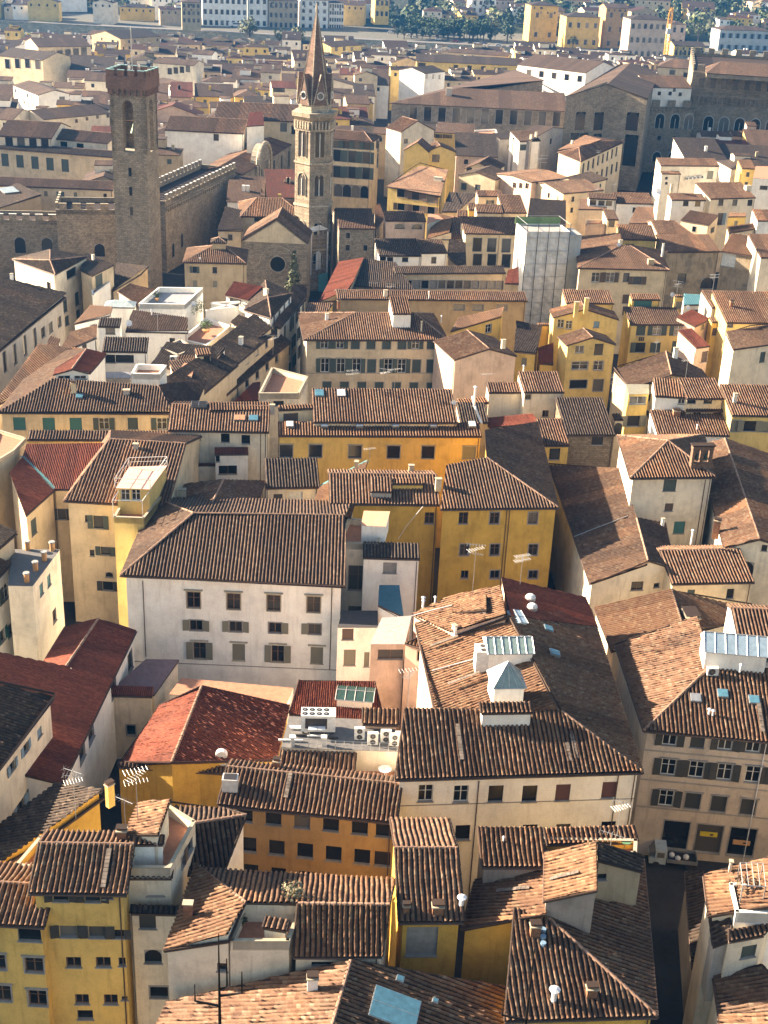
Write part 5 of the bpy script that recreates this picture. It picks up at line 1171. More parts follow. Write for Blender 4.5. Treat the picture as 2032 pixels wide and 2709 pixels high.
build('ml3', 'rust coloured roof end at the foot of the wrapped tower', V, [['A', 'B', 'C', 'D']], 'tan', 'red', oh=.1)
V = mk('M2', dict(A=(1035, 1055, 15.5), B=(1280, 1030, 15.5), C=(1320, 920, 17), D=(1400, 710, 18.5), E=(1210, 790, 15.5)))
build('mc1', 'red brown chapel roof sloping beside the bell tower', V, [['A', 'B', 'C', 'D', 'E']], 'tan', 'red', oh=.2)
V = mk('M2', dict(A=(1320, 925, 16.5), B=(1800, 960, 16.5), C=(1650, 740, 18.2), D=(1405, 705, 18.5)))
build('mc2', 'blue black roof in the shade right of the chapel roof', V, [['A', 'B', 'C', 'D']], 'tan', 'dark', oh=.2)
V, F = shed('M3', (8, 686), (348, 686), (100, 548), 18.5, 17)
build('mc3', 'white walled attic house under a blue black roof', V, F, 'white', 'dark', oh=.2, W=[(('A', 'B'), 'M3', [(28, 705), (97, 712), (217, 713)], 1.0, .8, 'l')])
V, F = shed('M3', (345, 664), (555, 662), (400, 555), 18.5, 17)
build('mc4', 'white end attic with a half lit roof', V, F, 'white', 'brown', oh=.2)
V = mk('M3', dict(A=(640, 775, 16), B=(705, 770, 16), C=(700, 590, 18.6), D=(570, 560, 18.6), E=(555, 690, 16.5)))
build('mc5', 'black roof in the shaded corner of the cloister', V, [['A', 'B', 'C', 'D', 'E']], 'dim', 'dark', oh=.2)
V, F = shed('M3', (60, 406), (386, 410), (200, 330), 19.5, 17)
build('mh1', 'pale pink house with two half-round windows', V, F, 'pink', 'tile', oh=.15, W=[(('A', 'B'), 'M3', [(175, 447), (312, 450)], 1.9, 1.0, 'a')])
V, F = quad('M3', [(390, 430), (470, 400), (640, 370), (400, 350)], 19.8)
build('mh2', 'low cream parapet wall behind the pale pink house', V, F, 'pale', flat=True, oh=.03)
V = mk('M3', dict(A=(395, 550, 17.5), B=(582, 556, 17.5), C=(695, 556, 17.5), R=(602, 378, 20.4), D=(695, 392, 20.4), E=(470, 395, 18)))
build('mp0', 'rust and striped roof left of the stone windowed palazzo', V, [['A', 'B', 'R', 'E'], ['B', 'C', 'D', 'R']], 'sand', 'orange', oh=.15)
V, F = shed('M3', (690, 508), (1145, 514), (900, 375), 20, 17)
build('mp1', 'palazzo with tall dark windows framed in grey stone', V, F, 'sand', 'tile', oh=.4, W=[(('A', 'B'), 'M3', (793, 595, 1023, 602, 3), 1.5, 2.6, 'F'), (('A', 'B'), 'M3', (793, 722, 1023, 724, 3), 1.5, 2.6, 'F')])
pipe('mp1', ('A', 'B'), 'M3', 968, 520)
V = mk('M3', dict(A=(1190, 395, 20), B=(1500, 450, 20), C=(1500, 245, 22), D=(1215, 225, 22)))
build('mp2', 'large brown roof behind the wrapped tower', V, [['A', 'B', 'C', 'D']], 'cream', 'dark', oh=.2)
for i_, (a, b, r, z_, w_, t_, lb) in enumerate([
   ((788, 340), (1000, 345), (800, 272), 19.5, 'sand', 'tile', 'small striped roof above the framed window palazzo'),
   ((1000, 342), (1190, 345), (1020, 198), 19.5, 'sand', 'tile', 'taller striped roof right of the small striped one'),
   ((798, 210), (1000, 212), (810, 162), 21.5, 'cream', 'tile', 'cream attic with a short striped roof'),
   ((722, 318), (788, 320), (735, 262), 19, 'yellow', 'tile', 'tiny ochre shed roof beside the striped roofs'),
   ((632, 372), (720, 376), (640, 320), 18.5, 'cream', 'orange', 'tiny lower shed roof beside the striped roofs')]):
    V, F = shed('M3', a, b, r, z_, 17); build('ms%d' % i_, lb, V, F, w_, t_, oh=.12)
V = mk('M3', dict(A=(66, 132, 19.5), B=(500, 180, 19.5), R1=(200, 20, 22), R2=(420, 45, 22), C=(565, 20, 19.5), D=(330, -170, 19.5)))
V = mk('M3', dict(A=(66, 132, 19.5), B=(500, 180, 19.5), C=(562, 0, 20.6), D=(335, -60, 22.2), E=(240, 0, 21.4)))
build('mh3', 'yellow cream house with six arched brown windows', V, [['A', 'B', 'C', 'D', 'E']], 'lemon', 'tile', oh=.35,
      W=[(('A', 'B'), 'M3', (182, 185, 420, 208, 3), 1.5, 1.6, 'sb'), (('A', 'B'), 'M3', (183, 292, 422, 320, 3), 1.5, 1.5, 'sb')])
V = mk('M3', dict(A=(505, 335, 16), B=(630, 335, 16), C=(790, 190, 18), D=(570, 180, 18)))
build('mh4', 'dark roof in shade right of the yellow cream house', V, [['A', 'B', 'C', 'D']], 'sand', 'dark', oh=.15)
for i_, (c_, a, b, ap, bk, z_, w_, t_, lb, W_) in enumerate([
   ('M3', (640, 40), (940, 80), (780, 15), (700, -60), 20, 'sand', 'dark', 'cream house with a dark double roof above the striped roofs', [('M3', [(685, 130), (785, 140)], 1.2, 1.5, 'cg')]),
   ('M3', (945, 30), (1225, 100), (1060, 40), (1090, -60), 21, 'pink', 'tile', 'peach house with three small square windows', [('M3', [(1090, 122), (1140, 124), (1190, 126)], 1.0, 1.2, 'n')]),
   ('M3', (1225, 110), (1480, 190), (1330, 100), (1330, -20), 20, 'sand', 'brown', 'sand coloured house with an aerial above the wrapped tower', []),
   ('M3', (1415, 80), (1640, 120), (1500, 60), (1500, -20), 20.5, 'sand', 'dark', 'plain sand coloured house with a dark shallow roof', []),
   ('T3', (205, 1200), (405, 1215), (315, 1135), (330, 1100), 22, 'lemon', 'tile', 'yellow cream house with a long loggia window', [('T3', [(325, 1250)], 5.5, 1.2, 'sb')]),
   ('T3', (390, 1210), (625, 1215), (500, 1165), (500, 1130), 21.5, 'lemon', 'tile', 'yellow cream annexe with a brown framed window', [('T3', [(468, 1262)], 1.7, 1.8, 'n')]),
   ('T3', (185, 1055), (455, 1040), (318, 965), (400, 920), 23, 'pale', 'tile', 'white gabled house with one small arched window', [('T3', [(223, 1125)], 1.1, 1.2, 'a')]),
   ('T3', (690, 1345), (940, 1370), (810, 1300), (800, 1240), 19, 'sand', 'brown', 'dark roofed cream house right of the loggia annexe', [('T3', [(730, 1325)], 1.2, 1.3, 'd')]),
   ('T3', (1215, 1120), (1550, 1030), (1400, 1015), (1400, 960), 21, 'grey', 'brown', 'grey gabled house with chimneys behind the garden court', [('T3', [(1385, 1125)], 1.1, 1.6, 'd')]),
   ]):
    V, F = gy(c_, a, b, ap, bk, z_)
    W2 = [((('A', 'R1') if w[1][0][0] < ap[0] else ('R1', 'B')),) + w for w in W_]
    if i_ in (0, 1): W2 = [(('R1', 'B') if p[0] > ap[0] else ('A', 'R1'), w[0], [p], w[2], w[3], w[4]) for w in W_ for p in w[1]]
    build('mg%d' % i_, lb, V, F, w_, t_, oh=.2, W=W2)
V, F = shed('T3', (455, 1055), (760, 1075), (500, 975), 21, 17)
build('mi1', 'striped roof over yellow cream wall behind the white gabled house', V, F, 'lemon', 'tile', oh=.15, W=[(('A', 'B'), 'T3', [(475, 1085), (555, 1088)], 1.2, 1.1, 'sb')])
V, F = shed('T3', (600, 1090), (732, 1120), (610, 1080), 19.5, 5)
build('mi2', 'white garden wall house beside the vine terrace', V, F, 'white', 'orange', oh=.05)
V, F = quad('T3', [(725, 1095), (965, 1092), (940, 1030), (770, 1040)], 19.5)
build('mi3', 'white court with two blue arches and a red terrace on top', V, F, 'white', flat=True, oh=.03, parapet=.5, W=[(('A', 'B'), 'T3', [(845, 1180), (915, 1175)], 1.7, 2.6, 'a')])
V, F = shed('T3', (1130, 1130), (1300, 1125), (1150, 1045), 20.5, 17)
build('mi4', 'white house with grey shutters in the shade beside the court', V, F, 'white', 'brown', oh=.15, W=[(('A', 'B'), 'T3', [(1160, 1175)], 1.8, 1.5, 'cg')])
V, F = shed('T3', (970, 1110), (1120, 1105), (990, 1060), 19.5, 12)
build('mi5', 'shaded grey house with a pair of closed shutters', V, F, 'grey', 'dark', oh=.15, W=[(('A', 'B'), 'T3', [(1055, 1170)], 1.8, 1.2, 'cy')])
V = mk('T4', dict(A=(-20, 1215, 20), B=(165, 1290, 20), C=(512, 1135, 20), D=(200, 1080, 20), R1=(150, 1180, 22.2), R2=(330, 1130, 22.2)))
build('mj1', 'long brown hip roofed palazzo with rows of dark windows along the square', V, [['A', 'B', 'R1'], ['B', 'C', 'R2', 'R1'], ['C', 'D', 'R2'], ['D', 'A', 'R1', 'R2']], 'sand', 'tile', oh=.4, lod=1,
      W=[(('B', 'C'), 'T4', (185, 1340, 450, 1210, 8), 1.3, 2.4, 'd'), (('B', 'C'), 'T4', (250, 1430, 450, 1330, 6), 1.4, 2.6, 'd')])
# wrapped tower
V = mk('M3', dict(A=(1190, 490, 26), B=(1532, 490, 26)))
u_ = (V['B']-V['A']).normalized(); n_ = Vector((-u_.y, u_.x, 0)); V['C'] = V['B']+n_*9; V['D'] = V['A']+n_*9
t = empty('scaffold_tower', Vector((V['A'].x, V['A'].y, 0)), 'scaffolded tower wrapped in pale translucent sheeting', 'scaffolded tower'); org = t.location.copy()
sh = mat_wall('scaffold_sheet', (.55, .58, .60), rough=.45, stain=.5); sh2 = mat_wall('scaffold_plastic', (.66, .68, .66), rough=.35, stain=.4)
A_, B_, C_, D_ = (Vector((V[k].x, V[k].y, 0)) for k in 'ABCD'); H = 26.0
mb = MB(); nx, nz = 24, 40
def bil(a, b, i, n): return a+(b-a)*(i/n)
gr = [[bil(A_, B_, i, nx) - n_*(.12*math.sin(i*math.pi/6)**2 + .08*math.sin(j*1.9+i)) + Vector((0, 0, H*j/nz)) for i in range(nx+1)] for j in range(nz+1)]
for j in range(nz):
    for i in range(nx): mb.face([gr[j][i], gr[j][i+1], gr[j+1][i+1], gr[j+1][i]], sh)
for a, b in ((B_, C_), (C_, D_), (D_, A_)): mb.face([a, b, b+Vector((0, 0, H)), a+Vector((0, 0, H))], sh2)
mb.face([p+Vector((0, 0, H-.5)) for p in (A_, B_, C_, D_)], M_SHEET); mb.build('sheeting', t, org)
mb = MB()
for i in range(5): q = bil(A_, B_, i, 4)-n_*.3; mb.tube([q, q+Vector((0, 0, H+1.8))], .07, M_DMETAL, 6)
for k in range(9): z = Vector((0, 0, H+1.6-k*3.0)); mb.tube([A_-n_*.3+z, B_-n_*.3+z], .05, M_METAL, 6)
for a, b in ((B_, C_), (C_, D_), (D_, A_)): mb.tube([a+Vector((0, 0, H+1.6)), b+Vector((0, 0, H+1.6))], .05, M_METAL, 6)
mb.build('scaffold_poles', t, org)
mb = MB(); gp = mat_plain('green_panel', (.16, .24, .10), .7)
for i in range(4): mb.box(bil(A_, B_, i+.5, 4)+n_*8.8+Vector((0, 0, H+.6)), u_*1.7, n_*.05, Vector((0, 0, .8)), gp)
mb.build('guard_panel', t, org)
q = B_+u_*.05; 
V = dict(A=q+n_*1.0, B=q+u_*3.3+n_*1.0, C=q+u_*3.3+n_*8, D=q+n_*8)
for k_ in V: V[k_] = V[k_]+Vector((0, 0, 25))
build('sc2', 'grey boarded hoist shaft attached behind the wrapped tower', V, [['A', 'B', 'C', 'D']], 'blueish', flat=True, oh=.02, floor=M_SHEET, name='hoist_shaft', cat='hoist')
# ================= right of centre
V, F = shed('C3', (882, 420), (1165, 420), (885, 338), 19.6, 17)
build('cb1', 'blank cream block with a short striped roof', V, F, 'pale', 'tile', oh=.12)
V, F = shed('C3', (1165, 418), (1488, 417), (1170, 252), 20.4, 17)
build('cb2', 'blank cream block with a taller striped roof and a tiny window', V, F, 'pale', 'tile', oh=.12, W=[(('A', 'B'), 'C3', [(1197, 452)], .6, .6, 'F'), (('A', 'B'), 'C3', [(1337, 585)], .75, .9, 'nG')])
V, F = shed('C3', (655, 660), (885, 660), (660, 500), 17.2, 17)
build('cb3', 'dark sunken roof with a bent white flue', V, F, 'cream', 'dark', oh=.1)
V, F = shed('C3', (1325, 845), (1530, 843), (1290, 630), 16.2, 17)
build('cb4', 'narrow ochre house under a half shaded red roof', V, F, 'yellow', 'brown', oh=.15, W=[(('A', 'B'), 'C3', [(1410, 908)], 1.2, 1.5, 'l')])
V, F = shed('C3', (890, 700), (1290, 660), (900, 620), 16.6, 12)
build('cb5', 'dark red flat lean-to under the blank cream blocks', V, F, 'sand', 'red', oh=.1)
V, F = shed('C4', (50, 760), (442, 760), (60, 458), 17, 17)
build('bd', 'rough stone barn with a blue black upper roof', V, F, 'rubble', 'dark', oh=.15, W=[(('A', 'B'), 'C4', [(298, 800)], 1.3, 1.2, 'b')])
V, F = shed('C4', (438, 640), (505, 640), (440, 590), 17.5, 10)
build('bd2', 'narrow cream wall with a dark arch beside the stone barn', V, F, 'sand', 'orange', oh=.02, W=[(('A', 'B'), 'C4', [(467, 705)], .9, 1.6, 'a')])
V, F = quad('C4', [(545, 432), (710, 430), (708, 352), (525, 350)], 20)
build('yd', 'little yellow house with an olive flat roof and big shuttered window', V, F, 'yellow', flat=True, oh=.05, floor=mat_plain('olive_felt', (.20, .19, .14), .8), W=[(('A', 'B'), 'C4', [(620, 480)], 2.0, 1.1, 'mb'), (('A', 'B'), 'C4', [(585, 645)], 1.5, 1.5, 'sy')])
V, F = shed('C4', (757, 447), (1010, 462), (765, 305), 20.6, 17)
build('w3a', 'white house with a blazing left wall and a long striped roof', V, F, 'white', 'tile', oh=.1, W=[(('A', 'B'), 'C4', [(973, 490)], .8, .7, 'm')])
V, F = shed('C4', (1008, 470), (1315, 470), (1020, 306), 20.6, 17)
build('w3b', 'cream house with stacked striped roofs and ribbon windows', V, F, 'cream', 'tile', oh=.1, W=[(('A', 'B'), 'C4', [(1050, 482), (1180, 482)], 1.0, .5, 'l')])
V, F = shed('C4', (1008, 567), (1322, 568), (1012, 502), 18.6, 17)
build('w3c', 'striped lean-to step with two white casements below it', V, F, 'cream', 'tile', oh=.12, W=[(('A', 'B'), 'C4', [(1090, 600), (1253, 600)], .85, .9, 'm')])
V, F = shed('C4', (775, 755), (1355, 765), (800, 560), 16.4, 17)
build('w3d', 'lowest striped roof of the stepped white house', V, F, 'white', 'tile', oh=.12)
chimney('w3d', 'C4', 925, 600, .8, 1.1, 'brick', cap='tile')
V, F = shed('C4', (1370, 603), (1900, 612), (1400, 355), 19.6, 17)
build('w4', 'yellow house with grey shutters and a large striped roof at the right edge', V, F, 'lemon', 'tile', oh=.15, W=[(('A', 'B'), 'C4', [(1400, 685)], 1.1, 1.5, 'Fcy'), (('A', 'B'), 'C4', [(1515, 685)], 1.4, 1.4, 'sy'), (('A', 'B'), 'C4', [(1620, 690)], 1.3, 1.4, 'cy')])
V = mk('C4', dict(Rf=(845, 92, 18.8), Rn=(890, 278, 18.8), Lf=(428, 215, 16.6), Ln=(560, 385, 16.2), Gf=(1130, 240, 16.8), Gn=(1200, 330, 16.4)))
build('w6', 'mottled brown gable roof in front of the yellow houses', V, [['Lf', 'Rf', 'Rn', 'Ln'], ['Rf', 'Gf', 'Gn', 'Rn']], 'tan', 'brown', oh=.15)
V = mk('M4', dict(A=(1380, 1435, 20.5), B=(2100, 1330, 20.5), C=(1950, 1200, 21.5), D=(1520, 1238, 22.4), E=(1318, 1300, 21.6)))
build('w7', 'big cream house with a blazing left wall near the right edge', V, [['A', 'B', 'C', 'D', 'E']], 'pale', 'brown', oh=.15, W=[(('A', 'B'), 'C4', [(1615, 135)], .9, 1.6, 'cg')])
V, F = gy('M4', (55, 1402), (445, 1395), (262, 1338), (195, 1265), 18.5)
build('y1', 'yellow gabled house with six mismatched windows', V, F, 'lemon', 'tile', oh=.25, W=[(('A', 'R1'), 'C4', [(155, 72)], 1.2, 1.1, 'mB'), (('R1', 'B'), 'C4', [(308, 72)], 1.2, 1.7, 'd'), (('A', 'R1'), 'C4', [(158, 203)], 2.2, 1.2, 'mF'), (('R1', 'B'), 'C4', [(305, 203)], 1.3, 1.4, 'mF'), (('A', 'R1'), 'C4', [(155, 350)], 2.4, 1.3, 'F'), (('R1', 'B'), 'C4', [(303, 360)], 1.4, 1.9, 'F')])
V, F = gy('M4', (-52, 1178), (468, 1195), (205, 1112), (160, 1050), 20.5)
build('y1b', 'taller yellow house behind with chimney stacks on its gable', V, F, 'lemon', 'tile', oh=.15, W=[(('A', 'R1'), 'M4', [(5, 1225), (70, 1235)], .9, 1.3, 'm'), (('R1', 'B'), 'M4', [(290, 1232)], .8, 1.0, 'cB')])
V, F = shed('M4', (48, 1062), (432, 1068), (60, 955), 21.5, 17)
build('y1c', 'striped roof above the yellow chimney gable', V, F, 'lemon', 'tile', oh=.12)
chimney('y1b', 'M4', 125, 1150, 2.4, .8, 'lemon'); chimney('y1b', 'M4', 205, 1120, 2.4, .8, 'lemon')
V = mk('M3', dict(A=(1270, 1240, 17.4), B=(1400, 1230, 17.4), C=(1400, 1100, 18), D=(1330, 1120, 18)))
V, F = shed('M3', (1275, 1240), (1405, 1240), (1280, 1225), 17.4, 8)
build('y1d', 'ochre lean-to house left of the chimney gable', V, F, 'yellow', 'orange', oh=.1)
V = mk('M3', dict(A=(1120, 1400, 15.5), B=(1270, 1450, 15.5), C=(1312, 1248, 18), D=(1102, 1200, 18)))
build('dk3', 'dark slope in shade left of the yellow houses', V, [['A', 'B', 'C', 'D']], 'yellow', 'dark', oh=.2)
V = mk('C3', dict(A=(1290, 190, 14), B=(1400, 180, 14), C=(1400, 20, 16), D=(1280, 60, 16)))
build('dk4', 'rust coloured yard roof beside the yellow gabled house', V, [['A', 'B', 'C', 'D']], 'yellow', 'red', oh=.1)
V, F = gy('C3', (612, 160), (1108, 130), (888, 72), (965, -90), 18.5)
build('pk', 'blank pinkish gable wall with a brown roof in the centre', V, F, 'pink', 'tile', oh=.15)
V = mk('M3', dict(A=(578, 1292, 19), B=(985, 1172, 19.6), C=(1005, 1098, 20.2), D=(640, 1185, 19.6)))
build('pk2', 'bright yellow house with a sunlit slanting roof', V, [['A', 'B', 'C', 'D']], 'yellow', 'orange', oh=.12, W=[(('A', 'B'), 'M3', [(882, 1265)], 1.1, 1.3, 'mF')])
V = mk('C3', dict(A=(1085, 90, 17.5), B=(1260, 110, 17.5), C=(1270, -60, 19), D=(1100, -90, 19)))
build('pk3', 'yellow shoulder of the pinkish gabled house', V, [['A', 'B', 'C', 'D']], 'yellow', 'dark', oh=.1)
V, F = shed('C3', (650, 515), (885, 500), (655, 470), 18.6, 10)
build('pk4', 'orange tiled ledge below the blank pinkish gable', V, F, 'sand', 'orange', oh=.1)
# yellow house with white casements
V, F = shed('M4', (563, 1235), (995, 1237), (570, 1095), 18.8, 17)
build('y2', 'yellow house with white casements, dark shutters and washing on a line', V, F, 'lemon', 'brown', oh=.2, W=[(('A', 'B'), 'M4', (645, 1275, 775, 1278, 2), 1.3, 1.6, 'sgm'), (('A', 'B'), 'M4', [(958, 1280)], 1.2, 1.6, 'sgm'), (('A', 'B'), 'M4', [(640, 1415)], 1.4, 1.6, 'sg'), (('A', 'B'), 'M4', [(758, 1415)], 1.5, 1.6, 'cg'), (('A', 'B'), 'M4', [(953, 1410)], 1.2, 1.9, 'cg')])
V, F = shed('M4', (572, 1035), (802, 1038), (575, 988), 22, 17)
build('y2b', 'yellow attic with a dark green awning and striped lean-to', V, F, 'yellow', 'tile', oh=.1, W=[(('A', 'B'), 'M4', [(660, 1068)], 2.6, 1.3, 'cG')], base=15)
V, F = shed('M4', (915, 1010), (980, 1012), (915, 998), 22.4, 10)
build('y2c', 'slim yellow stair turret with one green window', V, F, 'yellow', 'tile', oh=.05, W=[(('A', 'B'), 'M4', [(945, 1075)], .8, 1.1, 'cy')], base=15)
V = mk('M4', dict(A=(985, 1080, 19.5), B=(1195, 1075, 19.5), C=(1195, 1000, 20.5), D=(985, 995, 20.5)))
build('bl', 'teal corrugated sheet roof', V, [['A', 'B', 'C', 'D']], 'blueish', mat_plain('teal_sheet', (.05, .17, .20), .6), oh=.02, lod=1, ridge=False)
V, F = shed('M4', (1075, 1250), (1195, 1190), (1080, 1100), 19, 15)
build('y3b', 'narrow peach house with a reddish roof between the yellow houses', V, F, 'pink', 'red', oh=.1, W=[(('A', 'B'), 'M4', [(1140, 1225)], .9, 1.0, 'cy')])
V, F = shed('M4', (1085, 1420), (1195, 1405), (1090, 1260), 17.4, 17)
build('y3c', 'lower peach house with tall closed brown shutters', V, F, 'pink', 'red', oh=.1, W=[(('A', 'B'), 'C4', [(1165, 130)], 1.0, 1.7, 'cb')])
V, F = shed('M4', (1328, 1220), (1900, 1228), (1400, 968), 20.6, 17)
build('y3', 'house with the widest striped roof on the right', V, F, 'lemon', 'tile', oh=.15, W=[(('A', 'B'), 'M4', [(1358, 1238)], .8, .6, 'l')])
V, F = shed('M4', (1212, 1100), (1330, 1098), (1220, 962), 21.4, 17)
build('y3d', 'grey walled upper bay left of the widest striped roof', V, F, 'grey', 'tile', oh=.05)
V, F = shed('M4', (1212, 1215), (1310, 1215), (1215, 1175), 19.2, 12)
build('y3e', 'slim ochre house with small windows below the grey bay', V, F, 'yellow', 'tile', oh=.05, W=[(('A', 'B'), 'M4', [(1235, 1290)], .8, 1.2, 'cb'), (('A', 'B'), 'C4', [(1245, 128)], .7, 1.0, 'cb')])
# large cream hip house
V = mk('M4', dict(A=(142, 784, 20), B=(872, 798, 20), R1=(490, 600, 22.6), R2=(545, 596, 22.6), C=(800, 640, 20), D=(125, 530, 20), E=(480, 505, 22.4)))
build('ch', 'big cream house with a broad hip roof right of the wrapped tower', V, [['A', 'B', 'R2', 'R1'], ['B', 'C', 'R2'], ['A', 'R1', 'E', 'D']], 'sand', 'tile', oh=.4,
      W=[(('A', 'B'), 'M4', [(283, 855), (400, 855)], 1.3, 1.7, 'sbm'), (('A', 'B'), 'M4', [(527, 855)], 1.0, 1.6, 'd'), (('A', 'B'), 'M4', [(615, 880)], 1.4, 1.4, 'sb'), (('A', 'B'), 'M4', [(522, 1028), (522, 1122)], 1.0, 1.6, 'cb')])
V, F = shed('M4', (850, 656), (1280, 652), (1000, 515), 19, 17)
build('ag1', 'windowless stained wall with a half shaded striped roof', V, F, 'aged', 'tile', oh=.3, W=[(('A', 'B'), 'M4', [(970, 865)], 1.6, 2.0, 'l'), (('A', 'B'), 'M4', [(1195, 900)], 2.4, 2.2, 'a')])
V, F = shed('M4', (1282, 650), (1560, 692), (1400, 512), 19, 17)
build('ag2', 'stained wall with a white boarded bay under a striped roof', V, F, 'aged', 'tile', oh=.3, W=[(('A', 'B'), 'M4', [(1300, 710)], 2.4, 2.6, 'w')])
V, F = shed('M4', (488, 553), (772, 562), (510, 435), 20.6, 17)
build('rr1', 'square striped roof above the big cream hip house', V, F, 'lemon', 'tile', oh=.15)
V = mk('M4', dict(A=(545, 430, 20.4), B=(760, 430, 20.4), C=(740, 300, 21.8), D=(610, 295, 21.8)))
build('rr2', 'slanting striped roof behind the square one', V, [['A', 'B', 'C', 'D']], 'sand', 'tile', oh=.1)
V, F = hip('M4', (778, 512), (1062, 516), (790, 405), (912, 405), 19.8, 17, hl=False)
build('rr3', 'striped roof with a steep right hip near the stained wall', V, F, 'sand', 'tile', oh=.15)
V, F = shed('M4', (450, 265), (748, 272), (470, 180), 20.5, 17)
build('rr5', 'striped roof beside the white terraces', V, F, 'white', 'tile', oh=.12)
V, F = shed('M4', (890, 240), (1165, 243), (900, 186), 20.6, 17)
build('rr7', 'white attic with two dark windows and a fan unit', V, F, 'white', 'tile', oh=.12, W=[(('A', 'B'), 'M4', [(1003, 265), (1098, 268)], 1.1, 1.1, 'b')])
V, F = shed('M4', (960, 400), (1192, 440), (965, 310), 18.6, 17)
build('rr8', 'half shaded striped roof below the white attic', V, F, 'sand', 'tile', oh=.1)
V, F = shed('M4', (1198, 232), (1562, 222), (1210, 100), 21, 17)
build('rr9', 'cream house with striped roof and a pair of light blue shutters', V, F, 'pale', 'tile', oh=.12, W=[(('A', 'B'), 'M4', [(1283, 258), (1395, 258), (1515, 260)], 1.1, 1.3, 'b'), (('A', 'B'), 'M4', [(1275, 390)], 1.2, 2.6, 'sB')])
V, F = quad('M4', [(1340, 375), (1480, 372), (1490, 345), (1355, 340)], 19)
build('rr10', 'ochre box house with a flat tiled top', V, F, 'yellow', 'orange', oh=.05)
V = mk('M4', dict(A=(1345, 505, 18), B=(1560, 470, 18), C=(1560, 420, 19), D=(1330, 455, 19)))
build('rr11', 'brown sloping roof below the ochre box house', V, [['A', 'B', 'C', 'D']], 'sand', 'orange', oh=.1, W=[(('A', 'B'), 'M4', [(1440, 520)], .6, .5, 'l')])
V, F = shed('M4', (1575, 405), (1800, 412), (1580, 315), 20.4, 17)
build('rr12', 'white house with a striped roof cut by the right edge', V, F, 'white', 'tile', oh=.1)
V, F = shed('M4', (1600, 700), (1850, 705), (1600, 512), 20, 17)
build('rr13', 'tall cream house front cut by the right edge', V, F, 'pale', 'tile', oh=.12)
V, F = shed('M4', (1465, 700), (1590, 720), (1480, 690), 17.8, 5)
build('rr13b', 'narrow sunlit ochre wall next to the stained wall', V, F, 'yellow', 'orange', oh=.05)
V, F = quad('T4', [(1540, 1420), (1860, 1440), (1840, 1330), (1560, 1325)], 22.5)
build('rr14', 'white scaffolded house at the right edge', V, F, 'white', flat=True, oh=.05, W=[(('A', 'B'), 'M4', [(1625, 140)], 1.6, .9, 'b')])
V, F = shed('T4', (803, 1322), (1275, 1328), (900, 1262), 21, 17)
build('rr15', 'cream gable house with a row of white fan units at its foot', V, F, 'pale', 'tile', oh=.12, W=[(('A', 'B'), 'T4', [(1197, 1395)], 1.4, 1.9, 'cy')])
V, F = shed('T4', (812, 1388), (965, 1390), (815, 1368), 19, 12)
build('rr15b', 'small lean-to with four square vents', V, F, 'pale', 'tile', oh=.08, W=[(('A', 'B'), 'T4', [(848, 1420), (848, 1462)], .6, .6, 'l')])
V, F = shed('T4', (1450, 1345), (1560, 1350), (1460, 1275), 20.5, 12)
build('rr16', 'bright orange yellow house front near the old palace', V, F, 'yellow', 'orange', oh=.1)
V, F = quad('M4', [(145, 315), (370, 318), (380, 235), (160, 230)], 19.2)
build('rt1', 'cream house with an awning terrace and open loggia', V, F, 'cream', 'tile', oh=.1, W=[(('A', 'B'), 'M4', [(260, 375)], 5.5, 2.0, 'd')])
V, F = shed('M4', (228, 228), (455, 238), (250, 182), 21.4, 14)
build('rt2', 'white rooftop pavilion with three dark windows', V, F, 'white', 'brown', oh=.3, W=[(('A', 'B'), 'M4', [(262, 258), (330, 262), (390, 264)], 1.2, 1.0, 'b')])
V, F = quad('M4', [(205, 435), (385, 432), (380, 395), (215, 400)], 17.4)
build('rt3', 'peach terrace wall below the awning', V, F, 'pink', flat=True, parapet=.8, oh=.03)
V, F = shed('M4', (375, 395), (468, 398), (380, 318), 18.8, 10)
build('rt4', 'cream side house with a small dark window right of the awning', V, F, 'cream', 'brown', oh=.05, W=[(('A', 'B'), 'M4', [(420, 350)], 1.1, 1.3, 'l')])
# ================= landmarks
def crenels(rec, edges, h=1.5, w=1.6, gap=1.3, t=.5, dz=0.0, m=None, cap=None, name='battlement'):
    """merlons along the top of the walls, one part per wall"""
    for e in edges:
        wl = wall_of(rec, e); L = wl['L']; k = max(2, int(L/(w+gap))); st = L/k
        for i in range(k):
            mb = MB(); u = (i+.5)*st; z = wl['z0']+(wl['z1']-wl['z0'])*u/L+dz; p = wl['q0']+wl['u']*u
            mb.box(Vector((p.x, p.y, z+h/2-.1))-wl['out']*t*.3, wl['u']*(st*w/(w+gap)/2), wl['out']*t/2, Vector((0, 0, h/2+.1)), m or wall_mat('stone'))
            mb.face([Vector((p.x, p.y, z+h+.02))-wl['out']*t*.3+wl['u']*a*(st*w/(w+gap)/2+.06)+wl['out']*b*(t/2+.06) for a, b in ((-1, -1), (1, -1), (1, 1), (-1, 1))], cap or M_STONEF)
            mb.build('merlon', rec['root'], rec['org'])
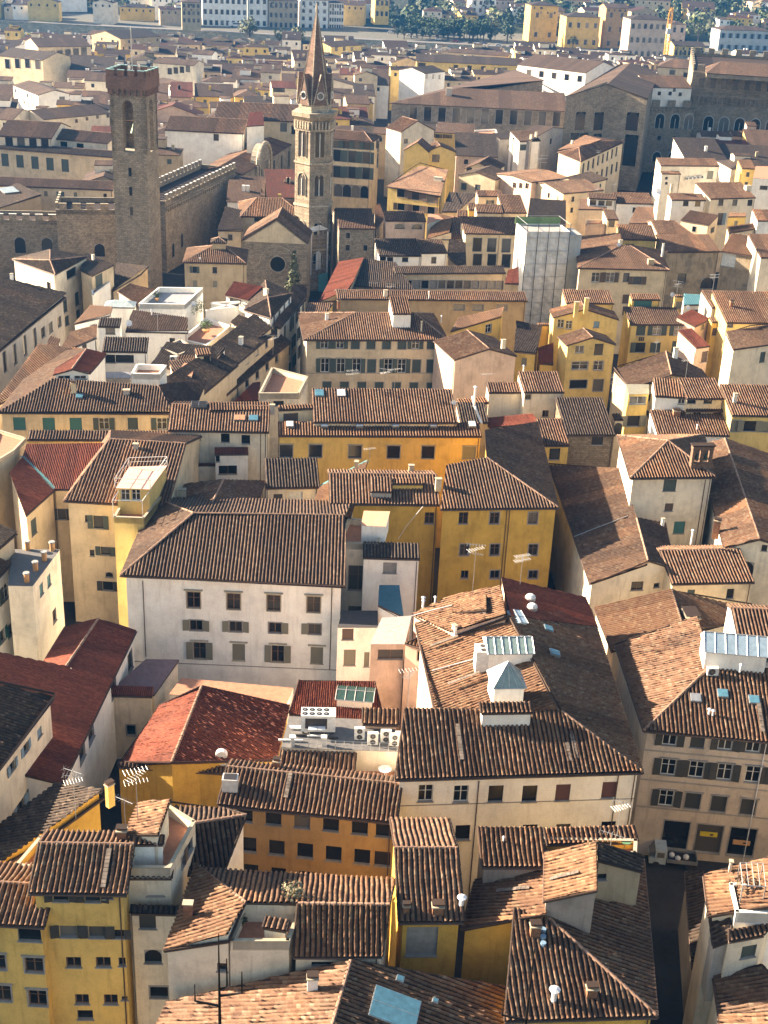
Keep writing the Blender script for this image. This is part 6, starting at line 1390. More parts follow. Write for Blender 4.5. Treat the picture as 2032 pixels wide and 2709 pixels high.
def corbels(rec, e, z, n, h=2.2, d=.9, m=None, name='corbel_table'):
    wl = wall_of(rec, e); L = wl['L']; mb = MB(); m = m or wall_mat('stone'); st = L/n
    for i in range(n+1):
        p = wl['q0']+wl['u']*min(L-.2, max(.2, i*st)); mb.box(Vector((p.x, p.y, z-h/2))+wl['out']*d/2, wl['u']*.22, wl['out']*d/2, Vector((0, 0, h/2)), m)
    for i in range(n):
        k = 6; c = wl['q0']+wl['u']*((i+.5)*st)+wl['out']*d; r = st/2-.2
        for j in range(k):
            a0, a1 = math.pi*j/k, math.pi*(j+1)/k
            pts = [c+wl['u']*r*math.cos(a0)+Vector((0, 0, z-h*.2-r+r*math.sin(a0))), c+wl['u']*r*math.cos(a1)+Vector((0, 0, z-h*.2-r+r*math.sin(a1))), c+wl['u']*r*math.cos(a1)+Vector((0, 0, z)), c+wl['u']*r*math.cos(a0)+Vector((0, 0, z))]
            mb.face(pts, m)
    mb.build(name, rec['root'], rec['org'])
# ---- square brick tower of the old prison
L_ = P('T1', 872, 700, 50.5); F_ = L_ + Vector((math.cos(R(-9)), math.sin(R(-9)), 0))*8.5; u_ = (F_-L_).normalized(); n_ = Vector((-u_.y, u_.x, 0)); wd_ = (F_-L_).length
def tower_box(mb, z0, z1, o, m, ins=0):
    a = Vector((L_.x, L_.y, 0))-u_*o-n_*o; b = Vector((F_.x, F_.y, 0))+u_*o-n_*o; c = b+n_*(wd_+2*o); d = a+n_*(wd_+2*o); z0v, z1v = Vector((0, 0, z0)), Vector((0, 0, z1)); q = [a, b, c, d]
    for i in range(4): mb.face([q[i]+z0v, q[(i+1) % 4]+z0v, q[(i+1) % 4]+z1v, q[i]+z1v], m)
    return q
org = Vector((L_.x, L_.y, 0)); t = empty('bell_tower', org, 'tall square brick tower with battlements and tall belfry arches, left', 'tower')
st_ = wall_mat('stone'); mb = MB(); q4 = tower_box(mb, 0, 36, 0, st_)
zt, z0_, z1_ = 50.5, 36.0, 48.3; op = 1.35
for i in range(4):     # belfry: piers, arch heads and lintels leave a real opening right through
    a, b = q4[i], q4[(i+1) % 4]; uu = (b-a).normalized(); mid = (a+b)/2; nn = Vector((uu.y, -uu.x, 0)); Z = Vector((0, 0, 1)); zs = 46.4
    cs = [mid-uu*op, mid+uu*op]
    mb.box((a+cs[0])/2+Z*(z0_+zt)/2-nn*.6, (cs[0]-a)/2, nn*.6, Z*(zt-z0_)/2, st_); mb.box((b+cs[1])/2+Z*(z0_+zt)/2-nn*.6, (b-cs[1])/2, nn*.6, Z*(zt-z0_)/2, st_)
    k = 8
    for j in range(k):
        a0, a1 = math.pi*j/k, math.pi*(j+1)/k
        f0, f1 = (mid+uu*op*math.cos(x)+Z*(zs+op*1.15*math.sin(x)) for x in (a0, a1)); g0, g1 = (Vector((f.x, f.y, zt)) for f in (f0, f1))
        mb.face([f0, f1, g1, g0], st_); mb.face([f0-nn*1.2, g0-nn*1.2, g1-nn*1.2, f1-nn*1.2], st_); mb.face([f0, f0-nn*1.2, f1-nn*1.2, f1], st_)
mb.face([q+Vector((0, 0, 36.02)) for q in q4], M_STONEF); mb.build('shaft', t, org)
mb = MB(); br = wall_mat('stone'); bk = mat_stone('red_brick', (.25, .15, .11), .3, .1)
tower_box(mb, 50.4, 53.3, .6, bk); qq = tower_box(MB(), 0, 1, .6, bk); mb.face([q+Vector((0, 0, 52.2)) for q in qq], M_STONEF); mb.face([q+Vector((0, 0, 50.4)) for q in qq][::-1], bk)
for i in range(4):
    a, b = q4[i], q4[(i+1) % 4]; uu = (b-a).normalized(); nn = Vector((uu.y, -uu.x, 0))
    for j in range(6): mb.box(a+uu*(wd_*(j+.5)/6)+nn*.3+Vector((0, 0, 49.8)), uu*.28, nn*.35, Vector((0, 0, .75)), bk)
    a2, b2 = qq[i], qq[(i+1) % 4]; L2 = (b2-a2).length
    for j in range(4): mb.box(a2+uu*(L2*(j+.5)/4+.05)-nn*.25+Vector((0, 0, 53.9)), uu*L2/13, nn*.25, Vector((0, 0, .75)), bk)
    for j in range(4): mb.box(a2+uu*(L2*(j+.5)/4+.05)-nn*.25+Vector((0, 0, 54.7)), uu*(L2/13+.08), nn*.32, Vector((0, 0, .08)), mat_plain('copper_cap', (.20, .34, .33), .6))
mb.build('battlement_crown', t, org)
for zz in (27, 22.2, 31.5): mb = MB(); mb.box((q4[0]+q4[1])/2+Vector((0, 0, zz))-n_*.03, u_*.35, n_*.06, Vector((0, 0, 1.0)), M_GLASS); mb.build('slit_window', t, org)
mb = MB(); c_ = (q4[0]+q4[2])/2; mb.tube([c_+Vector((0, 0, 52.2)), c_+Vector((0, 0, 64))], .09, M_METAL, 6); mb.build('flagpole', t, org)
mb = MB(); bell = mat_plain('bronze', (.06, .08, .06), .5, .8); mb.tube([c_+Vector((0, 0, z)) for z in (40, 40.3, 41.2, 42.0, 42.4)], [1.1, 1.0, .7, .5, .1], bell, 12); mb.box(c_+Vector((0, 0, 42.6)), u_*4.0, n_*.15, Vector((0, 0, .15)), M_WOOD); mb.build('bell', t, org)
# ---- battlemented palace round it
def P2(c, x, y, z): return P(c, x, y, z)
V = dict(A=P('M1', 445, 315, 19), B=P('M1', 1000, 320, 19)); dd_ = Vector((-(V['B']-V['A']).normalized().y, (V['B']-V['A']).normalized().x, 0)); V['C'] = V['B']+dd_*15; V['D'] = V['A']+dd_*15
r_ = build('ba1', 'brown stone battlemented palace block left of the square tower', V, [['A', 'B', 'C', 'D']], 'stone', flat=True, parapet=1.2, oh=.02, floor=tile_mat('brown'), name='palace', cat='palace', W=[(('A', 'B'), 'M1', [(795, 640)], 1.8, 2.6, 'a')])
crenels(r_, [('A', 'B'), ('A', 'D'), ('B', 'C')], dz=.1)
V = dict(A=P('M1', -160, 395, 15), B=P('M1', 470, 405, 15)); V['C'] = V['B']+dd_*11; V['D'] = V['A']+dd_*11
r_ = build('ba3', 'lower battlemented wing with pointed windows at the left edge', V, [['A', 'B', 'C', 'D']], 'stone', flat=True, parapet=1.0, oh=.02, floor=tile_mat('brown'), name='palace', cat='palace', W=[(('A', 'B'), 'M1', [(160, 600), (375, 605)], 1.9, 3.2, 'a')])
crenels(r_, [('A', 'B')], dz=.1, cap=M_WFRAME)
V = dict(A=P('M1', 1318, 250, 19), B=P('M2', 375, -20, 19)); e_ = (V['B']-V['A']).normalized(); d2 = Vector((-e_.y, e_.x, 0)); V['C'] = V['B']+d2*11; V['D'] = V['A']+d2*11
r_ = build('ba2', 'long battlemented stone wing running back from the square tower', V, [['A', 'B', 'C', 'D']], 'stone', flat=True, parapet=1.2, oh=.02, floor=tile_mat('brown'), name='palace', cat='palace', W=[(('A', 'B'), 'M1', [(1385, 640), (1455, 560)], 1.3, 3.0, 'a')])
crenels(r_, [('A', 'B'), ('C', 'D')], dz=.1, w=1.3, gap=1.4, cap=M_WFRAME); corbels(r_, ('A', 'B'), 17.4, 34, 1.3, .45)
# ---- slim bell tower with the spire
c_ = P('T2', 1006, 850, 45.6); c_.z = 0; Rh = 5.0
ax = (Vector((0, 0, 0))-c_); a0_ = math.atan2(ax.y, ax.x)+R(-12)
def hexp(r, z, n=6, a=a0_): return [c_+Vector((r*math.cos(a+math.pi/3*i), r*math.sin(a+math.pi/3*i), z)) for i in range(n)]
t = empty('campanile', c_.copy(), 'slim six-sided stone bell tower with a pointed brick spire', 'bell tower')
mb = MB(); lv = [0, 10.5, 21.5, 22, 32.2, 32.7, 43.3, 43.8]
def ring(mb, r0, z0, r1, z1, m):
    a, b = hexp(r0, z0), hexp(r1, z1)
    for i in range(6): mb.face([a[i], a[(i+1) % 6], b[(i+1) % 6], b[i]], m)
ring(mb, Rh, 0, Rh, 43.4, st_); mb.build('shaft', t, c_)
mb = MB(); pst = mat_stone('light_stone', (.42, .36, .27), .8, .3)
for z in (10.5, 21.6, 32.2, 40.2): ring(mb, Rh+.35, z, Rh+.35, z+.45, pst); mb.face(hexp(Rh+.35, z+.45), pst); mb.face(hexp(Rh+.35, z)[::-1], pst)
mb.build('string_course', t, c_)
mb = MB(); ring(mb, Rh, 42.6, Rh+1.0, 43.6, st_); ring(mb, Rh+1.0, 43.6, Rh+1.0, 44.6, st_); mb.face(hexp(Rh+1.0, 44.6), pst)
for i in range(6):
    a, b = hexp(Rh+.3, 0)[i], hexp(Rh+.3, 0)[(i+1) % 6]; uu = (b-a).normalized(); nn = Vector((uu.y, -uu.x, 0)); nn = nn if nn.dot((a+b)/2-c_) > 0 else -nn
    for j in range(6): mb.box(a+uu*((b-a).length*(j+.5)/6)+Vector((0, 0, 41.6)), uu*.22, nn*.35, Vector((0, 0, .9)), pst)
mb.build('cornice', t, c_)
for i in range(6):         # two-light windows in three storeys
    hp = hexp(Rh, 0); a, b = hp[i], hp[(i+1) % 6]; uu = (b-a).normalized(); mid = (a+b)/2; nn = (mid-c_).normalized()
    if nn.dot((CP-mid).normalized()) < -.1: continue
    for z0w, hw in ((34.0, 6.6), (24.4, 5.2), (14.6, 3.0), (7.2, 2.6)):
        mb = MB()
        for s in (-1, 1):
            k = 6; cx = mid+uu*s*.62; w2 = .5
            mb.face([cx-uu*w2+nn*.04+Vector((0, 0, z0w)), cx+uu*w2+nn*.04+Vector((0, 0, z0w))]+[cx+uu*w2*math.cos(math.pi*j/k)+nn*.04+Vector((0, 0, z0w+hw-w2*1.5+w2*1.5*math.sin(math.pi*j/k))) for j in range(k+1)], M_GLASS)
        mb.tube([mid+nn*.12+Vector((0, 0, z0w)), mid+nn*.12+Vector((0, 0, z0w+hw-1))], .12, M_WFRAME, 6)
        mb.tube([mid+uu*1.35*math.cos(math.pi*j/8)+nn*.1+Vector((0, 0, z0w+hw-1.1+1.5*math.sin(math.pi*j/8))) for j in range(9)], .16, pst, 5)
        for s in (-1, 1): mb.tube([mid+uu*s*1.35+nn*.1+Vector((0, 0, z0w-.2)), mid+uu*s*1.35+nn*.1+Vector((0, 0, z0w+hw-1))], .14, pst, 5)
        mb.build('two_light_window', t, c_)
mb = MB(); bs = mat_stone('spire_brick', (.20, .135, .105), .5, .16); ring(mb, Rh*.86, 44.6, Rh*.86, 46.4, pst)
a, tip = hexp(Rh*.86, 46.4), c_+Vector((0, 0, 68.6))
for i in range(6): mb.face([a[i], a[(i+1) % 6], tip], bs)
mb.build('spire', t, c_)
mb = MB()
for i in range(6): mb.tube([a[i], tip-Vector((0, 0, .3))], [.22, .1], pst, 5)
mb.tube([tip-Vector((0, 0, 1)), tip+Vector((0, 0, .9))], [.3, .18], pst, 6); mb.tube([tip, tip+Vector((0, 0, 2.0))], .07, M_METAL, 5); mb.build('spire_rib', t, c_)
for i in range(6):         # steep gables round the foot of the spire
    b = a[(i+1) % 6]; a_ = a[i]; mid = (a_+b)/2; nn = (Vector((mid.x, mid.y, 0))-c_).normalized(); uu = (b-a_).normalized(); ap = Vector((mid.x, mid.y, 53.6))+nn*.5
    mb = MB(); l = a_+nn*.5+uu*.3; r = b+nn*.5-uu*.3; back = c_+nn*1.6+Vector((0, 0, 53.6)); mb.face([l, r, ap], bs); mb.face([l, ap, back], bs); mb.face([r, back, ap], bs)
    mb.tube([l, ap, r], .17, pst, 5); k = 12; cc = (l+r)/2+Vector((0, 0, 2.2))+nn*.06; mb.tube([cc+(uu*math.cos(6.2832*j/k)+Vector((0, 0, 1))*math.sin(6.2832*j/k))*.85 for j in range(k+1)], .13, M_WFRAME, 4)
    mb.face([cc+(uu*math.cos(6.2832*j/k)+Vector((0, 0, 1))*math.sin(6.2832*j/k))*.75 for j in range(k)], M_GLASS); mb.build('spire_gable', t, c_)
# restoration netting on the tower foot
hp = hexp(Rh, 0); fr_ = min(range(6), key=lambda i: abs(proj((hp[i]+hp[(i+1) % 6])/2+Vector((0, 0, 12)))[0]-835) + 500*(((hp[i]+hp[(i+1) % 6])/2-c_).normalized().dot((CP-c_).normalized()) < .3))
a, b = hp[fr_], hp[(fr_+1) % 6]; uu = (b-a).normalized(); nn = ((a+b)/2-c_).normalized(); L6 = (b-a).length
t2 = empty('scaffold', a.copy(), 'torn white netting and scaffold on the foot of the slim bell tower', 'scaffold'); mb = MB(); nw = mat_plain('white_net', (.58, .62, .64), .7); tn = mat_plain('teal_net', (.08, .28, .33), .7)
for (x0, x1, z0, z1) in ((.1, .95, 15.6, 17.4), (.35, .62, 5.5, 10.8), (.0, .12, 4, 17), (.92, 1.0, 3, 16)):
    mb.face([a+uu*L6*x0+nn*1.0+Vector((0, 0, z0)), a+uu*L6*x1+nn*1.0+Vector((0, 0, z0+.6)), a+uu*L6*x1+nn*1.1+Vector((0, 0, z1-1.0)), a+uu*L6*(x0+x1)/2+nn*1.2+Vector((0, 0, z1)), a+uu*L6*x0+nn*1.0+Vector((0, 0, z1-.5))], nw)
mb.face([a+uu*L6*.5+nn*1.2+Vector((0, 0, 0)), a+uu*L6+nn*1.2+Vector((0, 0, 0)), a+uu*L6+nn*1.2+Vector((0, 0, 5)), a+uu*L6*.5+nn*1.2+Vector((0, 0, 4.6))], tn); mb.build('netting', t2, a.copy())
mb = MB()
for k in range(3):
    q = a+uu*L6*k/2+nn*1.1; mb.tube([q, q+Vector((0, 0, 17))], .07, M_METAL, 5)
for z in range(2, 17, 2): mb.tube([a+nn*1.1+Vector((0, 0, z)), b+nn*1.1+Vector((0, 0, z))], .05, M_METAL, 4)
mb.build('scaffold_poles', t2, a.copy())
# ---- church and cloister at its foot
V, F = gy('M2', (425, 560), (948, 585), (700, 392), (720, 300), 16.5)
build('cu1', 'church front with a cream pediment and round window beside the slim bell tower', V, F, 'stone', 'tile', oh=.2, name='church', cat='church')
rc = BL['cu1']; w_ = wall_of(rc, ('A', 'R1')); wl2 = wall_of(rc, ('R1', 'B'))
mb = MB(); uu = w_['u']; oo = w_['out']; A_, B_, R_ = V['A'], V['B'], V['R1']; mb.face([A_+oo*.12+uu*.4-Vector((0, 0, .2)), B_+oo*.12-uu*.4-Vector((0, 0, .2)), R_+oo*.12-Vector((0, 0, .5))], wall_mat('sand')); mb.build('pediment', rc['root'], rc['org'])
for px_, py_, rr_, nm_ in ((708, 750, 1.85, 'round_window'),):
    q = PP('M2', px_, py_, w_['q0'], oo); mb = MB(); k = 18; mb.face([q+oo*.06+(uu*math.cos(6.2832*j/k)+Vector((0, 0, 1))*math.sin(6.2832*j/k))*rr_ for j in range(k)], M_GLASS)
    for r2 in (rr_+.15, rr_+2.6): mb.tube([q+oo*.1+(uu*math.cos(6.2832*j/k)+Vector((0, 0, 1))*math.sin(6.2832*j/k))*r2 for j in range(k+1 if r2 < 3 else k//2+1)], .16, pst, 5)
    mb.build(nm_, rc['root'], rc['org'])
V, F = hip('M2', (412, 372), (935, 378), (545, 240), (740, 208), 18.5, 19)
build('cu2', 'cream transept with a bright hipped roof behind the church pediment', V, F, 'sand', 'tile', oh=.3, W=[(('A', 'B'), 'M2', [(555, 390)], 1.5, .9, 'l')])
V = mk('M2', dict(A=(225, 482, 16.5), B=(432, 486, 16.5), C=(425, 320, 19), D=(290, 300, 19)))
build('cu3', 'dark shaded roof over a cream chapel left of the church front', V, [['A', 'B', 'C', 'D']], 'sand', 'dark', oh=.2)
V, F = hip('M2', (-50, 737), (457, 750), (200, 605), (280, 603), 18.5, 20)
build('cu4', 'tan chapel with a four-sided tiled roof and little lantern', V, F, 'tan', 'tile', oh=.35)
rp = (V['R1']+V['R2'])/2; V, F = box_roof(rp.x, rp.y, 3.6, 3.6, .1, rp.z+1.0, 25, 'hip'); build('cu4l', '', V, F, 'tan', 'dark', parent=BL['cu4'], name='roof_lantern', base=rp.z-1.2, oh=.3)
V, F = gx('M2', (1195, 468), (1490, 472), (1300, 308), 18, 17)
build('cu5', 'rough stone hall with a striped roof right of the slim bell tower', V, F, 'stone', 'tile', oh=.15)
V = dict(A=P('M2', 1490, 476, 17.6), B=P('M2', 1560, 380, 17.6), C=P('M2', 1520, 270, 18.4), D=P('M2', 1480, 300, 18.4))
build('cu6', 'narrow stone end of the hall catching the sun', V, [['A', 'B', 'C', 'D']], 'stone', 'orange', oh=.1)
# ---- baroque palace, dark court side
V = dict(A=P('T2', 425, 1400, 17), B=P('T2', 905, 1100, 17)); e_ = (V['B']-V['A']).normalized(); d2 = Vector((-e_.y, e_.x, 0)); V['C'] = V['B']+d2*14; V['D'] = V['A']+d2*14
h_ = Vector((0, 0, 2)); V['R1'] = (V['A']+V['D'])/2+h_; V['R2'] = (V['B']+V['C'])/2+h_
r_ = build('sf', 'tan baroque palace with a round-arched pediment and tall windows', V, [['A', 'B', 'R2', 'R1'], ['R1', 'R2', 'C', 'D']], 'greybrown', 'tile', oh=.3, name='palace', cat='palace',
      W=[(('A', 'B'), 'T2', (680, 1345, 855, 1230, 4), 1.9, 4.2, 'F'), (('A', 'B'), 'T2', (700, 1480, 870, 1400, 3), 1.9, 4.0, 'Fa'), (('A', 'B'), 'T2', [(575, 1470)], 2.4, 7, 'l')])
w_ = wall_of(r_, ('A', 'B')); q = PP('T2', 590, 1290, w_['q0'], w_['out']); mb = MB(); k = 12; uu, oo = w_['u'], w_['out']
pts = [q+oo*.5+(uu*math.cos(math.pi*j/k)*7.2+Vector((0, 0, 1))*math.sin(math.pi*j/k)*5.4) for j in range(k+1)]
mb.face(pts, wall_mat('greybrown')); mb.face([p-oo*2.5 for p in pts][::-1], wall_mat('greybrown')); mb.tube([p+Vector((0, 0, .3)) for p in pts], .7, pst, 6)
for j in range(k): mb.face([pts[j], pts[j+1], pts[j+1]-oo*2.5, pts[j]-oo*2.5], pst)
for x_ in (-8, -5, 5, 8): mb.box(q+uu*x_+oo*.35-Vector((0, 0, 9)), uu*.6, oo*.35, Vector((0, 0, 9)), pst)
mb.build('arched_pediment', r_['root'], r_['org'])
V, F = gx('T2', (-200, 1038), (440, 1070), (60, 935), 23.5, 16, back=.9)
build('sf2', 'long white attic range under a maroon hip roof', V, F, 'white', 'brown', oh=.3, W=[(('A', 'B'), 'T2', [(217, 1095)], 1.2, 1.6, 'l')])
V, F = gx('T2', (195, 945), (880, 975), (560, 825), 24.5, 15, back=.8)
build('sf3', 'great maroon nave roof behind the slim bell tower', V, F, 'sand', 'brown', oh=.3, W=[(('A', 'B'), 'T2', [(755, 1015), (855, 1035)], 1.6, 2.2, 'l')])
V, F = quad('T2', [(460, 1010), (600, 1000), (590, 890), (480, 900)], 27)
build('sf4', 'little white turret on the maroon roofs', V, F, 'white', 'red', oh=.05, name='turret', cat='turret', base=18)
V, F = gx('T1', (1250, 1125), (2010, 1160), (1500, 1090), 19, 14, back=.8)
build('sf5', 'low range with white lunette arcade behind the square tower', V, F, 'sand', 'dark', oh=.2, W=[(('A', 'B'), 'T1', (1330, 1255, 1970, 1290, 5), 3.2, 3.6, 'a')])
V, F = gx('T1', (1235, 1030), (1659, 1055), (1400, 925), 23.5, 16)
V, F = hip('T2', (1140, 1105), (1462, 1132), (1180, 1050), (1400, 1055), 24, 17)
V, F = hip('T2', (1130, 1108), (1462, 1135), (1170, 1046), (1405, 1046), 24, 17, hl=False)
build('gd', 'blue shaded palazzo with a tan sunlit side right of the slim bell tower', V, F, 'sand', 'tile', oh=.5, name='palace', cat='palace',
      W=[(('A', 'B'), 'T2', (1175, 1150, 1420, 1165, 4), 1.6, 1.8, 's'), (('A', 'B'), 'T2', (1180, 1240, 1420, 1260, 3), 1.7, 2.8, 'sFh'), (('A', 'B'), 'T2', (1180, 1370, 1420, 1385, 3), 1.7, 2.8, 'sFh'), (('A', 'B'), 'M2', (1190, 160, 1400, 175, 4), 1.9, 3.0, 'aF'), (('B', 'C'), 'T2', (1500, 1150, 1640, 1090, 4), 1.4, 2.0, 'F'), (('B', 'C'), 'T2', (1510, 1260, 1640, 1200, 4), 1.4, 2.4, 'F')])
# ---- long left ranges
for i_, (a, b, r, z_, lb, w_) in enumerate([((-30, 1085), (412, 1108), (200, 965), 20.5, 'attic range with four windows under a maroon roof, left', [('T1', (72, 1120, 358, 1140, 4), 1.6, 2.2, 'F')]),
        ((412, 1108), (860, 1148), (560, 1035), 19.5, 'attic range with a green blue gutter beside the square tower', [('T1', (510, 1165, 640, 1180, 2), 1.7, 2.2, 'b')]),
        ((350, 955), (880, 905), (760, 830), 19.5, 'long L-shaped maroon roof with little attic windows', [('T1', (610, 965, 860, 912, 4), .9, 1.1, 'l')]),
        ((-40, 950), (100, 960), (60, 860), 20, 'maroon roof with green flashing at the left edge', [])]):
    V, F = gx('T1', a, b, r, z_, 15, back=.9); build('ll%d' % i_, lb, V, F, 'pale', 'brown', oh=.2, W=[(('A', 'B'),)+w for w in w_])
V, F = gx('T1', (-40, 1185), (925, 1260), (300, 1160), 17, 12, back=.6)
build('ll9', 'long cream facade with five tall shutters in shade, left', V, F, 'sand', 'dark', oh=.3, W=[(('A', 'B'), 'T1', (40, 1275, 520, 1320, 5), 1.7, 3.0, 'cg')])
V, F = gx('T1', (-60, 1480), (900, 1520), (300, 1425), 14.5, 14, back=.6)
build('ll10', 'long low maroon roof in front of the shuttered facade', V, F, 'sand', 'brown', oh=.2)
V = mk('M1', dict(A=(-60, 320, 12.5), B=(330, 190, 14), C=(140, 105, 15.5), D=(-60, 170, 15)))
build('ll11', 'dark hall roof with a bright square rooflight at the left edge', V, [['A', 'B', 'C', 'D']], 'tan', 'dark', oh=.2); skylight('ll11', 'M1', 70, 165, 4.5, 4.0, m=mat_plain('pale_glass', (.36, .42, .42), .25))
# ---- long grey palace and the old town hall
V, F = hip('T3', (90, 822), (1512, 890), (640, 690), (1500, 755), 24, 15, hr=False)
V['D'] = P('T3', 1110, 552, 24)
V = dict(A=V['A'], B=V['B'], R2=V['R2'], R1=V['R1'], D=P('T3', 1100, 558, 24), E=P('T3', 1330, 640, V['R1'].z))
build('uf', 'long grey stone palace with eleven dark windows and a vast tiled roof', V, [['A', 'B', 'R2', 'R1'], ['A', 'R1', 'E', 'D']], 'greybrown', 'tile', oh=.6, name='palace', cat='palace', W=[(('A', 'B'), 'T3', (282, 905, 1425, 950, 11), 2.1, 4.4, 'F')])
V = mk('T4', dict(A=(40, 770, 33), B=(702, 785, 33), R1=(378, 672, 36.6), R2=(565, 500, 36.6), C=(790, 592, 33), D=(500, 512, 33))); F = [['A', 'R1', 'R2', 'D'], ['R1', 'B', 'C', 'R2']]
r_ = build('pv1', 'huge gabled stone hall with three great arched windows, upper right', V, F, 'stone', 'brown', oh=.3, name='palace', cat='palace',
      W=[(('A', 'R1'), 'T4', [(160, 965)], 3.3, 5.4, 'a'), (('A', 'R1'), 'T4', [(345, 965)], 3.3, 5.4, 'a'), (('R1', 'B'), 'T4', [(575, 970)], 3.3, 5.4, 'a'), (('R1', 'B'), 'T4', [(560, 1200)], 3.7, 9.5, 'a'), (('A', 'R1'), 'T4', [(115, 1095), (190, 1095), (300, 1100)], 2.9, 2.6, 'a')])
V, F = gx('T4', (700, 697), (1056, 703), (860, 602), 32, 17, back=.6)
build('pv2a', 'white upper storey with a striped roof between the stone palaces', V, F, 'white', 'tile', oh=.2, name='palace', cat='palace', W=[(('A', 'B'), 'T4', [(792, 745), (878, 745), (958, 752)], 1.0, 1.2, 'l'), (('A', 'B'), 'T4', [(912, 712)], .9, 1.2, 'a')])
a = P('T4', 702, 850, 25); b = P('T4', 1075, 858, 25); uu = (b-a).normalized(); nn = Vector((-uu.y, uu.x, 0)); V = dict(A=a, B=b, C=b+nn*7, D=a+nn*7)
r_ = build('pv2', 'battlemented stone link with three white two-light windows', V, [['A', 'B', 'C', 'D']], 'stone', flat=True, parapet=.8, oh=.02, name='palace', cat='palace', floor=M_STONEF,
      W=[(('A', 'B'), 'T4', (795, 965, 1037, 972, 3), 2.6, 4.6, 'aW'), (('A', 'B'), 'T4', (790, 1100, 1030, 1105, 3), 1.1, 1.2, 'l'), (('A', 'B'), 'T4', (770, 1250, 1020, 1250, 3), 2.4, 3.0, 'aW')])
crenels(r_, [('A', 'B')], h=2.4, w=2.4, gap=2.6, dz=.1); corbels(r_, ('A', 'B'), 24.4, 12, 1.0, .5)
a = P('T4', 1062, 562, 38); b = P('T4', 1900, 615, 38); uu = (b-a).normalized(); nn = Vector((-uu.y, uu.x, 0)); V = dict(A=a, B=b, C=b+nn*52+Vector((0, 0, 2)), D=a+nn*52+Vector((0, 0, 2)))
r_ = build('pv3', 'brown stone town palace with a corbelled battlement gallery, right edge', V, [['A', 'B', 'C', 'D']], 'stone', flat=True, parapet=1.0, oh=.02, name='palace', cat='palace', floor=tile_mat('brown'),
      W=[(('A', 'B'), 'T4', (1130, 660, 1675, 695, 7), 1.5, 3.0, 'a'), (('A', 'B'), 'T4', (1182, 985, 1680, 1015, 5), 2.7, 4.6, 'aW'), (('A', 'B'), 'T4', (1165, 1240, 1410, 1275, 3), 2.5, 3.4, 'aW')])
w_ = wall_of(r_, ('A', 'B')); zc = PP('T4', 1300, 760, w_['q0'], w_['out']).z
mb = MB(); mid = w_['q0']+w_['u']*w_['L']/2
for (z0, z1, d) in ((zc, 38.0, .55),):
    pass
corbels(r_, ('A', 'B'), zc, 22, 3.6, .8); crenels(r_, [('A', 'B'), ('D', 'A'), ('C', 'D')], h=2.2, w=2.3, gap=2.9, t=.7, dz=.1)
string_course('pv3', ('A', 'B'), 'T4', (1300, 735), .4, wall_mat('stone'), .5); string_course('pv3', ('A', 'B'), 'T4', (1300, 585), .35, pst, .4)
V, F = hip('T4', (1170, 556), (1850, 600), (1290, 462), (1900, 500), 40, 17); V2 = {k: v+Vector((0, 0, -1.2)) for k, v in V.items()}
build('pv4', '', V2, F, 'stone', 'tile', parent=BL['pv3'], name='inner_roof', base=37.2, oh=.2)
V, F = hip('T4', (775, 532), (1062, 552), (900, 470), (1050, 476), 27, 17, hr=False)
build('pv5', 'sand coloured block with a striped hip roof behind the town palace', V, F, 'sand', 'tile', oh=.3, W=[(('A', 'B'), 'T4', [(895, 578), (1005, 598)], 1.8, 1.8, 'F')])
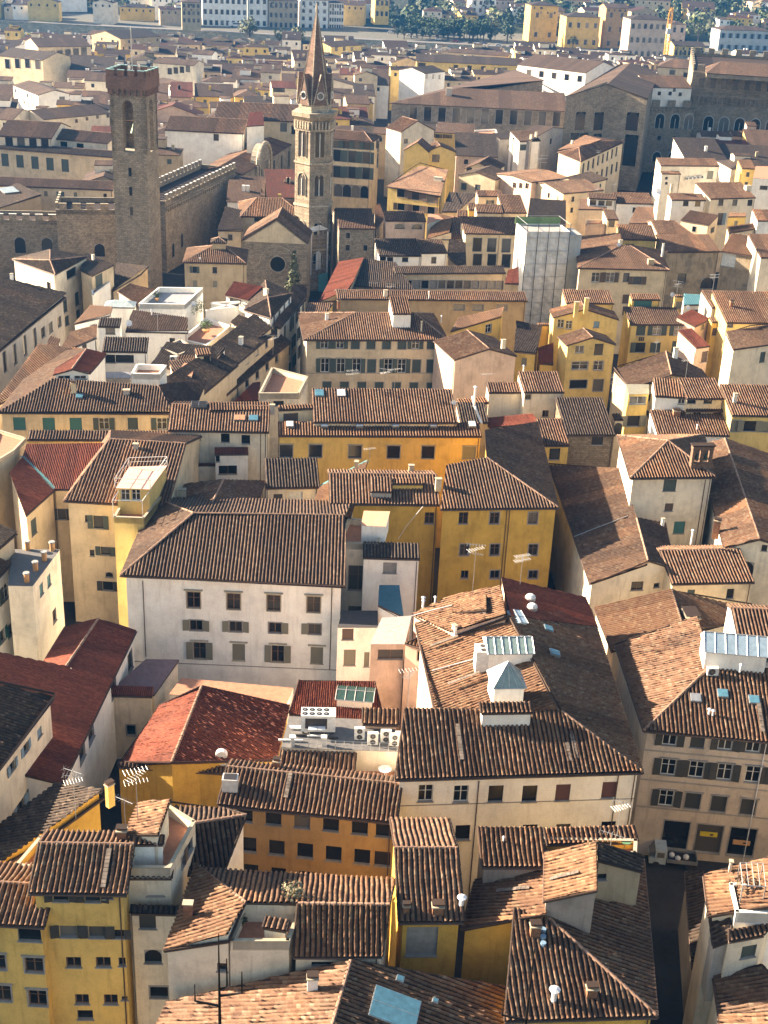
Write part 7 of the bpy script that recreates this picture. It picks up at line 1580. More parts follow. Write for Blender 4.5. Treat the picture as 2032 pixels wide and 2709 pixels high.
# ---- named houses further back
for i_, (c_n, a, b, r, z_, w_, t_, lb, wn) in enumerate([
   ('T3', (1112, 515), (1660, 582), (1300, 435), 26, 'white', 'brown', 'large white house with seven framed windows under a maroon roof', [('T3', (1205, 580, 1610, 630, 5), 1.7, 2.2, 'F')]),
   ('T3', (305, 488), (1120, 525), (600, 440), 19, 'lemon', 'dark', 'long yellow grey range with a flat green rooflight near the river', [('T3', (620, 540, 840, 550, 3), 1.7, 2.4, 'b'), ('T3', [(955, 558), (1005, 558)], 2.6, 2.0, 'l'), ('T3', [(350, 515)], 3.0, 1.6, 'l')]),
   ('T3', (560, 415), (1040, 450), (800, 400), 17, 'sand', 'brown', 'thin maroon range beside the river embankment', []),
   ('T3', (372, 588), (540, 570), (440, 520), 21, 'white', 'dark', 'small white house with three windows behind the grey palace', [('T3', (390, 608, 490, 615, 3), 1.2, 1.8, 'l')]),
   ('T2', (1135, 375), (1380, 360), (1200, 325), 17, 'lemon', 'brown', 'cream house by the river right of the spire', [('T2', (1175, 385, 1300, 390, 3), 1.7, 2.0, 'b')]),
   ('T1', (1215, 500), (1545, 525), (1350, 465), 22, 'pale', 'brown', 'cream house with four windows right of the tower top', [('T1', (1355, 568, 1500, 550, 4), 1.6, 2.4, 'b'), ]),
   ('T1', (1330, 600), (1640, 570), (1500, 540), 17, 'lemon', 'dark', 'long arcaded house with five dark arches behind the tower', [('T1', (1365, 655, 1580, 620, 5), 2.2, 3.0, 'a'), ('T1', (1420, 720, 1540, 700, 3), 2.2, 3.0, 'a')]),
   ('T1', (690, 275), (940, 290), (800, 240), 20, 'white', 'brown', 'white two storey house near the upper left', [('T1', (735, 300, 900, 280, 4), 1.4, 1.6, 'b'), ('T1', (740, 375, 920, 350, 4), 1.6, 2.2, 'b')]),
   ('T1', (-20, 440), (340, 480), (150, 385), 22, 'sand', 'dark', 'big shaded barracks block at the upper left edge', [('T1', (60, 510, 300, 500, 4), 2.0, 3.4, 'F')]),
   ('T1', (300, 375), (730, 370), (500, 300), 22, 'sand', 'brown', 'blue grey roofed block with arched windows, upper left', [('T1', (350, 450, 670, 410, 6), 2.0, 3.2, 'aF')]),
   ('T1', (960, 310), (1280, 290), (1100, 230), 20, 'tan', 'dark', 'tan gabled warehouse with a dark roof, upper left', []),
   ('T1', (100, 680), (300, 760), (200, 630), 20, 'white', 'brown', 'white gable end with a chimney, far left', []),
   ('T1', (1225, 645), (1380, 680), (1290, 615), 17, 'white', 'brown', 'plain white house wall touching the square tower', [('T1', [(1358, 705)], 1.0, 1.6, 'l')]),
   ('T2', (20, 430), (185, 440), (90, 400), 19, 'white', 'brown', 'plain white cube house with a sunlit left wall', [('T2', [(112, 505)], 1.0, 1.0, 'l')]),
   ('T2', (270, 650), (370, 655), (290, 625), 20, 'white', 'brown', 'shaded white gable with an arched window', []),
   ('T2', (660, 700), (860, 705), (740, 645), 19, 'cream', 'red', 'red roofed house with a white loggia left of the spire', [('T2', [(720, 715)], 3.8, 1.4, 'm')]),
   ]):
    V, F = gx(c_n, a, b, r, z_, 14, back=.9); build('nf%d' % i_, lb, V, F, w_, t_, oh=.2, W=[(('A', 'B'),)+w for w in wn])
# ================= across the river
for i_, (c_n, x0, x1, yt, yb, w_, lb, wn) in enumerate([
   ('T2', 105, 470, -40, 222, 'white', 'white riverside palazzo with three window rows, far left of three', (3, 8)), ('T2', 470, 632, -35, 228, 'white', 'narrower white riverside palazzo with a slightly lower roof', (3, 3)),
   ('T2', 632, 875, 0, 235, 'tan', 'grey ochre riverside palazzo between the white ones', (3, 6)), ('T2', 880, 1112, -5, 235, 'white', 'white arched palazzo just left of the spire tip', (4, 4)),
   ('T2', 1114, 1236, 20, 238, 'white', 'white palazzo side with closely set windows, right of the spire tip', (4, 6)), ('T2', -60, 100, 15, 190, 'tan', 'tan riverside house left of the white palazzi', (3, 4)),
   ('T2', 1236, 1330, 40, 200, 'sand', 'plain sand coloured house beside the embankment trees', (2, 2)), ('T3', -30, 90, -20, 150, 'yellow', 'ochre villa front above the clipped hedge', (2, 3)),
   ('T4', 25, 300, 130, 400, 'yellow', 'bright yellow villa with a balustraded attic across the river', (2, 4)), ('T4', 332, 512, 60, 400, 'orange', 'tall salmon tower house across the river', (3, 2)),
   ('T4', 525, 822, 150, 478, 'pink', 'pink brick palazzo with three tiers of arched windows across the river', (3, 6)), ('T4', 862, 990, 190, 380, 'pink', 'narrow pink house behind the yellow crane', (2, 2)),
   ('T4', 900, 1150, 365, 470, 'lemon', 'low arcaded building by the river beside the crane', (1, 7)), ('T4', 1250, 1660, 235, 420, 'blueish', 'long pale blue house row with twelve windows, upper right', (2, 7)),
   ('T3', 1195, 1420, 40, 350, 'yellow', 'tall golden villa with a tower window across the river', (2, 2)), ('T4', -70, 20, 90, 330, 'sand', 'shaded narrow house left of the bright yellow villa', (2, 1)),
   ('T3', 740, 940, -10, 110, 'white', 'white hillside villa above the embankment trees', (2, 4)), ('T3', 870, 990, 80, 230, 'pink', 'pale pink gabled house among the trees', (1, 2)), ('T3', 600, 700, 20, 110, 'cream', 'cream gabled house above the embankment trees', (1, 1)),
   ('T4', 900, 1010, 70, 200, 'pink', 'small pink hillside house right of the crane', (1, 2)), ('T4', 1090, 1420, 130, 230, 'cream', 'long cream hillside house with a maroon roof', (1, 6)), ('T4', 1470, 1620, 130, 220, 'white', 'white hillside house at the upper right', (1, 3)), ('T1', 1500, 1610, 30, 150, 'sand', 'sand coloured house at the left end of the riverside palazzi', (3, 3))]):
    zb = 4 if yb > 190 else 14
    b0 = P(c_n, x0, yb, zb); b1 = P(c_n, x1, yb+(x1-x0)*.03, zb); uu = (b1-b0).normalized(); nn = Vector((-uu.y, uu.x, 0)); W_ = (b1-b0).length
    zt_ = PP(c_n, x0, yt, b0, nn).z; zt_ = max(zb+5, min(zt_, zb+34))
    V, F = box_roof(*( (b0+b1)/2+nn*9).xy, W_, 18, math.atan2(uu.y, uu.x), zt_, 15, 'hip' if i_ % 3 else 'gx')
    r_ = build('rv%d' % i_, lb, V, F, w_, 'brown' if i_ % 2 else 'dark', oh=.4, base=zb-4, name='palazzo' if W_ > 25 else 'house', cat='palazzo' if W_ > 25 else 'house')
    wl = wall_of(r_, ('A', 'B')); ny, nx = wn
    st = 'aF' if i_ in (3, 10, 12) else 'F'
    for a in range(ny):
        for b in range(nx):
            hh = (zt_-zb)/ny
            make_window(r_, r_['root'], wl, wl['L']*(b+.5)/nx, zb+hh*(a+.5), min(1.9, W_/nx*.45), min(3.2, hh*.5), st if i_ not in (13,) else 'sBF')
# crane
q = P('T4', 838, 478, 3); t = empty('tower_crane', q, 'tall yellow lattice crane mast by the river, upper right', 'crane'); ym = mat_plain('crane_yellow', (.55, .27, .03), .5); mb = MB(); H = PP('T4', 845, 55, q, Vector((0, 1, 0))).z-3; s = 1.2
for sx in (-s, s):
    for sy in (-s, s): mb.tube([q+Vector((sx, sy, 0)), q+Vector((sx, sy, H-4)), q+Vector((0, 0, H))], [.32, .32, .2], ym, 4)
for k in range(int(H/2.4)):
    z = k*2.4
    for a, b in (((-s, -s), (s, -s)), ((s, -s), (s, s)), ((s, s), (-s, s)), ((-s, s), (-s, -s))): mb.tube([q+Vector((*a, z)), q+Vector((*b, z+2.4))], .16, ym, 3); mb.tube([q+Vector((*a, z)), q+Vector((*b, z))], .14, ym, 3)
mb.build('mast', t, q); mb = MB(); mb.box(q+Vector((0, 0, H*.55)), (1.5, 0, 0), (0, 1.5, 0), (0, 0, 1.6), M_WMETAL); mb.build('cab', t, q)
# ================= the packed roofs between
def inside_any(x, y, m=3.0):
    for r in BL.values():
        if 'bb' not in r: continue
        xs, ys = r['bb']
        if xs[0]-m < x < xs[1]+m and ys[0]-m < y < ys[1]+m: return True
    return False
for r in BL.values():
    vv = list(r['V'].values()); r['bb'] = ((min(v.x for v in vv), max(v.x for v in vv)), (min(v.y for v in vv), max(v.y for v in vv)))
rg = random.Random(11); spots = []
y = 372.0; row = 0
while y < 850:
    th = .09+.05*math.sin(row*.7); x = -y*.335-20; dep = rg.uniform(11, 17)
    while x < y*.33+20:
        w = rg.uniform(9, 21); d = dep*rg.uniform(.7, 1.1); yy = y+x*th+rg.uniform(-2.5, 2.5); xx = x+w/2
        x += w+(rg.random() < .12)*6+.3
        if yy > 866 - xx*.06 or (yy < 440 and xx > -20): continue
        if inside_any(xx, yy, w*.42) or any(inside_any(xx+s*w*.4, yy, 1) for s in (-1, 1)): continue
        sx, sy = proj(Vector((xx, yy, 17)))
        if not (-60 < sx < 2090 and -40 < sy): continue
        spots.append((row, xx, yy, w, d, th))
    y += dep+rg.choice([.5, 1.0, 5.5]); row += 1
for k in range(150):
    x, y = rg.uniform(-480, -165) if k < 105 else rg.uniform(-60, 420), rg.uniform(985, 1250) if k < 105 else rg.uniform(1060, 1240)
    spots.append((99, x, y, rg.uniform(14, 30), rg.uniform(12, 16), rg.uniform(-.3, .3)))
ROWN = ['first', 'second', 'third', 'fourth', 'fifth', 'sixth', 'seventh', 'eighth', 'ninth', 'tenth', 'eleventh', 'twelfth', 'thirteenth', 'fourteenth', 'fifteenth', 'sixteenth', 'seventeenth', 'eighteenth', 'nineteenth', 'twentieth', '21st', '22nd', '23rd', '24th', '25th', '26th', '27th', '28th', '29th', '30th', '31st', '32nd', '33rd', '34th', '35th', '36th', '37th', '38th', '39th', '40th']
cnt = {}; stuff = MB(); nind = 0
for (row, x, y, w, d, th) in spots:
    z = rg.gauss(15.5, 2.2)-(2.5 if y > 700 else 0); z = max(9, min(20, z)); kd = rg.choice(['gx', 'gx', 'gy', 'hip', 'shed']); wc = rg.choice(['white', 'white', 'white', 'white', 'pale', 'pale', 'cream', 'sand', 'lemon', 'yellow', 'pink', 'tan']); tc_ = rg.choice(['tile', 'brown', 'brown', 'dark', 'tile', 'red', 'orange'])
    ang_ = th+rg.uniform(-.08, .08)+(math.pi/2 if False else 0); V, F = box_roof(x, y, w, d, ang_, z, rg.uniform(13, 19), kd)
    k = cnt[row] = cnt.get(row, 0)+1
    if row == 99:
        V = {a: b+Vector((0, 0, 5+max(0, y-1080)*.11)) for a, b in V.items()}; z += 5+max(0, y-1080)*.11
    if nind < 130:
        nind += 1
        shp = {'gx': 'ridged', 'gy': 'gabled', 'hip': 'hipped', 'shed': 'sloping'}[kd]; cn = {'tile': 'orange brown', 'brown': 'maroon', 'dark': 'dark', 'red': 'red', 'orange': 'light orange'}[tc_]
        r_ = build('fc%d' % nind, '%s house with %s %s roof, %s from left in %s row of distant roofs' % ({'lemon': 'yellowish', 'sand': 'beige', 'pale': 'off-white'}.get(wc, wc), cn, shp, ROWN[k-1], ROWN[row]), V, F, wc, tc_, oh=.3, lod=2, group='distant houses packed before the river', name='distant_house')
        wl = wall_of(r_, ('A', 'B')) if ('A', 'B') in r_['walls'] or ('B', 'A') in r_['walls'] else max(r_['walls'].values(), key=lambda q: -q['out'].y*q['L'])
        n = int(wl['L']/rg.uniform(3.5, 6)); 
        for i in range(n):
            if rg.random() < .8: make_window(r_, r_['root'], wl, wl['L']*(i+.5)/n, min(wl['z0'], wl['z1'])-2.0, 1.3, 1.5, rg.choice(['l', 'F', 'cg', 'l']))
        for i in range(rg.choice([0, 1, 1, 2])):
            f = rg.choice(F); c0 = sum((V[a] for a in f), Vector())/len(f); mb = MB(); mb.box(c0+Vector((rg.uniform(-2, 2), 0, .7)), (.45, 0, 0), (0, .35, 0), (0, 0, .9), wall_mat(wc)); mb.build('chimney', r_['roof'], r_['org'])
        if rg.random() < .45 and w > 10:
            V2, F2 = box_roof(x+rg.uniform(-.2, .2)*w, y+d*.12, rg.uniform(3.5, 6.5), rg.uniform(3.5, 5), ang_, z+rg.uniform(2.6, 4.2), 14, rg.choice(['shed', 'gx', 'flat']))
            build('fd%d' % nind, '', V2, F2, rg.choice(['white', 'pale', wc]), rg.choice(['tile', 'brown', 'orange']), parent=r_, name='roof_room', base=z-.5, oh=.15, lod=2)
    else:
        m_ = wall_mat(wc); tm = tile_mat(tc_); c = Vector((x, y, 0))
        for f in F: stuff.face([V[a] for a in f], tm)
        ks = [k_ for k_ in ('A', 'B', 'C', 'D')]
        ctr = sum((V[a] for a in ks), Vector())/4
        for i in range(4):
            a, b = V[ks[i]], V[ks[(i+1) % 4]]; a = a+(ctr-a)*.03; b = b+(ctr-b)*.03
            stuff.face([Vector((a.x, a.y, 0)), Vector((b.x, b.y, 0)), b, a], m_)
        if kd in ('gx', 'gy'):
            e = (('B', 'C', 'R2'), ('D', 'A', 'R1')) if kd == 'gx' else (('A', 'B', 'R1'), ('C', 'D', 'R2'))
            for t3 in e: stuff.face([V[q_]+(ctr-V[q_])*.03 if q_[0] != 'R' else V[q_]+(Vector((ctr.x, ctr.y, V[q_].z))-V[q_])*.03 for q_ in t3], m_)
        uu = Vector((math.cos(ang_), math.sin(ang_), 0)); nn = Vector((uu.y, -uu.x, 0)); n = int(w/4.5)
        for i in range(n):
            q = V['A']+(V['B']-V['A'])*((i+.5)/n); stuff.box(Vector((q.x, q.y, z-1.9))-nn*(.03*d/2-.02), uu*.6, nn*.05, Vector((0, 0, .8)), M_GLASS)
        if rg.random() < .5:
            q = ctr+uu*rg.uniform(-.25, .25)*w; hh = rg.uniform(2.0, 3.6); a_ = rg.uniform(1.6, 3.2); stuff.box(Vector((q.x, q.y, z+hh/2)), uu*a_, nn*rg.uniform(1.4, 2.4), Vector((0, 0, hh/2)), wall_mat(rg.choice(['white', 'pale', wc]))); stuff.box(Vector((q.x, q.y, z+hh+.12)), uu*(a_+.3), nn*2.6, Vector((0, 0, .12)), tm)
        for i in range(2): q = ctr+uu*rg.uniform(-.4, .4)*w+nn*rg.uniform(-.3, .3)*d; stuff.box(Vector((q.x, q.y, z+1.6)), (.5, 0, 0), (0, .35, 0), (0, 0, 1.2), m_)
if stuff.f: o = stuff.build('distant_roofscape', None, (0, 600, 0)); tag(o, 'mass of small pale houses and roofs reaching to the river', 'houses', kind='stuff')
print('individual far', nind, 'spots', len(spots))
# the town goes on past both edges of the view
edge = MB(); re_ = random.Random(21); y = 62.0
while y < 420:
    for side in (-1, 1):
        s_ = math.hypot(y+8, 78); x = side*(s_*.30+9)
        for k in range(3):
            w, d, z = re_.uniform(11, 15), re_.uniform(11, 13), (re_.uniform(13, 17) if side > 0 else re_.uniform(9, 11.5)); xx = x+side*(w/2); x += side*(w+.8)
            V, F = box_roof(xx, y+6, w, d, .06, z, 16, re_.choice(['gx', 'hip']))
            if any(-15 < proj(q-Vector((0, 0, dz)))[0] < 2047 for q in V.values() for dz in (0, z)) or inside_any(xx, y+6, w*.5): continue
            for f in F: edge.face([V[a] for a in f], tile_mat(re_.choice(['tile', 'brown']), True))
            m_ = wall_mat(re_.choice(['pale', 'cream', 'yellow', 'white', 'sand'])); c = (V['A']+V['C'])/2
            for a, b in ('AB', 'BC', 'CD', 'DA'):
                a, b = V[a]+(c-V[a])*.05, V[b]+(c-V[b])*.05; edge.face([Vector((a.x, a.y, 0)), Vector((b.x, b.y, 0)), b, a], m_)
    y += 13.5
if edge.f: o = edge.build('roofscape_beyond_the_view', None, (0, 200, 0)); tag(o, 'plain roofs carrying on past the edges of the view', 'houses', kind='stuff')
# ================= glass lanterns, plant and clutter
GL = mat_plain('lantern_glass', (.20, .27, .25), .18, 0, .15, .6); GLB = mat_plain('blue_grey_glass', (.22, .30, .36), .15, 0, .15, .7)
def hitp(key, c, x, y): return hit(BL[key], c, x, y)[0]
def frame(rec): u, v = axes(rec); return u, v
def lantern(key, c, x, y, w, d, hb, hr, kind, glass, nm='glass_lantern', rot=0.0, bars=5, wall='white', label=''):
    rec = BL[key]; p = hitp(key, c, x, y); u, v = frame(rec); u, v = u*math.cos(rot)+v*math.sin(rot), v*math.cos(rot)-u*math.sin(rot); Z = Vector((0, 0, 1)); mb = MB()
    mb.box(p+Z*(hb/2-.6), u*w/2, v*d/2, Z*(hb/2+.6), wall_mat(wall)); base = mb.build(nm, rec['root'], rec['org']); mb = MB(); fb = MB(); t = p+Z*hb; g = .18
    c4 = [t-u*(w/2+g)-v*(d/2+g), t+u*(w/2+g)-v*(d/2+g), t+u*(w/2+g)+v*(d/2+g), t-u*(w/2+g)+v*(d/2+g)]
    if kind == 'pyr':
        ap = t+Z*hr
        for i in range(4):
            a, b = c4[i], c4[(i+1) % 4]; mb.face([a, b, ap], glass); fb.tube([a, ap], .07, M_METAL, 5); fb.tube([a, b], .07, M_METAL, 5)
            for k in range(1, bars): q = a+(b-a)*k/bars; fb.tube([q, ap-(ap-q)*.02], .035, M_METAL, 4)
    else:
        r1, r2 = (c4[0]+c4[1])/2+Z*hr, (c4[3]+c4[2])/2+Z*hr
        if kind == 'gx': c4 = c4[1:]+c4[:1]; r1, r2 = (c4[0]+c4[1])/2+Z*hr, (c4[3]+c4[2])/2+Z*hr
        for a, b, ra, rb in ((c4[3], c4[0], r1, r2), (c4[1], c4[2], r2, r1)):
            mb.face([a, b, ra, rb], glass)
            for k in range(bars+1): f = k/bars; fb.tube([a+(b-a)*f, (rb+(ra-rb)*f)+Z*.02], .045, M_METAL, 4)
            fb.tube([a, b], .06, M_METAL, 4)
        for a, b, r in ((c4[0], c4[1], r1), (c4[2], c4[3], r2)): mb.face([a, b, r], wall_mat(wall))
        fb.tube([r1, r2], .07, M_METAL, 5)
    mb.build('glazing', base, rec['org']); fb.build('glazing_bars', base, rec['org'])
lantern('wb', 'A3', 1020, 60, 3.0, 3.0, 1.0, 2.1, 'pyr', GL, bars=4)
lantern('wbl', 'D3', 1030, 1180, 3.3, 4.6, 1.6, 1.0, 'gy', GL, bars=6)
lantern('sb', 'D4', 1370, 1180, 6.4, 3.6, 1.6, 1.4, 'gx', GLB, nm='conservatory', bars=6)
mb = MB(); p = hitp('wbl', 'D3', 830, 1260); u, v = frame(BL['wbl']); ang_u = Vector((.99, .07, 0)); vv = Vector((-.07, .99, 0)); t = empty('air_conditioner', p, 'tall white twin fan cooling unit beside the glass lantern', 'air conditioner', 'air conditioning units on the roofs')
mb.box(p+Vector((0, 0, 1.2)), ang_u*.85, vv*.9, Vector((0, 0, 1.3)), M_ACW); mb.build('casing', t, p); 
for s in (-.42, .42):
    mb = MB(); ce = p+Vector((0, 0, 2.52))+vv*s; mb.face([ce+(ang_u*math.cos(.4488*j)+vv*math.sin(.4488*j))*.34 for j in range(14)], M_DMETAL); mb.build('fan_grille', t, p)
for i, (x, y) in enumerate(((1215, 715), (1230, 790))):
    p = hitp('rs', 'D3', x, y); mb = MB(); k = 12; mb.tube([p, p+Vector((0, 0, .35))], .62, M_METAL, k); mb.tube([p+Vector((0, 0, z)) for z in (.35, .55, .7, .76)], [.6, .52, .32, .05], M_ACW, k); mb.build('domelight', BL['rs']['roof'], BL['rs']['org'])
lantern('wbl', 'D3', 1110, 885, 2.6, 1.3, .5, .15, 'gx', GLB, nm='skylight_box', bars=2, rot=.1)
# plant deck: the big chiller and the twin fan units
u = Vector((1, .05, 0)).normalized(); v = Vector((-.05, 1, 0)).normalized(); Z = Vector((0, 0, 1)); p = P('A2', 1030, 395, 15.6); t = empty('chiller', p, 'big white chiller with eight fans on top, on the plant deck', 'chiller'); mb = MB()
mb.box(p+Z*1.25, u*1.75, v*.8, Z*.95, M_ACW)
for s in (-1, 1):
    for r in (-1, 1): mb.box(p+Z*.15+u*s*1.5+v*r*.6, u*.08, v*.08, Z*.15, M_DMETAL)
mb.build('casing', t, p); mb = MB(); mb.box(p+Z*1.3-v*.82-u*.2, u*1.1, v*.02, Z*.6, M_DMETAL); mb.build('louvre_panel', t, p)
for i in range(4):
    for s in (-.36, .36):
        mb = MB(); ce = p+Z*2.215+u*(-1.35+i*.72)+v*s; mb.face([ce+(u*math.cos(.5236*j)+v*math.sin(.5236*j))*.3 for j in range(12)], M_DMETAL); mb.tube([ce-Z*.02, ce+Z*.03], .1, M_METAL, 6); mb.build('fan_grille', t, p)
p = P('A2', 1020, 440, 15.6); mb = MB(); mb.box(p+Z*1.0, u*.85, v*.5, Z*.04, M_WMETAL); mb.box(p+Z*1.06, u*.02, v*.5, Z*.02, M_METAL); o = empty('equipment_table', p, 'pale metal platform in front of the big white chiller', 'platform'); mb.build('top', o, p)
for s in (-1, 1):
    for r in (-1, 1): mb = MB(); mb.tube([p+u*s*.75+v*r*.4, p+u*s*.75+v*r*.4+Z*1.0], .03, M_METAL, 4); mb.build('leg', o, p)
for i, (x, y, lb) in enumerate(((1360, 470, 'leftmost of the five twin fan units on the plant deck'), (1465, 510, 'second twin fan unit from the left on the plant deck'), (1570, 490, 'middle twin fan unit on the plant deck'), (1640, 520, 'fourth twin fan unit on the plant deck'), (1685, 505, 'rightmost twin fan unit, against the striped roof of the deck'))):
    ac_unit(P('A2', x, y, 15.6), u, 1.05, 1.35, .4, lb, 2)
mb = MB(); pts = [P('A2', 745, 530, 15.6), P('A2', 1300, 560, 15.6), P('A2', 1660, 575, 15.6)]; t = empty('guard_rail', pts[0], 'thin metal rail along the front of the plant deck', 'railing')
for z in (.55, 1.05): mb.tube([q+Z*z for q in pts], .025, M_METAL, 4)
for k in range(14): q = pts[0]+(pts[2]-pts[0])*k/13; mb.tube([q, q+Z*1.05], .025, M_METAL, 4)
mb.build('rail', t, pts[0])
for i, (x, y) in enumerate(((825, 560), (1075, 560))):
    p = P('A2', x, y, 15.0); mb = MB(); mb.box(p+Z*.6, u*.2, v*.2, Z*1.0, M_ACW); mb.box(p+Z*1.65, u*.3, v*.3, Z*.06, M_ACW); tag(mb.build('flue', None, p), '%s square white flue in front of the plant deck' % ('left' if i == 0 else 'right'), 'flue')
mb = MB(); rj = random.Random(3)
for k in range(7): a = P('A2', rj.uniform(790, 1280), rj.uniform(350, 520), 15.66); mb.box(a+Z*.1, u*rj.uniform(.4, 1.4), v*.09, Z*.08, rj.choice([M_METAL, M_WMETAL, M_DMETAL]))
tag(mb.build('duct_run', None, a), 'metal ducts lying about the floor of the plant deck', 'ducts')
# table on the small balcony
p = P('A2', 1560, 755, 13.45); t = empty('round_table', p, 'round white table on the little balcony terrace', 'table'); mb = MB(); mb.tube([p+Z*.72, p+Z*.76], .65, M_WMETAL, 18); mb.build('table_top', t, p); mb = MB(); mb.tube([p, p+Z*.72], .06, M_WMETAL, 6); mb.build('pedestal', t, p)
# blower on the ochre wall
p = P('A2', 260, 650, 10.0); t = empty('blower', p, 'white drum blower on a board at the end of the ochre wall', 'blower'); mb = MB(); mb.box(p+Z*.1, u*1.3, v*.7, Z*.1, M_WMETAL); mb.build('board', t, p); mb = MB(); mb.tube([p+Z*.85-v*.3, p+Z*.85+v*.35], .62, M_WMETAL, 16); mb.build('drum', t, p)
# courtyard skylight
BLr = BL['rdb']; lantern('rdb', 'A2', 1330, 130, 3.9, 3.0, .5, .3, 'gx', mat_plain('dark_green_glass', (.03, .06, .05), .12), nm='court_skylight', bars=4)
# white tubular frame round the pink terrace
mb = MB(); c4 = [P('C1', 905, 1320, 20.5), P('C1', 1135, 1325, 20.5), P('C1', 1345, 1000, 23.8), P('C1', 1040, 1000, 23.8)]; t = empty('terrace_frame', c4[0], 'white tubular frame standing round the pink tower terrace', 'frame')
z0 = 22.25; pp = [P('C1', 918, 1175, 22.3), P('C1', 1200, 1188, 22.3), P('C1', 1335, 1000, 22.3), P('C1', 1030, 1010, 22.3)]
for i in range(4): mb.tube([pp[i]+Z*1.3, pp[(i+1) % 4]+Z*1.3], .05, M_WFRAME, 5); mb.tube([pp[i], pp[i]+Z*1.3], .05, M_WFRAME, 5); mb.tube([pp[i]+Z*.7, pp[(i+1) % 4]+Z*.7], .03, M_WFRAME, 5)
qq = [P('C1', 905, 1412, 19.4), P('C1', 1140, 1420, 19.4), P('C1', 1245, 1270, 19.4), P('C1', 1010, 1250, 19.4)]
for i in range(4): mb.tube([qq[i]+Z*2.4, qq[(i+1) % 4]+Z*2.4], .05, M_WFRAME, 5); mb.tube([qq[i], qq[i]+Z*2.4], .05, M_WFRAME, 5)
mb.build('tubes', t, c4[0])
# chimney pots of the flat grey roof
for x, y in ((215, 570), (285, 480), (355, 400), (418, 320), (220, 315)):
    p = P('D1', x, y, 17.5); mb = MB(); mb.tube([p-Z*.1, p+Z*1.1], .33, mat_plain('orange_render', (.45, .24, .10), .9), 10); mb.tube([p+Z*1.1, p+Z*1.25], [.42, .38], M_SHEET, 10); o = mb.build('chimney', BL['pots']['roof'], BL['pots']['org'])
# bellcote on the tower house
rec = BL['tw']; p = hitp('tw', 'C4', 1115, 1010); u, v = frame(rec); mb = MB(); bw = mat_stone('bellcote_brick', (.20, .13, .09), .3, .1)
mb.box(p+Z*.1, u*1.5, v*.45, Z*.6, bw)
for x_, w_ in ((-1.3, .2), (0, .18), (1.3, .2)): mb.box(p+u*x_+Z*1.7, u*w_, v*.4, Z*1.1, bw)
mb.box(p+Z*3.0, u*1.55, v*.45, Z*.3, bw); mb.box(p+Z*3.38, u*1.7, v*.6, Z*.08, tile_mat('brown')); b_ = mb.build('bellcote', rec['root'], rec['org'])
for x_ in (-.66, .66): mb = MB(); mb.tube([p+u*x_+Z*z for z in (1.2, 1.3, 1.8, 2.1)], [.36, .32, .2, .08], mat_plain('bronze', (.06, .08, .06), .5, .8), 10); mb.build('bell', b_, rec['org'])
# chimneys
for a in (('b2', 'E1', 975, 40, 1.0, .8, 'brick'), ('or', 'A2', 700, 700, .8, .6, 'brick'), ('cy3', 'C1', 1085, 870, .8, .7, 'grey'), ('yel', 'C3', 480, 1170, 1.2, .8, 'cream'), ('yel2', 'C3', 265, 1050, 1.0, .7, 'cream'), ('r1b', 'C2', 1335, 1050, 1.6, .7, 'sand'),
          ('wbk', 'C1', 1455, 1270, 1.5, 1.0, 'sand'), ('cw', 'C2', 665, 560, .9, .7, 'grey'), ('is3', 'M1', 745, 720, 1.2, .6, 'pale'), ('is1', 'M1', 95, 880, 1.3, .6, 'white'), ('is13', 'M2', 615, 1000, 1.3, .9, 'pale'), ('is17', 'M2', 415, 1400, 1.6, .9, 'white'),
          ('cp', 'M2', 1195, 1085, 1.0, .6, 'brick'), ('cp', 'M2', 1100, 1200, 1.3, .6, 'white'), ('cp', 'M3', 345, 1290, 2.0, .25, 'pale'), ('pk', 'C3', 1000, 40, 1.0, .7, 'pale'), ('w6', 'C4', 920, 120, 1.4, .8, 'white'), ('w4', 'C4', 1390, 500, 1.6, .6, 'pale'),
          ('ch', 'M4', 815, 670, 2.4, .4, 'white'), ('ch', 'M4', 480, 600, 1.2, .8, 'pale'), ('ch', 'M4', 720, 755, 1.2, 1.4, 'tan'), ('rr7', 'M4', 885, 170, 2.0, .7, 'cream'), ('tr', 'D4', 1240, 190, 2.0, .9, 'brick'), ('tl', 'D4', 815, 130, 1.2, .4, 'white'),
          ('n3', 'E3', 1250, 800, 1.0, .8, 'brick'), ('lg', 'E3', 475, 625, .8, .9, 'brick'), ('lg', 'E3', 225, 620, .7, .5, 'brick'), ('n5', 'E4', 1350, 300, 1.2, .3, 'pale'), ('uf', 'T3', 565, 760, 2.6, 2.2, 'grey'), ('ml', 'M3', 60, 1010, 1.4, .8, 'pale'), ('mg8', 'T3', 1220, 1110, 1.5, .9, 'pale'), ('mg8', 'T3', 1260, 1090, 1.5, .9, 'pale'),
          ('y3', 'M4', 1365, 1090, 1.0, .7, 'brick'), ('rr9', 'M4', 1495, 160, 1.3, 1.8, 'pale'), ('rs2', 'D3', 610, 960, .7, .5, 'white'), ('dc', 'D4', 1035, 880, .9, 2.4, 'brick'), ('mh3', 'M3', 480, 85, 1.0, 2.4, 'pale'), ('mj1', 'T4', 95, 1150, 1.2, .8, 'pale')):
    chimney(*a, cap='tile' if a[6] == 'brick' else 'slab')
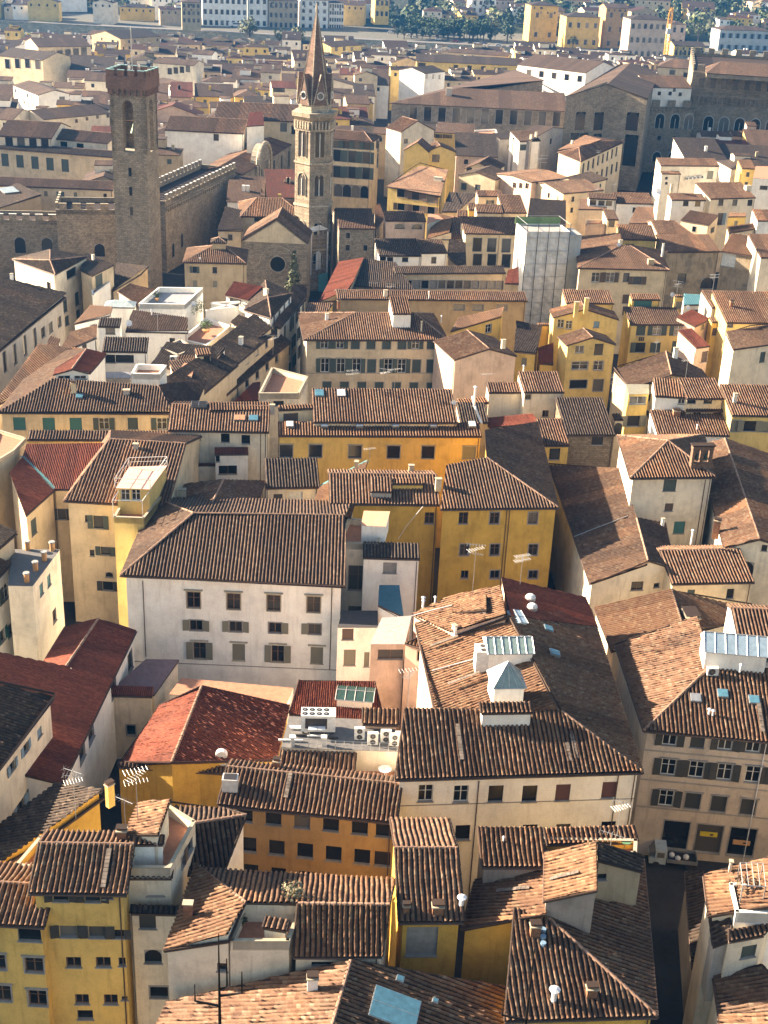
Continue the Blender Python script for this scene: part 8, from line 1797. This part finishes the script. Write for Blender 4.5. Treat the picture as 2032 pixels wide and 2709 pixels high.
for a in (('rs2', 'D3', 360, 790, 1.1, .12), ('rs2', 'D3', 455, 750, .9, .1), ('db', 'D4', 1045, 260, 1.8, .13), ('w3d', 'C4', 1090, 720, .9, .1), ('sb', 'A4', 1185, 280, .7, .12), ('sb', 'A4', 1215, 290, .7, .12), ('lg2', 'E3', 1000, 60, .5, .07), ('dc', 'D4', 665, 1040, .6, .1), ('cb1', 'C3', 1160, 250, 1.0, .1), ('ml', 'M3', 405, 1030, 1.6, .1), ('is9', 'M1', 1210, 1160, 1.0, .1), ('cp', 'M3', 505, 1210, 1.1, .09), ('wt', 'M2', 210, 850, .8, .1) if False else ('cu4', 'M2', 90, 720, .5, .1)): vent(*a)
# aerials and dishes
for i, (k_, c_, x, y, h, lb, n) in enumerate([('dk1', 'A1', 605, 1090, 5.2, 'tall three tiered aerial left of the yellow chimney slab', 3), ('b2', 'A1', 1100, 1120, 5.2, 'leaning aerial above the tall yellow house roof', 3), ('b2', 'A1', 1000, 1150, 2.6, 'short aerial beside the ridge of the tall yellow house', 1),
   ('rs2', 'D3', 752, 680, 6.6, 'tall aerial standing in front of the mustard wall', 3), ('rs2', 'D3', 1135, 580, 3.6, 'shorter aerial in front of the mustard wall windows', 2), ('ac4', 'A3', 235, 240, 5.0, 'aerial in front of the peach house wall', 2), ('lg2', 'A4', 455, 1230, 3.6, 'aerial at the corner of the white building by the street', 2),
   ('ylw', 'E4', 400, 100, 1.6, 'crooked aerial on the yellow walled terrace', 1), ('yr', 'C2', 1300, 400, 3.4, 'aerial in front of the green shuttered palazzo, left', 2), ('dk', 'C2', 1560, 400, 3.6, 'aerial in front of the green shuttered palazzo, centre', 2), ('dk', 'C3', 130, 410, 3.8, 'aerial in front of the green shuttered palazzo, right', 1),
   ('cb1', 'C3', 860, 430, 3.6, 'aerial against the blank pinkish gable', 1), ('bd', 'C4', 430, 460, 3.6, 'comb shaped aerial right of the stone barn', 3), ('w3a', 'C4', 1000, 300, 3.2, 'thin aerial above the stepped white house', 1), ('w6', 'C4', 760, 110, 3.0, 'aerial on the mottled brown gable roof', 2),
   ('y2', 'M4', 915, 1100, 5.6, 'tall comb aerial in front of the stained wall', 3), ('y3', 'M4', 1215, 970, 3.6, 'leaning aerial right of the teal sheet roof', 2), ('ml', 'M3', 100, 1000, 2.6, 'aerial cluster over the very long tan range', 2), ('mc2', 'M2', 1470, 960, 1.8, 'wide low aerial on the blue black roof', 1), ('is9', 'M1', 1260, 1290, 3.4, 'dish topped aerial on the cluttered brown roof', 1),
   ('dg1', 'C2', 670, 110, 3.6, 'aerial on the diagonal dark roof', 2), ('mj1', 'T4', 300, 1290, 3.6, 'aerial by the long brown palazzo', 2), ('mg2', 'M3', 1290, 40, 3.2, 'twin comb aerial above the wrapped tower', 3), ('rt2', 'M4', 290, 220, 3.0, 'aerial over the white rooftop pavilion', 2), ('rr5', 'M4', 430, 180, 3.0, 'aerial left of the long striped roof', 3), ('r1', 'C2', 1440, 950, 1.8, 'small aerial at the corner of the dark recess roof', 1)]):
    antenna(k_, c_, x, y, h, lb, n=n, seed=i)
for k_, c_, x, y, r, lb in (('y2', 'M4', 890, 1030, .5, 'rusty dish on the yellow attic'), ('y2', 'M4', 1012, 1130, .45, 'white dish beside the yellow attic'), ('wt', 'M1', 1545, 1100, .45, 'dish on the corner of the white terrace'), ('is9', 'M1', 1030, 1260, .6, 'white dish on the cluttered brown roof'), ('rt1', 'M4', 780, 195, .9, 'large white dish on the striped roofs'), ('dk', 'C3', 600, 540, .4, 'dish at the end of the striped roof with blue rooflights'), ('ch', 'M4', 462, 625, .45, 'dish at the top of the cream hip house')): dish(k_, c_, x, y, r, lb)
# small air conditioning units here and there
for key, c, x, y, lb in (('sb', 'D4', 1210, 1320, 'white unit on the corner of the street palazzo roof'), ('is10', 'M1', 1385, 1530, 'white unit by the tent shaped skylight'), ('dc', 'D4', 980, 1330, 'small grey unit on the broad ridged roof')):
    ac_unit(hitp(key, c, x, y)+Z*.1, Vector((1, .08, 0)).normalized(), 1.2, .9, .5, lb, 1)
w_ = wall_of(BL['rr15'], ('A', 'B'))
for i in range(5): q = PP('T4', 1010+i*30, 1435-i*3, w_['q0'], w_['out'])+w_['out']*.4; ac_unit(q, w_['u'], 1.0, .9, .4, '%s of five white units in a row under the cream gable house' % ['leftmost', 'second', 'third', 'fourth', 'rightmost'][i], 1)
# wires over the yard and cables on the sunlit slope
def cable(c, pts, zs, label, r=.035, m=None, name='cable'):
    q = [P(c, *p, z) for p, z in zip(pts, zs)]; mb = MB(); mb.tube(q, r, m or M_WMETAL, 5); return tag(mb.build(name, None, q[0]), label, 'cable')
def on(key, c, pts, dz=.3): return [hitp(key, c, *p)+Z*dz for p in pts]
for key, pts, lb in (('wbl', [(430, 1300), (600, 1250), (790, 1200)], 'white cable crossing the lower part of the sunlit slope'), ('rs2', [(265, 860), (430, 815), (590, 775)], 'white cable along the top of the patched roof')):
    q = on(key, 'D3', pts); mb = MB(); mb.tube(q, .05, M_WMETAL, 5); tag(mb.build('cable', None, q[0]), lb, 'cable')
q = on('tl', 'D4', [(110, 225), (300, 150), (540, 60)]); mb = MB(); mb.tube(q, .06, M_SHEET, 5); tag(mb.build('cable', None, q[0]), 'pale cable across the long dark slope of the hall', 'cable')
cable('C3', [(755, 450), (775, 530), (800, 600), (828, 665)], (21.5, 20.5, 19.6, 19.3), 'bent white flue pipe running down the dark sunken roof', .2, M_ACW, 'flue_pipe')
cable('C3', [(360, 1325), (230, 1480), (160, 1590)], (19, 16, 14), 'loose wire hanging across the mustard wall', .03)
# gutters in the valleys
for key, c, pts in (('cy2', 'C1', [(178, 930), (435, 1190)]), ('r1b', 'C2', [(1428, 968), (1046, 1172)])):
    q = on(key, c, pts, .12); mb = MB(); d = (q[1]-q[0]).normalized(); s = d.cross(Z).normalized(); mb.box((q[0]+q[1])/2, (q[1]-q[0])/2, s*.32, Z*.03, mat_plain('copper_green', (.10, .26, .25), .7)); mb.build('valley_gutter', BL[key]['roof'], BL[key]['org'])
# plants on terraces
def shrub(p, r, h, seed, m, label, pot=True, cat='plant', name='potted_plant', n=90):
    t = empty(name, p, label, cat); rr = random.Random(seed)
    if pot: mb = MB(); mb.tube([p, p+Z*.4], [r*.35, r*.5], mat_plain('orange_render', (.45, .24, .10), .9), 10); mb.build('pot', t, p)
    mb = MB(); mb.tube([p+Z*.1, p+Z*h*.6], .03, M_WOOD, 4)
    mb.build('stem', t, p); mb = MB()
    for i in range(n):
        d = Vector((rr.gauss(0, 1), rr.gauss(0, 1), rr.gauss(0, 1))).normalized(); q = p+Z*(h*.65)+Vector((d.x*r, d.y*r, d.z*h*.42))*rr.uniform(.4, 1); a = Vector((rr.gauss(0, 1), rr.gauss(0, 1), rr.gauss(0, 1))).normalized(); b = a.cross(d+Vector((.01, 0, 0))).normalized(); k = rr.uniform(.06, .15); mb.face([q+a*k, q+b*k, q-a*k, q-b*k], m)
    mb.build('foliage', t, p)
shrub(P('E2', 830, 560, 18.4), 1.1, 2.2, 1, mat_plain('pale_leaf', (.16, .15, .09), .8), 'wispy pale shrub on the small roof terrace', n=260)
shrub(P('E2', 430, 725, 17.6), .4, .9, 2, mat_plain('dark_leaf', (.04, .06, .03), .8), 'round potted plant on the floor of the small roof terrace')
shrub(P('E2', 505, 620, 18.0), .4, 1.1, 3, mat_plain('dark_leaf', (.04, .06, .03), .8), 'upright potted plant in the corner of the small roof terrace')
shrub(P('M1', 1250, 1040, 19.6), 1.0, 1.8, 4, mat_plain('dark_leaf', (.04, .06, .03), .8), 'dark bush on the white roof terrace', n=200)
shrub(P('M2', 135, 1290, 17.3), 1.6, 2.2, 5, mat_plain('green_leaf', (.09, .14, .04), .8), 'green bush on the planted roof terrace', n=300)
shrub(P('M2', 60, 1180, 16.0), 2.6, 3.4, 6, mat_plain('green_leaf', (.09, .14, .04), .8), 'yellow green shrub spilling beside the white terrace', False, n=500)
shrub(P('E4', 1480, 470, 18.0), 1.6, 1.6, 7, mat_plain('bare_twig', (.14, .10, .07), .9), 'bare vine twigs over the white terrace pergola', False, n=220)
mb = MB(); pg = [P('E4', x, y, 17.8) for x, y in ((1420, 600), (1600, 610), (1580, 420), (1400, 415))]; t = empty('pergola', pg[0], 'thin metal pergola over the white terrace at the right edge', 'pergola')
for i in range(4): mb.tube([pg[i], pg[i]+Z*2.6], .05, M_METAL, 5); mb.tube([pg[i]+Z*2.6, pg[(i+1) % 4]+Z*2.6], .04, M_METAL, 5)
for k in range(5): mb.tube([pg[0]+(pg[1]-pg[0])*k/4+Z*2.62, pg[3]+(pg[2]-pg[3])*k/4+Z*2.62], .03, M_METAL, 4)
mb.build('frame', t, pg[0])
p = P('E4', 520, 100, 17.6); t = empty('garden_table', p, 'green metal table on the yellow walled terrace', 'table'); gm = mat_plain('green_metal', (.10, .22, .12), .5); mb = MB(); mb.tube([p+Z*.72, p+Z*.76], .5, gm, 12); mb.build('table_top', t, p)
for k in range(3): a = 2.094*k; mb = MB(); mb.tube([p+Vector((math.cos(a)*.4, math.sin(a)*.4, 0)), p+Z*.72], .03, gm, 5); mb.build('leg', t, p)
# washing line
w_ = wall_of(BL['y2'], ('A', 'B')); q0 = PP('M4', 622, 1325, w_['q0'], w_['out'])+w_['out']*.5; q1 = PP('M4', 668, 1325, w_['q0'], w_['out'])+w_['out']*.5; t = empty('washing', q0, 'dark washing hanging below a window of the yellow house', 'washing'); mb = MB(); mb.tube([q0, q1], .02, M_METAL, 4); mb.build('line', t, q0)
for k in range(3): a = q0+(q1-q0)*(k+.5)/3; mb = MB(); mb.box(a-Z*.45, (q1-q0)*.13, w_['out']*.03, Z*.42, M_DMETAL); mb.build('garment', t, q0)
# ================= the delivery truck in the street and shop signs
p = P('A4', 830, 1455, 0); p.z = 0; t = empty('delivery_truck', p, 'open backed truck with a pale cab parked in the dark street', 'truck'); u = Vector((.995, -.1, 0)); v = Vector((.1, .995, 0)); cb = mat_plain('truck_paint', (.35, .42, .46), .35); mb = MB()
def tb(mb, x0, x1, y0, y1, z0, z1, m): mb.box(p+u*(x0+x1)/2+v*(y0+y1)/2+Z*(z0+z1)/2, u*(x1-x0)/2, v*(y1-y0)/2, Z*(z1-z0)/2, m)
tb(mb, -1.2, 0, -.95, .95, .5, 2.25, cb); tb(mb, -1.75, -1.2, -.95, .95, .5, 1.25, cb); mb.build('cab', t, p)
mb = MB(); tb(mb, -1.0, -.25, -.97, -.955, 1.35, 2.0, M_GLASS); mb.face([p+u*-1.74+v*-.85+Z*1.27, p+u*-1.22+v*-.85+Z*2.15, p+u*-1.22+v*.85+Z*2.15, p+u*-1.74+v*.85+Z*1.27][::-1], M_GLASS); mb.build('windscreen', t, p)
mb = MB(); tb(mb, .08, 3.3, -1, 1, .75, .85, M_DMETAL); tb(mb, .08, 3.3, -1.0, -.94, .85, 1.3, M_METAL); tb(mb, .08, 3.3, .94, 1.0, .85, 1.3, M_METAL); tb(mb, 3.24, 3.3, -.94, .94, .85, 1.3, M_METAL); tb(mb, .08, .14, -.94, .94, .85, 1.5, M_METAL); mb.build('load_bed', t, p)
for x in (-1.0, 2.5):
    for s in (-1, 1): mb = MB(); c_w = p+u*x+Z*.4; mb.tube([c_w+v*s*.7, c_w+v*s*.98], .4, M_DMETAL, 12); mb.build('wheel', t, p)
for i, (x, y) in enumerate(((.7, .2), (1.3, -.3), (2.2, .1))): mb = MB(); q = p+u*x+v*y+Z*.86; mb.tube([q, q+Z*.25, q+Z*.45], [.3, .32, .12], M_WMETAL, 7); tag(mb.build('sack', None, q), ['front', 'middle', 'rear'][i]+' white sack in the open truck bed', 'sack')
w_ = wall_of(BL['sb'], ('A', 'B'))
for x, y, c, lb in ((1185, 1225, (.55, .42, .02), 'yellow shop fascia sign above the middle shop of the street palazzo'), (1447, 1292, (.50, .28, .12), 'peach shop fascia sign above the right shop of the street palazzo')):
    q = PP('A4', x, y, w_['q0'], w_['out'])+w_['out']*.06; t = empty('shop_sign', q, lb, 'sign'); mb = MB(); mb.box(q, w_['u']*.9, w_['out']*.05, Z*.28, mat_plain('sign_%d' % x, c, .5)); mb.build('panel', t, q)
    mb = MB(); q2 = q+w_['out']*.07+w_['u']*.3; mb.face([q2+w_['u']*(.2*math.cos(.6283*j))+Z*(.13*math.sin(.6283*j))+w_['u']*.05*math.sin(.6283*j) for j in range(10)], M_DMETAL); mb.build('leaf_emblem', t, q)
# dark iron lamp brackets close to the camera, seen against the roofs below
for i, (c, x0, y0, x1, y1, arms, lb) in enumerate((('E2', 235, 790, 315, 1400, [(-190, 330, -140), (175, 250, -180), (60, 200, -230), (-70, 600, -80)], 'black iron spike with upturned arms in front of the cream terrace house'), ('E3', 1250, 905, 1245, 1450, [(-190, 330, -130), (170, 445, -20), (-20, 590, -60)], 'black iron spike with upturned arms in front of the corner roof'))):
    D = 26.0; a = CP+ray(c, x0, y0)*D; b = CP+ray(c, x1, y1+160)*(D+.0); b = Vector((a.x, a.y, b.z-9)); sc = 1/(FPX*3.016/1.0)*D; t = empty('iron_spike', b, lb, 'lamp bracket'); im = mat_plain('black_iron', (.015, .013, .013), .5, .5); mb = MB()
    H = a.z-b.z; mb.tube([b, b+Z*(H*.7), b+Z*H], [.05, .042, .01], im, 8); mb.build('spike', t, b)
    for dx, dy, up in arms:
        zz = a.z-(dy+230)*sc*1.3; zz = max(zz, b.z+7.5); mb = MB(); q = Vector((a.x, a.y, zz)); e = q+Vector((dx*sc*1.0, 0, .1)); mb.tube([q, q+(e-q)*.5+Z*.0, e, e+Z*(-up*sc*1.2)], [.028, .026, .022, .012], im, 6); mb.build('arm', t, b)

# ================= ground, river, hills
def sheet(name, pts, z, m):
    mb = MB(); mb.face([Vector((x, y, z)) for x, y in pts], m); return tag(mb.build(name), kind='structure')
g = mat_wall('asphalt', (.028, .028, .03), stain=.5)
sheet('ground', [(-6000, -800), (6000, -800), (6000, 9000), (-6000, 9000)], 0, g)
sheet('pavement', [(24, 60), (60, 60), (60, 150), (24, 150)], .02, mat_wall('paving', (.035, .033, .032), stain=.5))
# the river lies along the line found from the far embankment
ra, rb = P('T3', 0, 455, 0), P('T3', 560, 520, 0)
e_ = Vector((1, -.06, 0)).normalized(); n_ = Vector((.06, 1, 0)).normalized(); c0 = Vector((20, 868, 0))
def strip(name, d0, d1, z, m, x0=-1500, x1=1500): return sheet(name, [tuple((c0+e_*x0+n_*d0).xy), tuple((c0+e_*x1+n_*d0).xy), tuple((c0+e_*x1+n_*d1).xy), tuple((c0+e_*x0+n_*d1).xy)], z, m)
wm_, nt_, bs_ = new_mat('river_water'); bs_.inputs['Base Color'].default_value = (.03, .045, .035, 1); bs_.inputs['Roughness'].default_value = .45; bs_.inputs['Specular IOR Level'].default_value = .2
nz_ = N(nt_, 'ShaderNodeTexNoise', Scale=.25, Detail=6.0); tc_ = N(nt_, 'ShaderNodeTexCoord'); nt_.links.new(tc_.outputs['Object'], nz_.inputs['Vector']); bp_ = N(nt_, 'ShaderNodeBump', Strength=.2); nt_.links.new(nz_.outputs[0], bp_.inputs['Height']); nt_.links.new(bp_.outputs[0], bs_.inputs['Normal'])
strip('river', 0, 62, .05, wm_)
strip('river_bank_grass', 62, 72, .3, mat_wall('bank_grass', (.11, .16, .05), stain=.6))
mb = MB(); em = mat_stone('embankment_stone', (.30, .26, .20), 1.5, .6)
a, b = c0+e_*-1500+n_*74, c0+e_*1500+n_*74; mb.face([a, b, b+n_*2+Vector((0, 0, 6)), a+n_*2+Vector((0, 0, 6))], em); mb.box((a+b)/2+n_*2.3+Vector((0, 0, 6.4)), e_*1500, n_*.25, Vector((0, 0, .55)), em)
tag(mb.build('embankment_wall', None, a), 'long stone embankment wall on the far side of the river', 'wall')
strip('road', 76.5, 100, 5.6, mat_wall('road_asphalt', (.16, .15, .145), stain=.3)); strip('far_bank', 100, 400, 5.5, mat_wall('far_ground', (.12, .115, .09), stain=.5))
mb = MB(); nx, ny = 60, 26; rh = random.Random(4); hm = mat_wall('hillside', (.035, .045, .02), stain=.8, scale=.2)
def hz_(x, y): t = max(0, (y-1080)/600); return 5+min(1.0, t)*(62+22*math.sin(x*.004+1)+12*math.sin(x*.011+y*.006))+max(0, t-1)*40
gr = [[Vector((-1500+3000*i/nx, 1040+2600*(j/ny)**1.5, 0)) for i in range(nx+1)] for j in range(ny+1)]
for r_ in gr:
    for p in r_: p.z = hz_(p.x, p.y)
for j in range(ny):
    for i in range(nx): mb.face([gr[j][i], gr[j][i+1], gr[j+1][i+1], gr[j+1][i]], hm)
tag(mb.build('hillside', None, (0, 1040, 0)), kind='structure')
# ================= trees
def leaf_mat(name, c):
    if name in MATS: return MATS[name]
    m, nt, bs = new_mat(name); oi = N(nt, 'ShaderNodeTexCoord'); n = N(nt, 'ShaderNodeTexNoise', Scale=.8, Detail=4.0); nt.links.new(oi.outputs['Object'], n.inputs['Vector'])
    nt.links.new(ramp(nt, n.outputs[0], [(.3, tuple(v*.6 for v in c)), (.7, tuple(v*1.5 for v in c))]), bs.inputs['Base Color']); bs.inputs['Roughness'].default_value = .8; MATS[name] = m; return m
def tree_meshes(seed, h, r, m, cyp=False, n=420, th=.3):
    r_ = random.Random(seed); tb = MB(); bk = mat_plain('bark', (.10, .075, .05), .9); z0 = h*th
    tb.tube([Vector((0, 0, -.3)), Vector((.1, 0, z0)), Vector((0, .1, h*.8))], [r*.09+.12, r*.07+.08, .05], bk, 7)
    cl = []
    for k in range(14):
        if cyp: z = z0+(h-z0)*k/13; rr = r*(1-(k/13)**1.6)*.75+.15; c = Vector((r_.uniform(-.15, .15)*r, r_.uniform(-.15, .15)*r, z)); cl.append((c, rr))
        else:
            a = r_.uniform(0, 6.28); q = r_.uniform(.2, .75); c = Vector((math.cos(a)*r*q, math.sin(a)*r*q, h-r*.75+r_.uniform(-.5, .55)*r)); cl.append((c, r*r_.uniform(.28, .5)))
            tb.tube([Vector((0, 0, z0*.8)), c*.55+Vector((0, 0, z0*.35)), c], [r*.045+.04, r*.03+.03, .02], bk, 4)
    cb = MB(); s = r*.10+.12
    for i in range(n):
        c, rr = r_.choice(cl); d = Vector((r_.gauss(0, 1), r_.gauss(0, 1), r_.gauss(0, 1))).normalized(); p = c+d*rr*r_.uniform(.55, 1.05)
        a = Vector((r_.gauss(0, 1), r_.gauss(0, 1), r_.gauss(0, .6))).normalized(); b = a.cross(d+Vector((.01, 0, 0))).normalized(); k = s*r_.uniform(.6, 1.5)
        cb.face([p+a*k, p+b*k*.7, p-a*k, p-b*k*.7], m)
    return tb, cb
def make_tree(name, loc, seed, h, r, m, label, group=None, cyp=False, n=420):
    tb, cb = tree_meshes(seed, h, r, m, cyp, n); t = empty(name, loc, label, 'tree', group)
    for mb, nm in ((tb, 'trunk'), (cb, 'crown')):
        o = mb.build(nm, None); o.location = (0, 0, 0); o.parent = t
    return t
def copy_tree(o, loc, sc=1.0, rz=0.0, label=None):
    c = o.copy(); col.objects.link(c); c.location = loc; c.scale = (sc,)*3; c.rotation_euler = (0, 0, rz)
    if label: c['label'] = label
    for ch in o.children: d = ch.copy(); col.objects.link(d); d.parent = c
    return c
G1, G2, G3, G4 = leaf_mat('pine_needles', (.035, .06, .02)), leaf_mat('spring_leaves', (.12, .14, .045)), leaf_mat('dark_leaves', (.02, .042, .022)), leaf_mat('olive_leaves', (.09, .10, .05))
q = P('M2', 832, 905, 0); q = P('M2', 830, 900, 9); q.z = 2
make_tree('cypress_tree', q, 3, 14.5, 2.3, G4, 'tall narrow evergreen in front of the church round window', cyp=True, n=1500)
pt = [make_tree('pine_tree', P('T3', 262, 300, 5.6), 5, 14, 6, G1, 'umbrella pine at the left end of the riverside tree row', 'riverside trees across the river'), make_tree('broadleaf_tree', P('T3', 130, 270, 5.6), 6, 11, 5, G3, 'dark round tree by the riverside hedge', 'riverside trees across the river'),
      make_tree('broadleaf_tree', P('T3', 900, 320, 5.6), 8, 15, 6, G4, 'bare looking pale tree near the tall dark conifer', 'riverside trees across the river'), make_tree('cypress_tree', P('T3', 1030, 345, 5.6), 9, 24, 6.5, G3, 'very tall dark conifer at the right end of the riverside trees', 'riverside trees across the river', cyp=True, n=900)]
rt = random.Random(2); ords = ['second', 'third', 'fourth', 'fifth', 'sixth', 'seventh', 'eighth', 'ninth', 'tenth', 'eleventh', 'twelfth', 'thirteenth', 'fourteenth', 'fifteenth', 'sixteenth', 'seventeenth', 'eighteenth']
for i in range(15): copy_tree(pt[0], P('T3', 300+i*38+rt.uniform(-12, 12), 300+i*2.5-rt.uniform(0, 22), 5.6), rt.uniform(.7, 1.15), rt.uniform(0, 6), '%s umbrella pine from the left in the riverside row' % ords[i])
for i in range(16): copy_tree(pt[1], P('T3', 150+i*52+rt.uniform(-15, 15), 318+i*1.5-rt.uniform(0, 40), 5.6), rt.uniform(.5, .85), rt.uniform(0, 6), '%s low dark tree from the left under the riverside pines' % ords[i])
for i, (c_, x, y, s) in enumerate([('T4', 100, 380, .5), ('T3', 1440, 330, .9), ('T4', 700, 60, 1.2), ('T4', 560, 80, 1.1), ('T4', 1180, 250, .8), ('T2', 860, 400, .9), ('T2', 720, 370, .7), ('T2', 480, 350, 1.1), ('T1', 1380, 170, .9), ('T4', 1100, 330, .9)]):
    copy_tree(pt[2], P(c_, x, y, 6), s, i, ['small tree before the bright yellow villa', 'pale tree between the golden and yellow villas', 'tree above the pink brick palazzo', 'tree left of the crane top on the hill', 'tree above the pale blue house row', 'small tree right beside the spire', 'round tree by the near bank of the river', 'big pale tree near the white riverside palazzi', 'dark tree at the left end of the river', 'tree over the low arcaded building'][i])
# far wood on the hill: one mass
hp_, _, _ = (None, None, None); wood = MB(); rw = random.Random(9)
for k in range(3600):
    x = rw.uniform(-520, 620); y = 1075+rw.random()**1.2*750; sx, sy = proj(Vector((x, y, hz_(x, y)+8)))
    if not (-60 < sx < 2090 and sy > -60): continue
    h = rw.uniform(8, 16); r = rw.uniform(4, 8); m = rw.choice([G1, G2, G4, G4, G3]); z = hz_(x, y)
    for i in range(30):
        d = Vector((rw.gauss(0, 1), rw.gauss(0, 1), abs(rw.gauss(0, .8)))).normalized(); p = Vector((x, y, z+h*.35))+Vector((d.x*r, d.y*r, d.z*h*.65)); a = Vector((rw.gauss(0, 1), rw.gauss(0, 1), rw.gauss(0, .6))).normalized(); b = a.cross(d+Vector((.01, 0, 0))).normalized(); kk = rw.uniform(1.0, 2.2)
        wood.face([p+a*kk, p+b*kk, p-a*kk, p-b*kk], m)
tag(wood.build('hillside_wood', None, (0, 1300, 0)), 'mass of spring trees covering the hill beyond the river', 'wood', kind='stuff')
# ================= cars along the far road
def car_thing(loc, rz, c, label, van=False):
    t = empty('parked_car', loc, label, 'car', 'vehicles on the far riverside road'); m = mat_plain('car_paint_%d' % (int(c[0]*100)*7+int(c[2]*100)), c, .35); mb = MB(); L, Wd, Hh = (5.6, 2.0, 2.3) if van else (4.3, 1.75, 1.45)
    pr = [(-L/2, .35), (-L/2, .8), (-L*.42, Hh*.62), (-L*.28, Hh), (L*.18, Hh), (L*.32, Hh*.64), (L*.48, Hh*.55), (L/2, .75), (L/2, .35)]
    if van: pr = [(-L/2, .35), (-L/2, Hh), (L*.25, Hh), (L*.38, Hh*.6), (L/2, Hh*.5), (L/2, .35)]
    for s in (-1, 1): mb.face([Vector((x, s*Wd/2, z)) for x, z in (pr if s < 0 else pr[::-1])], m)
    for i in range(len(pr)): a, b = pr[i], pr[(i+1) % len(pr)]; mb.face([Vector((a[0], -Wd/2, a[1])), Vector((b[0], -Wd/2, b[1])), Vector((b[0], Wd/2, b[1])), Vector((a[0], Wd/2, a[1]))][::-1], m)
    o = mb.build('body', None); o.parent = t
    mb = MB(); 
    for s in (-1, 1): mb.face([Vector((x, s*(Wd/2+.012), z)) for x, z in ((-L*.3, Hh*.62), (L*.24, Hh*.62), (L*.15, Hh*.93), (-L*.25, Hh*.93))], M_GLASS)
    o = mb.build('side_window', None); o.parent = t
    for x in (-L*.3, L*.3):
        for s in (-1, 1): mb = MB(); mb.tube([Vector((x, s*(Wd/2-.1), .33)), Vector((x, s*(Wd/2+.03), .33))], .33, M_DMETAL, 10); o = mb.build('wheel', None); o.parent = t
    t.rotation_euler = (0, 0, rz); return t
CN = [('white', (.7, .7, .7)), ('silver', (.4, .42, .44)), ('dark blue', (.03, .05, .12)), ('black', (.02, .02, .02)), ('red', (.35, .03, .02))]
car0 = {}
for i in range(26):
    x = [100, 250, 300, 480, 620, 740, 800, 850][i] if i < 8 else 950+ (i-8)*58+rt.uniform(-15, 15); y = 268+(x-100)*.118+rt.uniform(-4, 10); nm, c = CN[0] if i in (0, 1, 3, 6) else rt.choice(CN)
    loc = P('T3', x, y, 5.62); lb = '%s car, %s from the left on the far riverside road' % (nm, (['first']+ords+['nineteenth', 'twentieth', '21st', '22nd', '23rd', '24th', '25th', '26th', '27th'])[i])
    if nm in car0: copy_tree(car0[nm], loc, 1, -.06+(i % 3 == 0)*.1, lb)
    else: car0[nm] = car_thing(loc, -.06, c, lb)
car_thing(P('T2', 395, 215, 5.62), -.05, (.72, .72, .72), 'long white bus below the white riverside palazzi', True).scale = (2.6, 1.3, 1.3)
# haze
HZ = True
if HZ:
    mb = MB(); hm_ = bpy.data.materials.new('haze_air'); hm_.use_nodes = True; nt = hm_.node_tree; nt.nodes.remove(nt.nodes['Principled BSDF']); pv = nt.nodes.new('ShaderNodeVolumePrincipled'); pv.inputs['Color'].default_value = (.07, .40, 1.0, 1); pv.inputs['Density'].default_value = .00008; pv.inputs['Anisotropy'].default_value = .2
    nt.links.new(pv.outputs[0], nt.nodes['Material Output'].inputs['Volume']); mb.abox(-2600, -300, -1.5, 2600, 4200, 230, hm_); o = mb.build('haze'); tag(o, 'thin blue air over the far town', 'haze', kind='stuff')
# ------------------------------------------------------------------ light
SUN_EL, SUN_AZ = 22.0, 14.0 # azimuth measured from the left of the view, away from the camera
sd = Vector((-math.cos(R(SUN_AZ))*math.cos(R(SUN_EL)), math.sin(R(SUN_AZ))*math.cos(R(SUN_EL)), math.sin(R(SUN_EL))))
wd = bpy.data.worlds.new('World'); scene.world = wd; wd.use_nodes = True
nt = wd.node_tree; bg = nt.nodes['Background']
sky = nt.nodes.new('ShaderNodeTexSky'); sky.sky_type = 'NISHITA'; sky.sun_disc = False
sky.sun_elevation = R(SUN_EL); sky.sun_rotation = math.atan2(sd.x, sd.y); sky.air_density = 1.3; sky.dust_density = 2.0; sky.altitude = 50
nt.links.new(sky.outputs[0], bg.inputs[0]); bg.inputs[1].default_value = 0.05
sl = bpy.data.lights.new('sun', 'SUN'); sl.energy = 5.0; sl.angle = R(.5); sl.color = (1, .86, .68)
so = bpy.data.objects.new('sun', sl); col.objects.link(so); so.rotation_euler = (-sd).to_track_quat('-Z', 'Y').to_euler(); so.location = (-300, 100, 400)
vs = scene.view_settings; vs.view_transform = 'Standard'; vs.look = 'None'; vs.gamma = 1; vs.exposure = 2.45; vs.use_curve_mapping = False
scene.cycles.max_bounces = 6; scene.cycles.diffuse_bounces = 3; scene.cycles.volume_bounces = 0
vs.use_white_balance = True; vs.white_balance_temperature = 7050; vs.white_balance_tint = 14
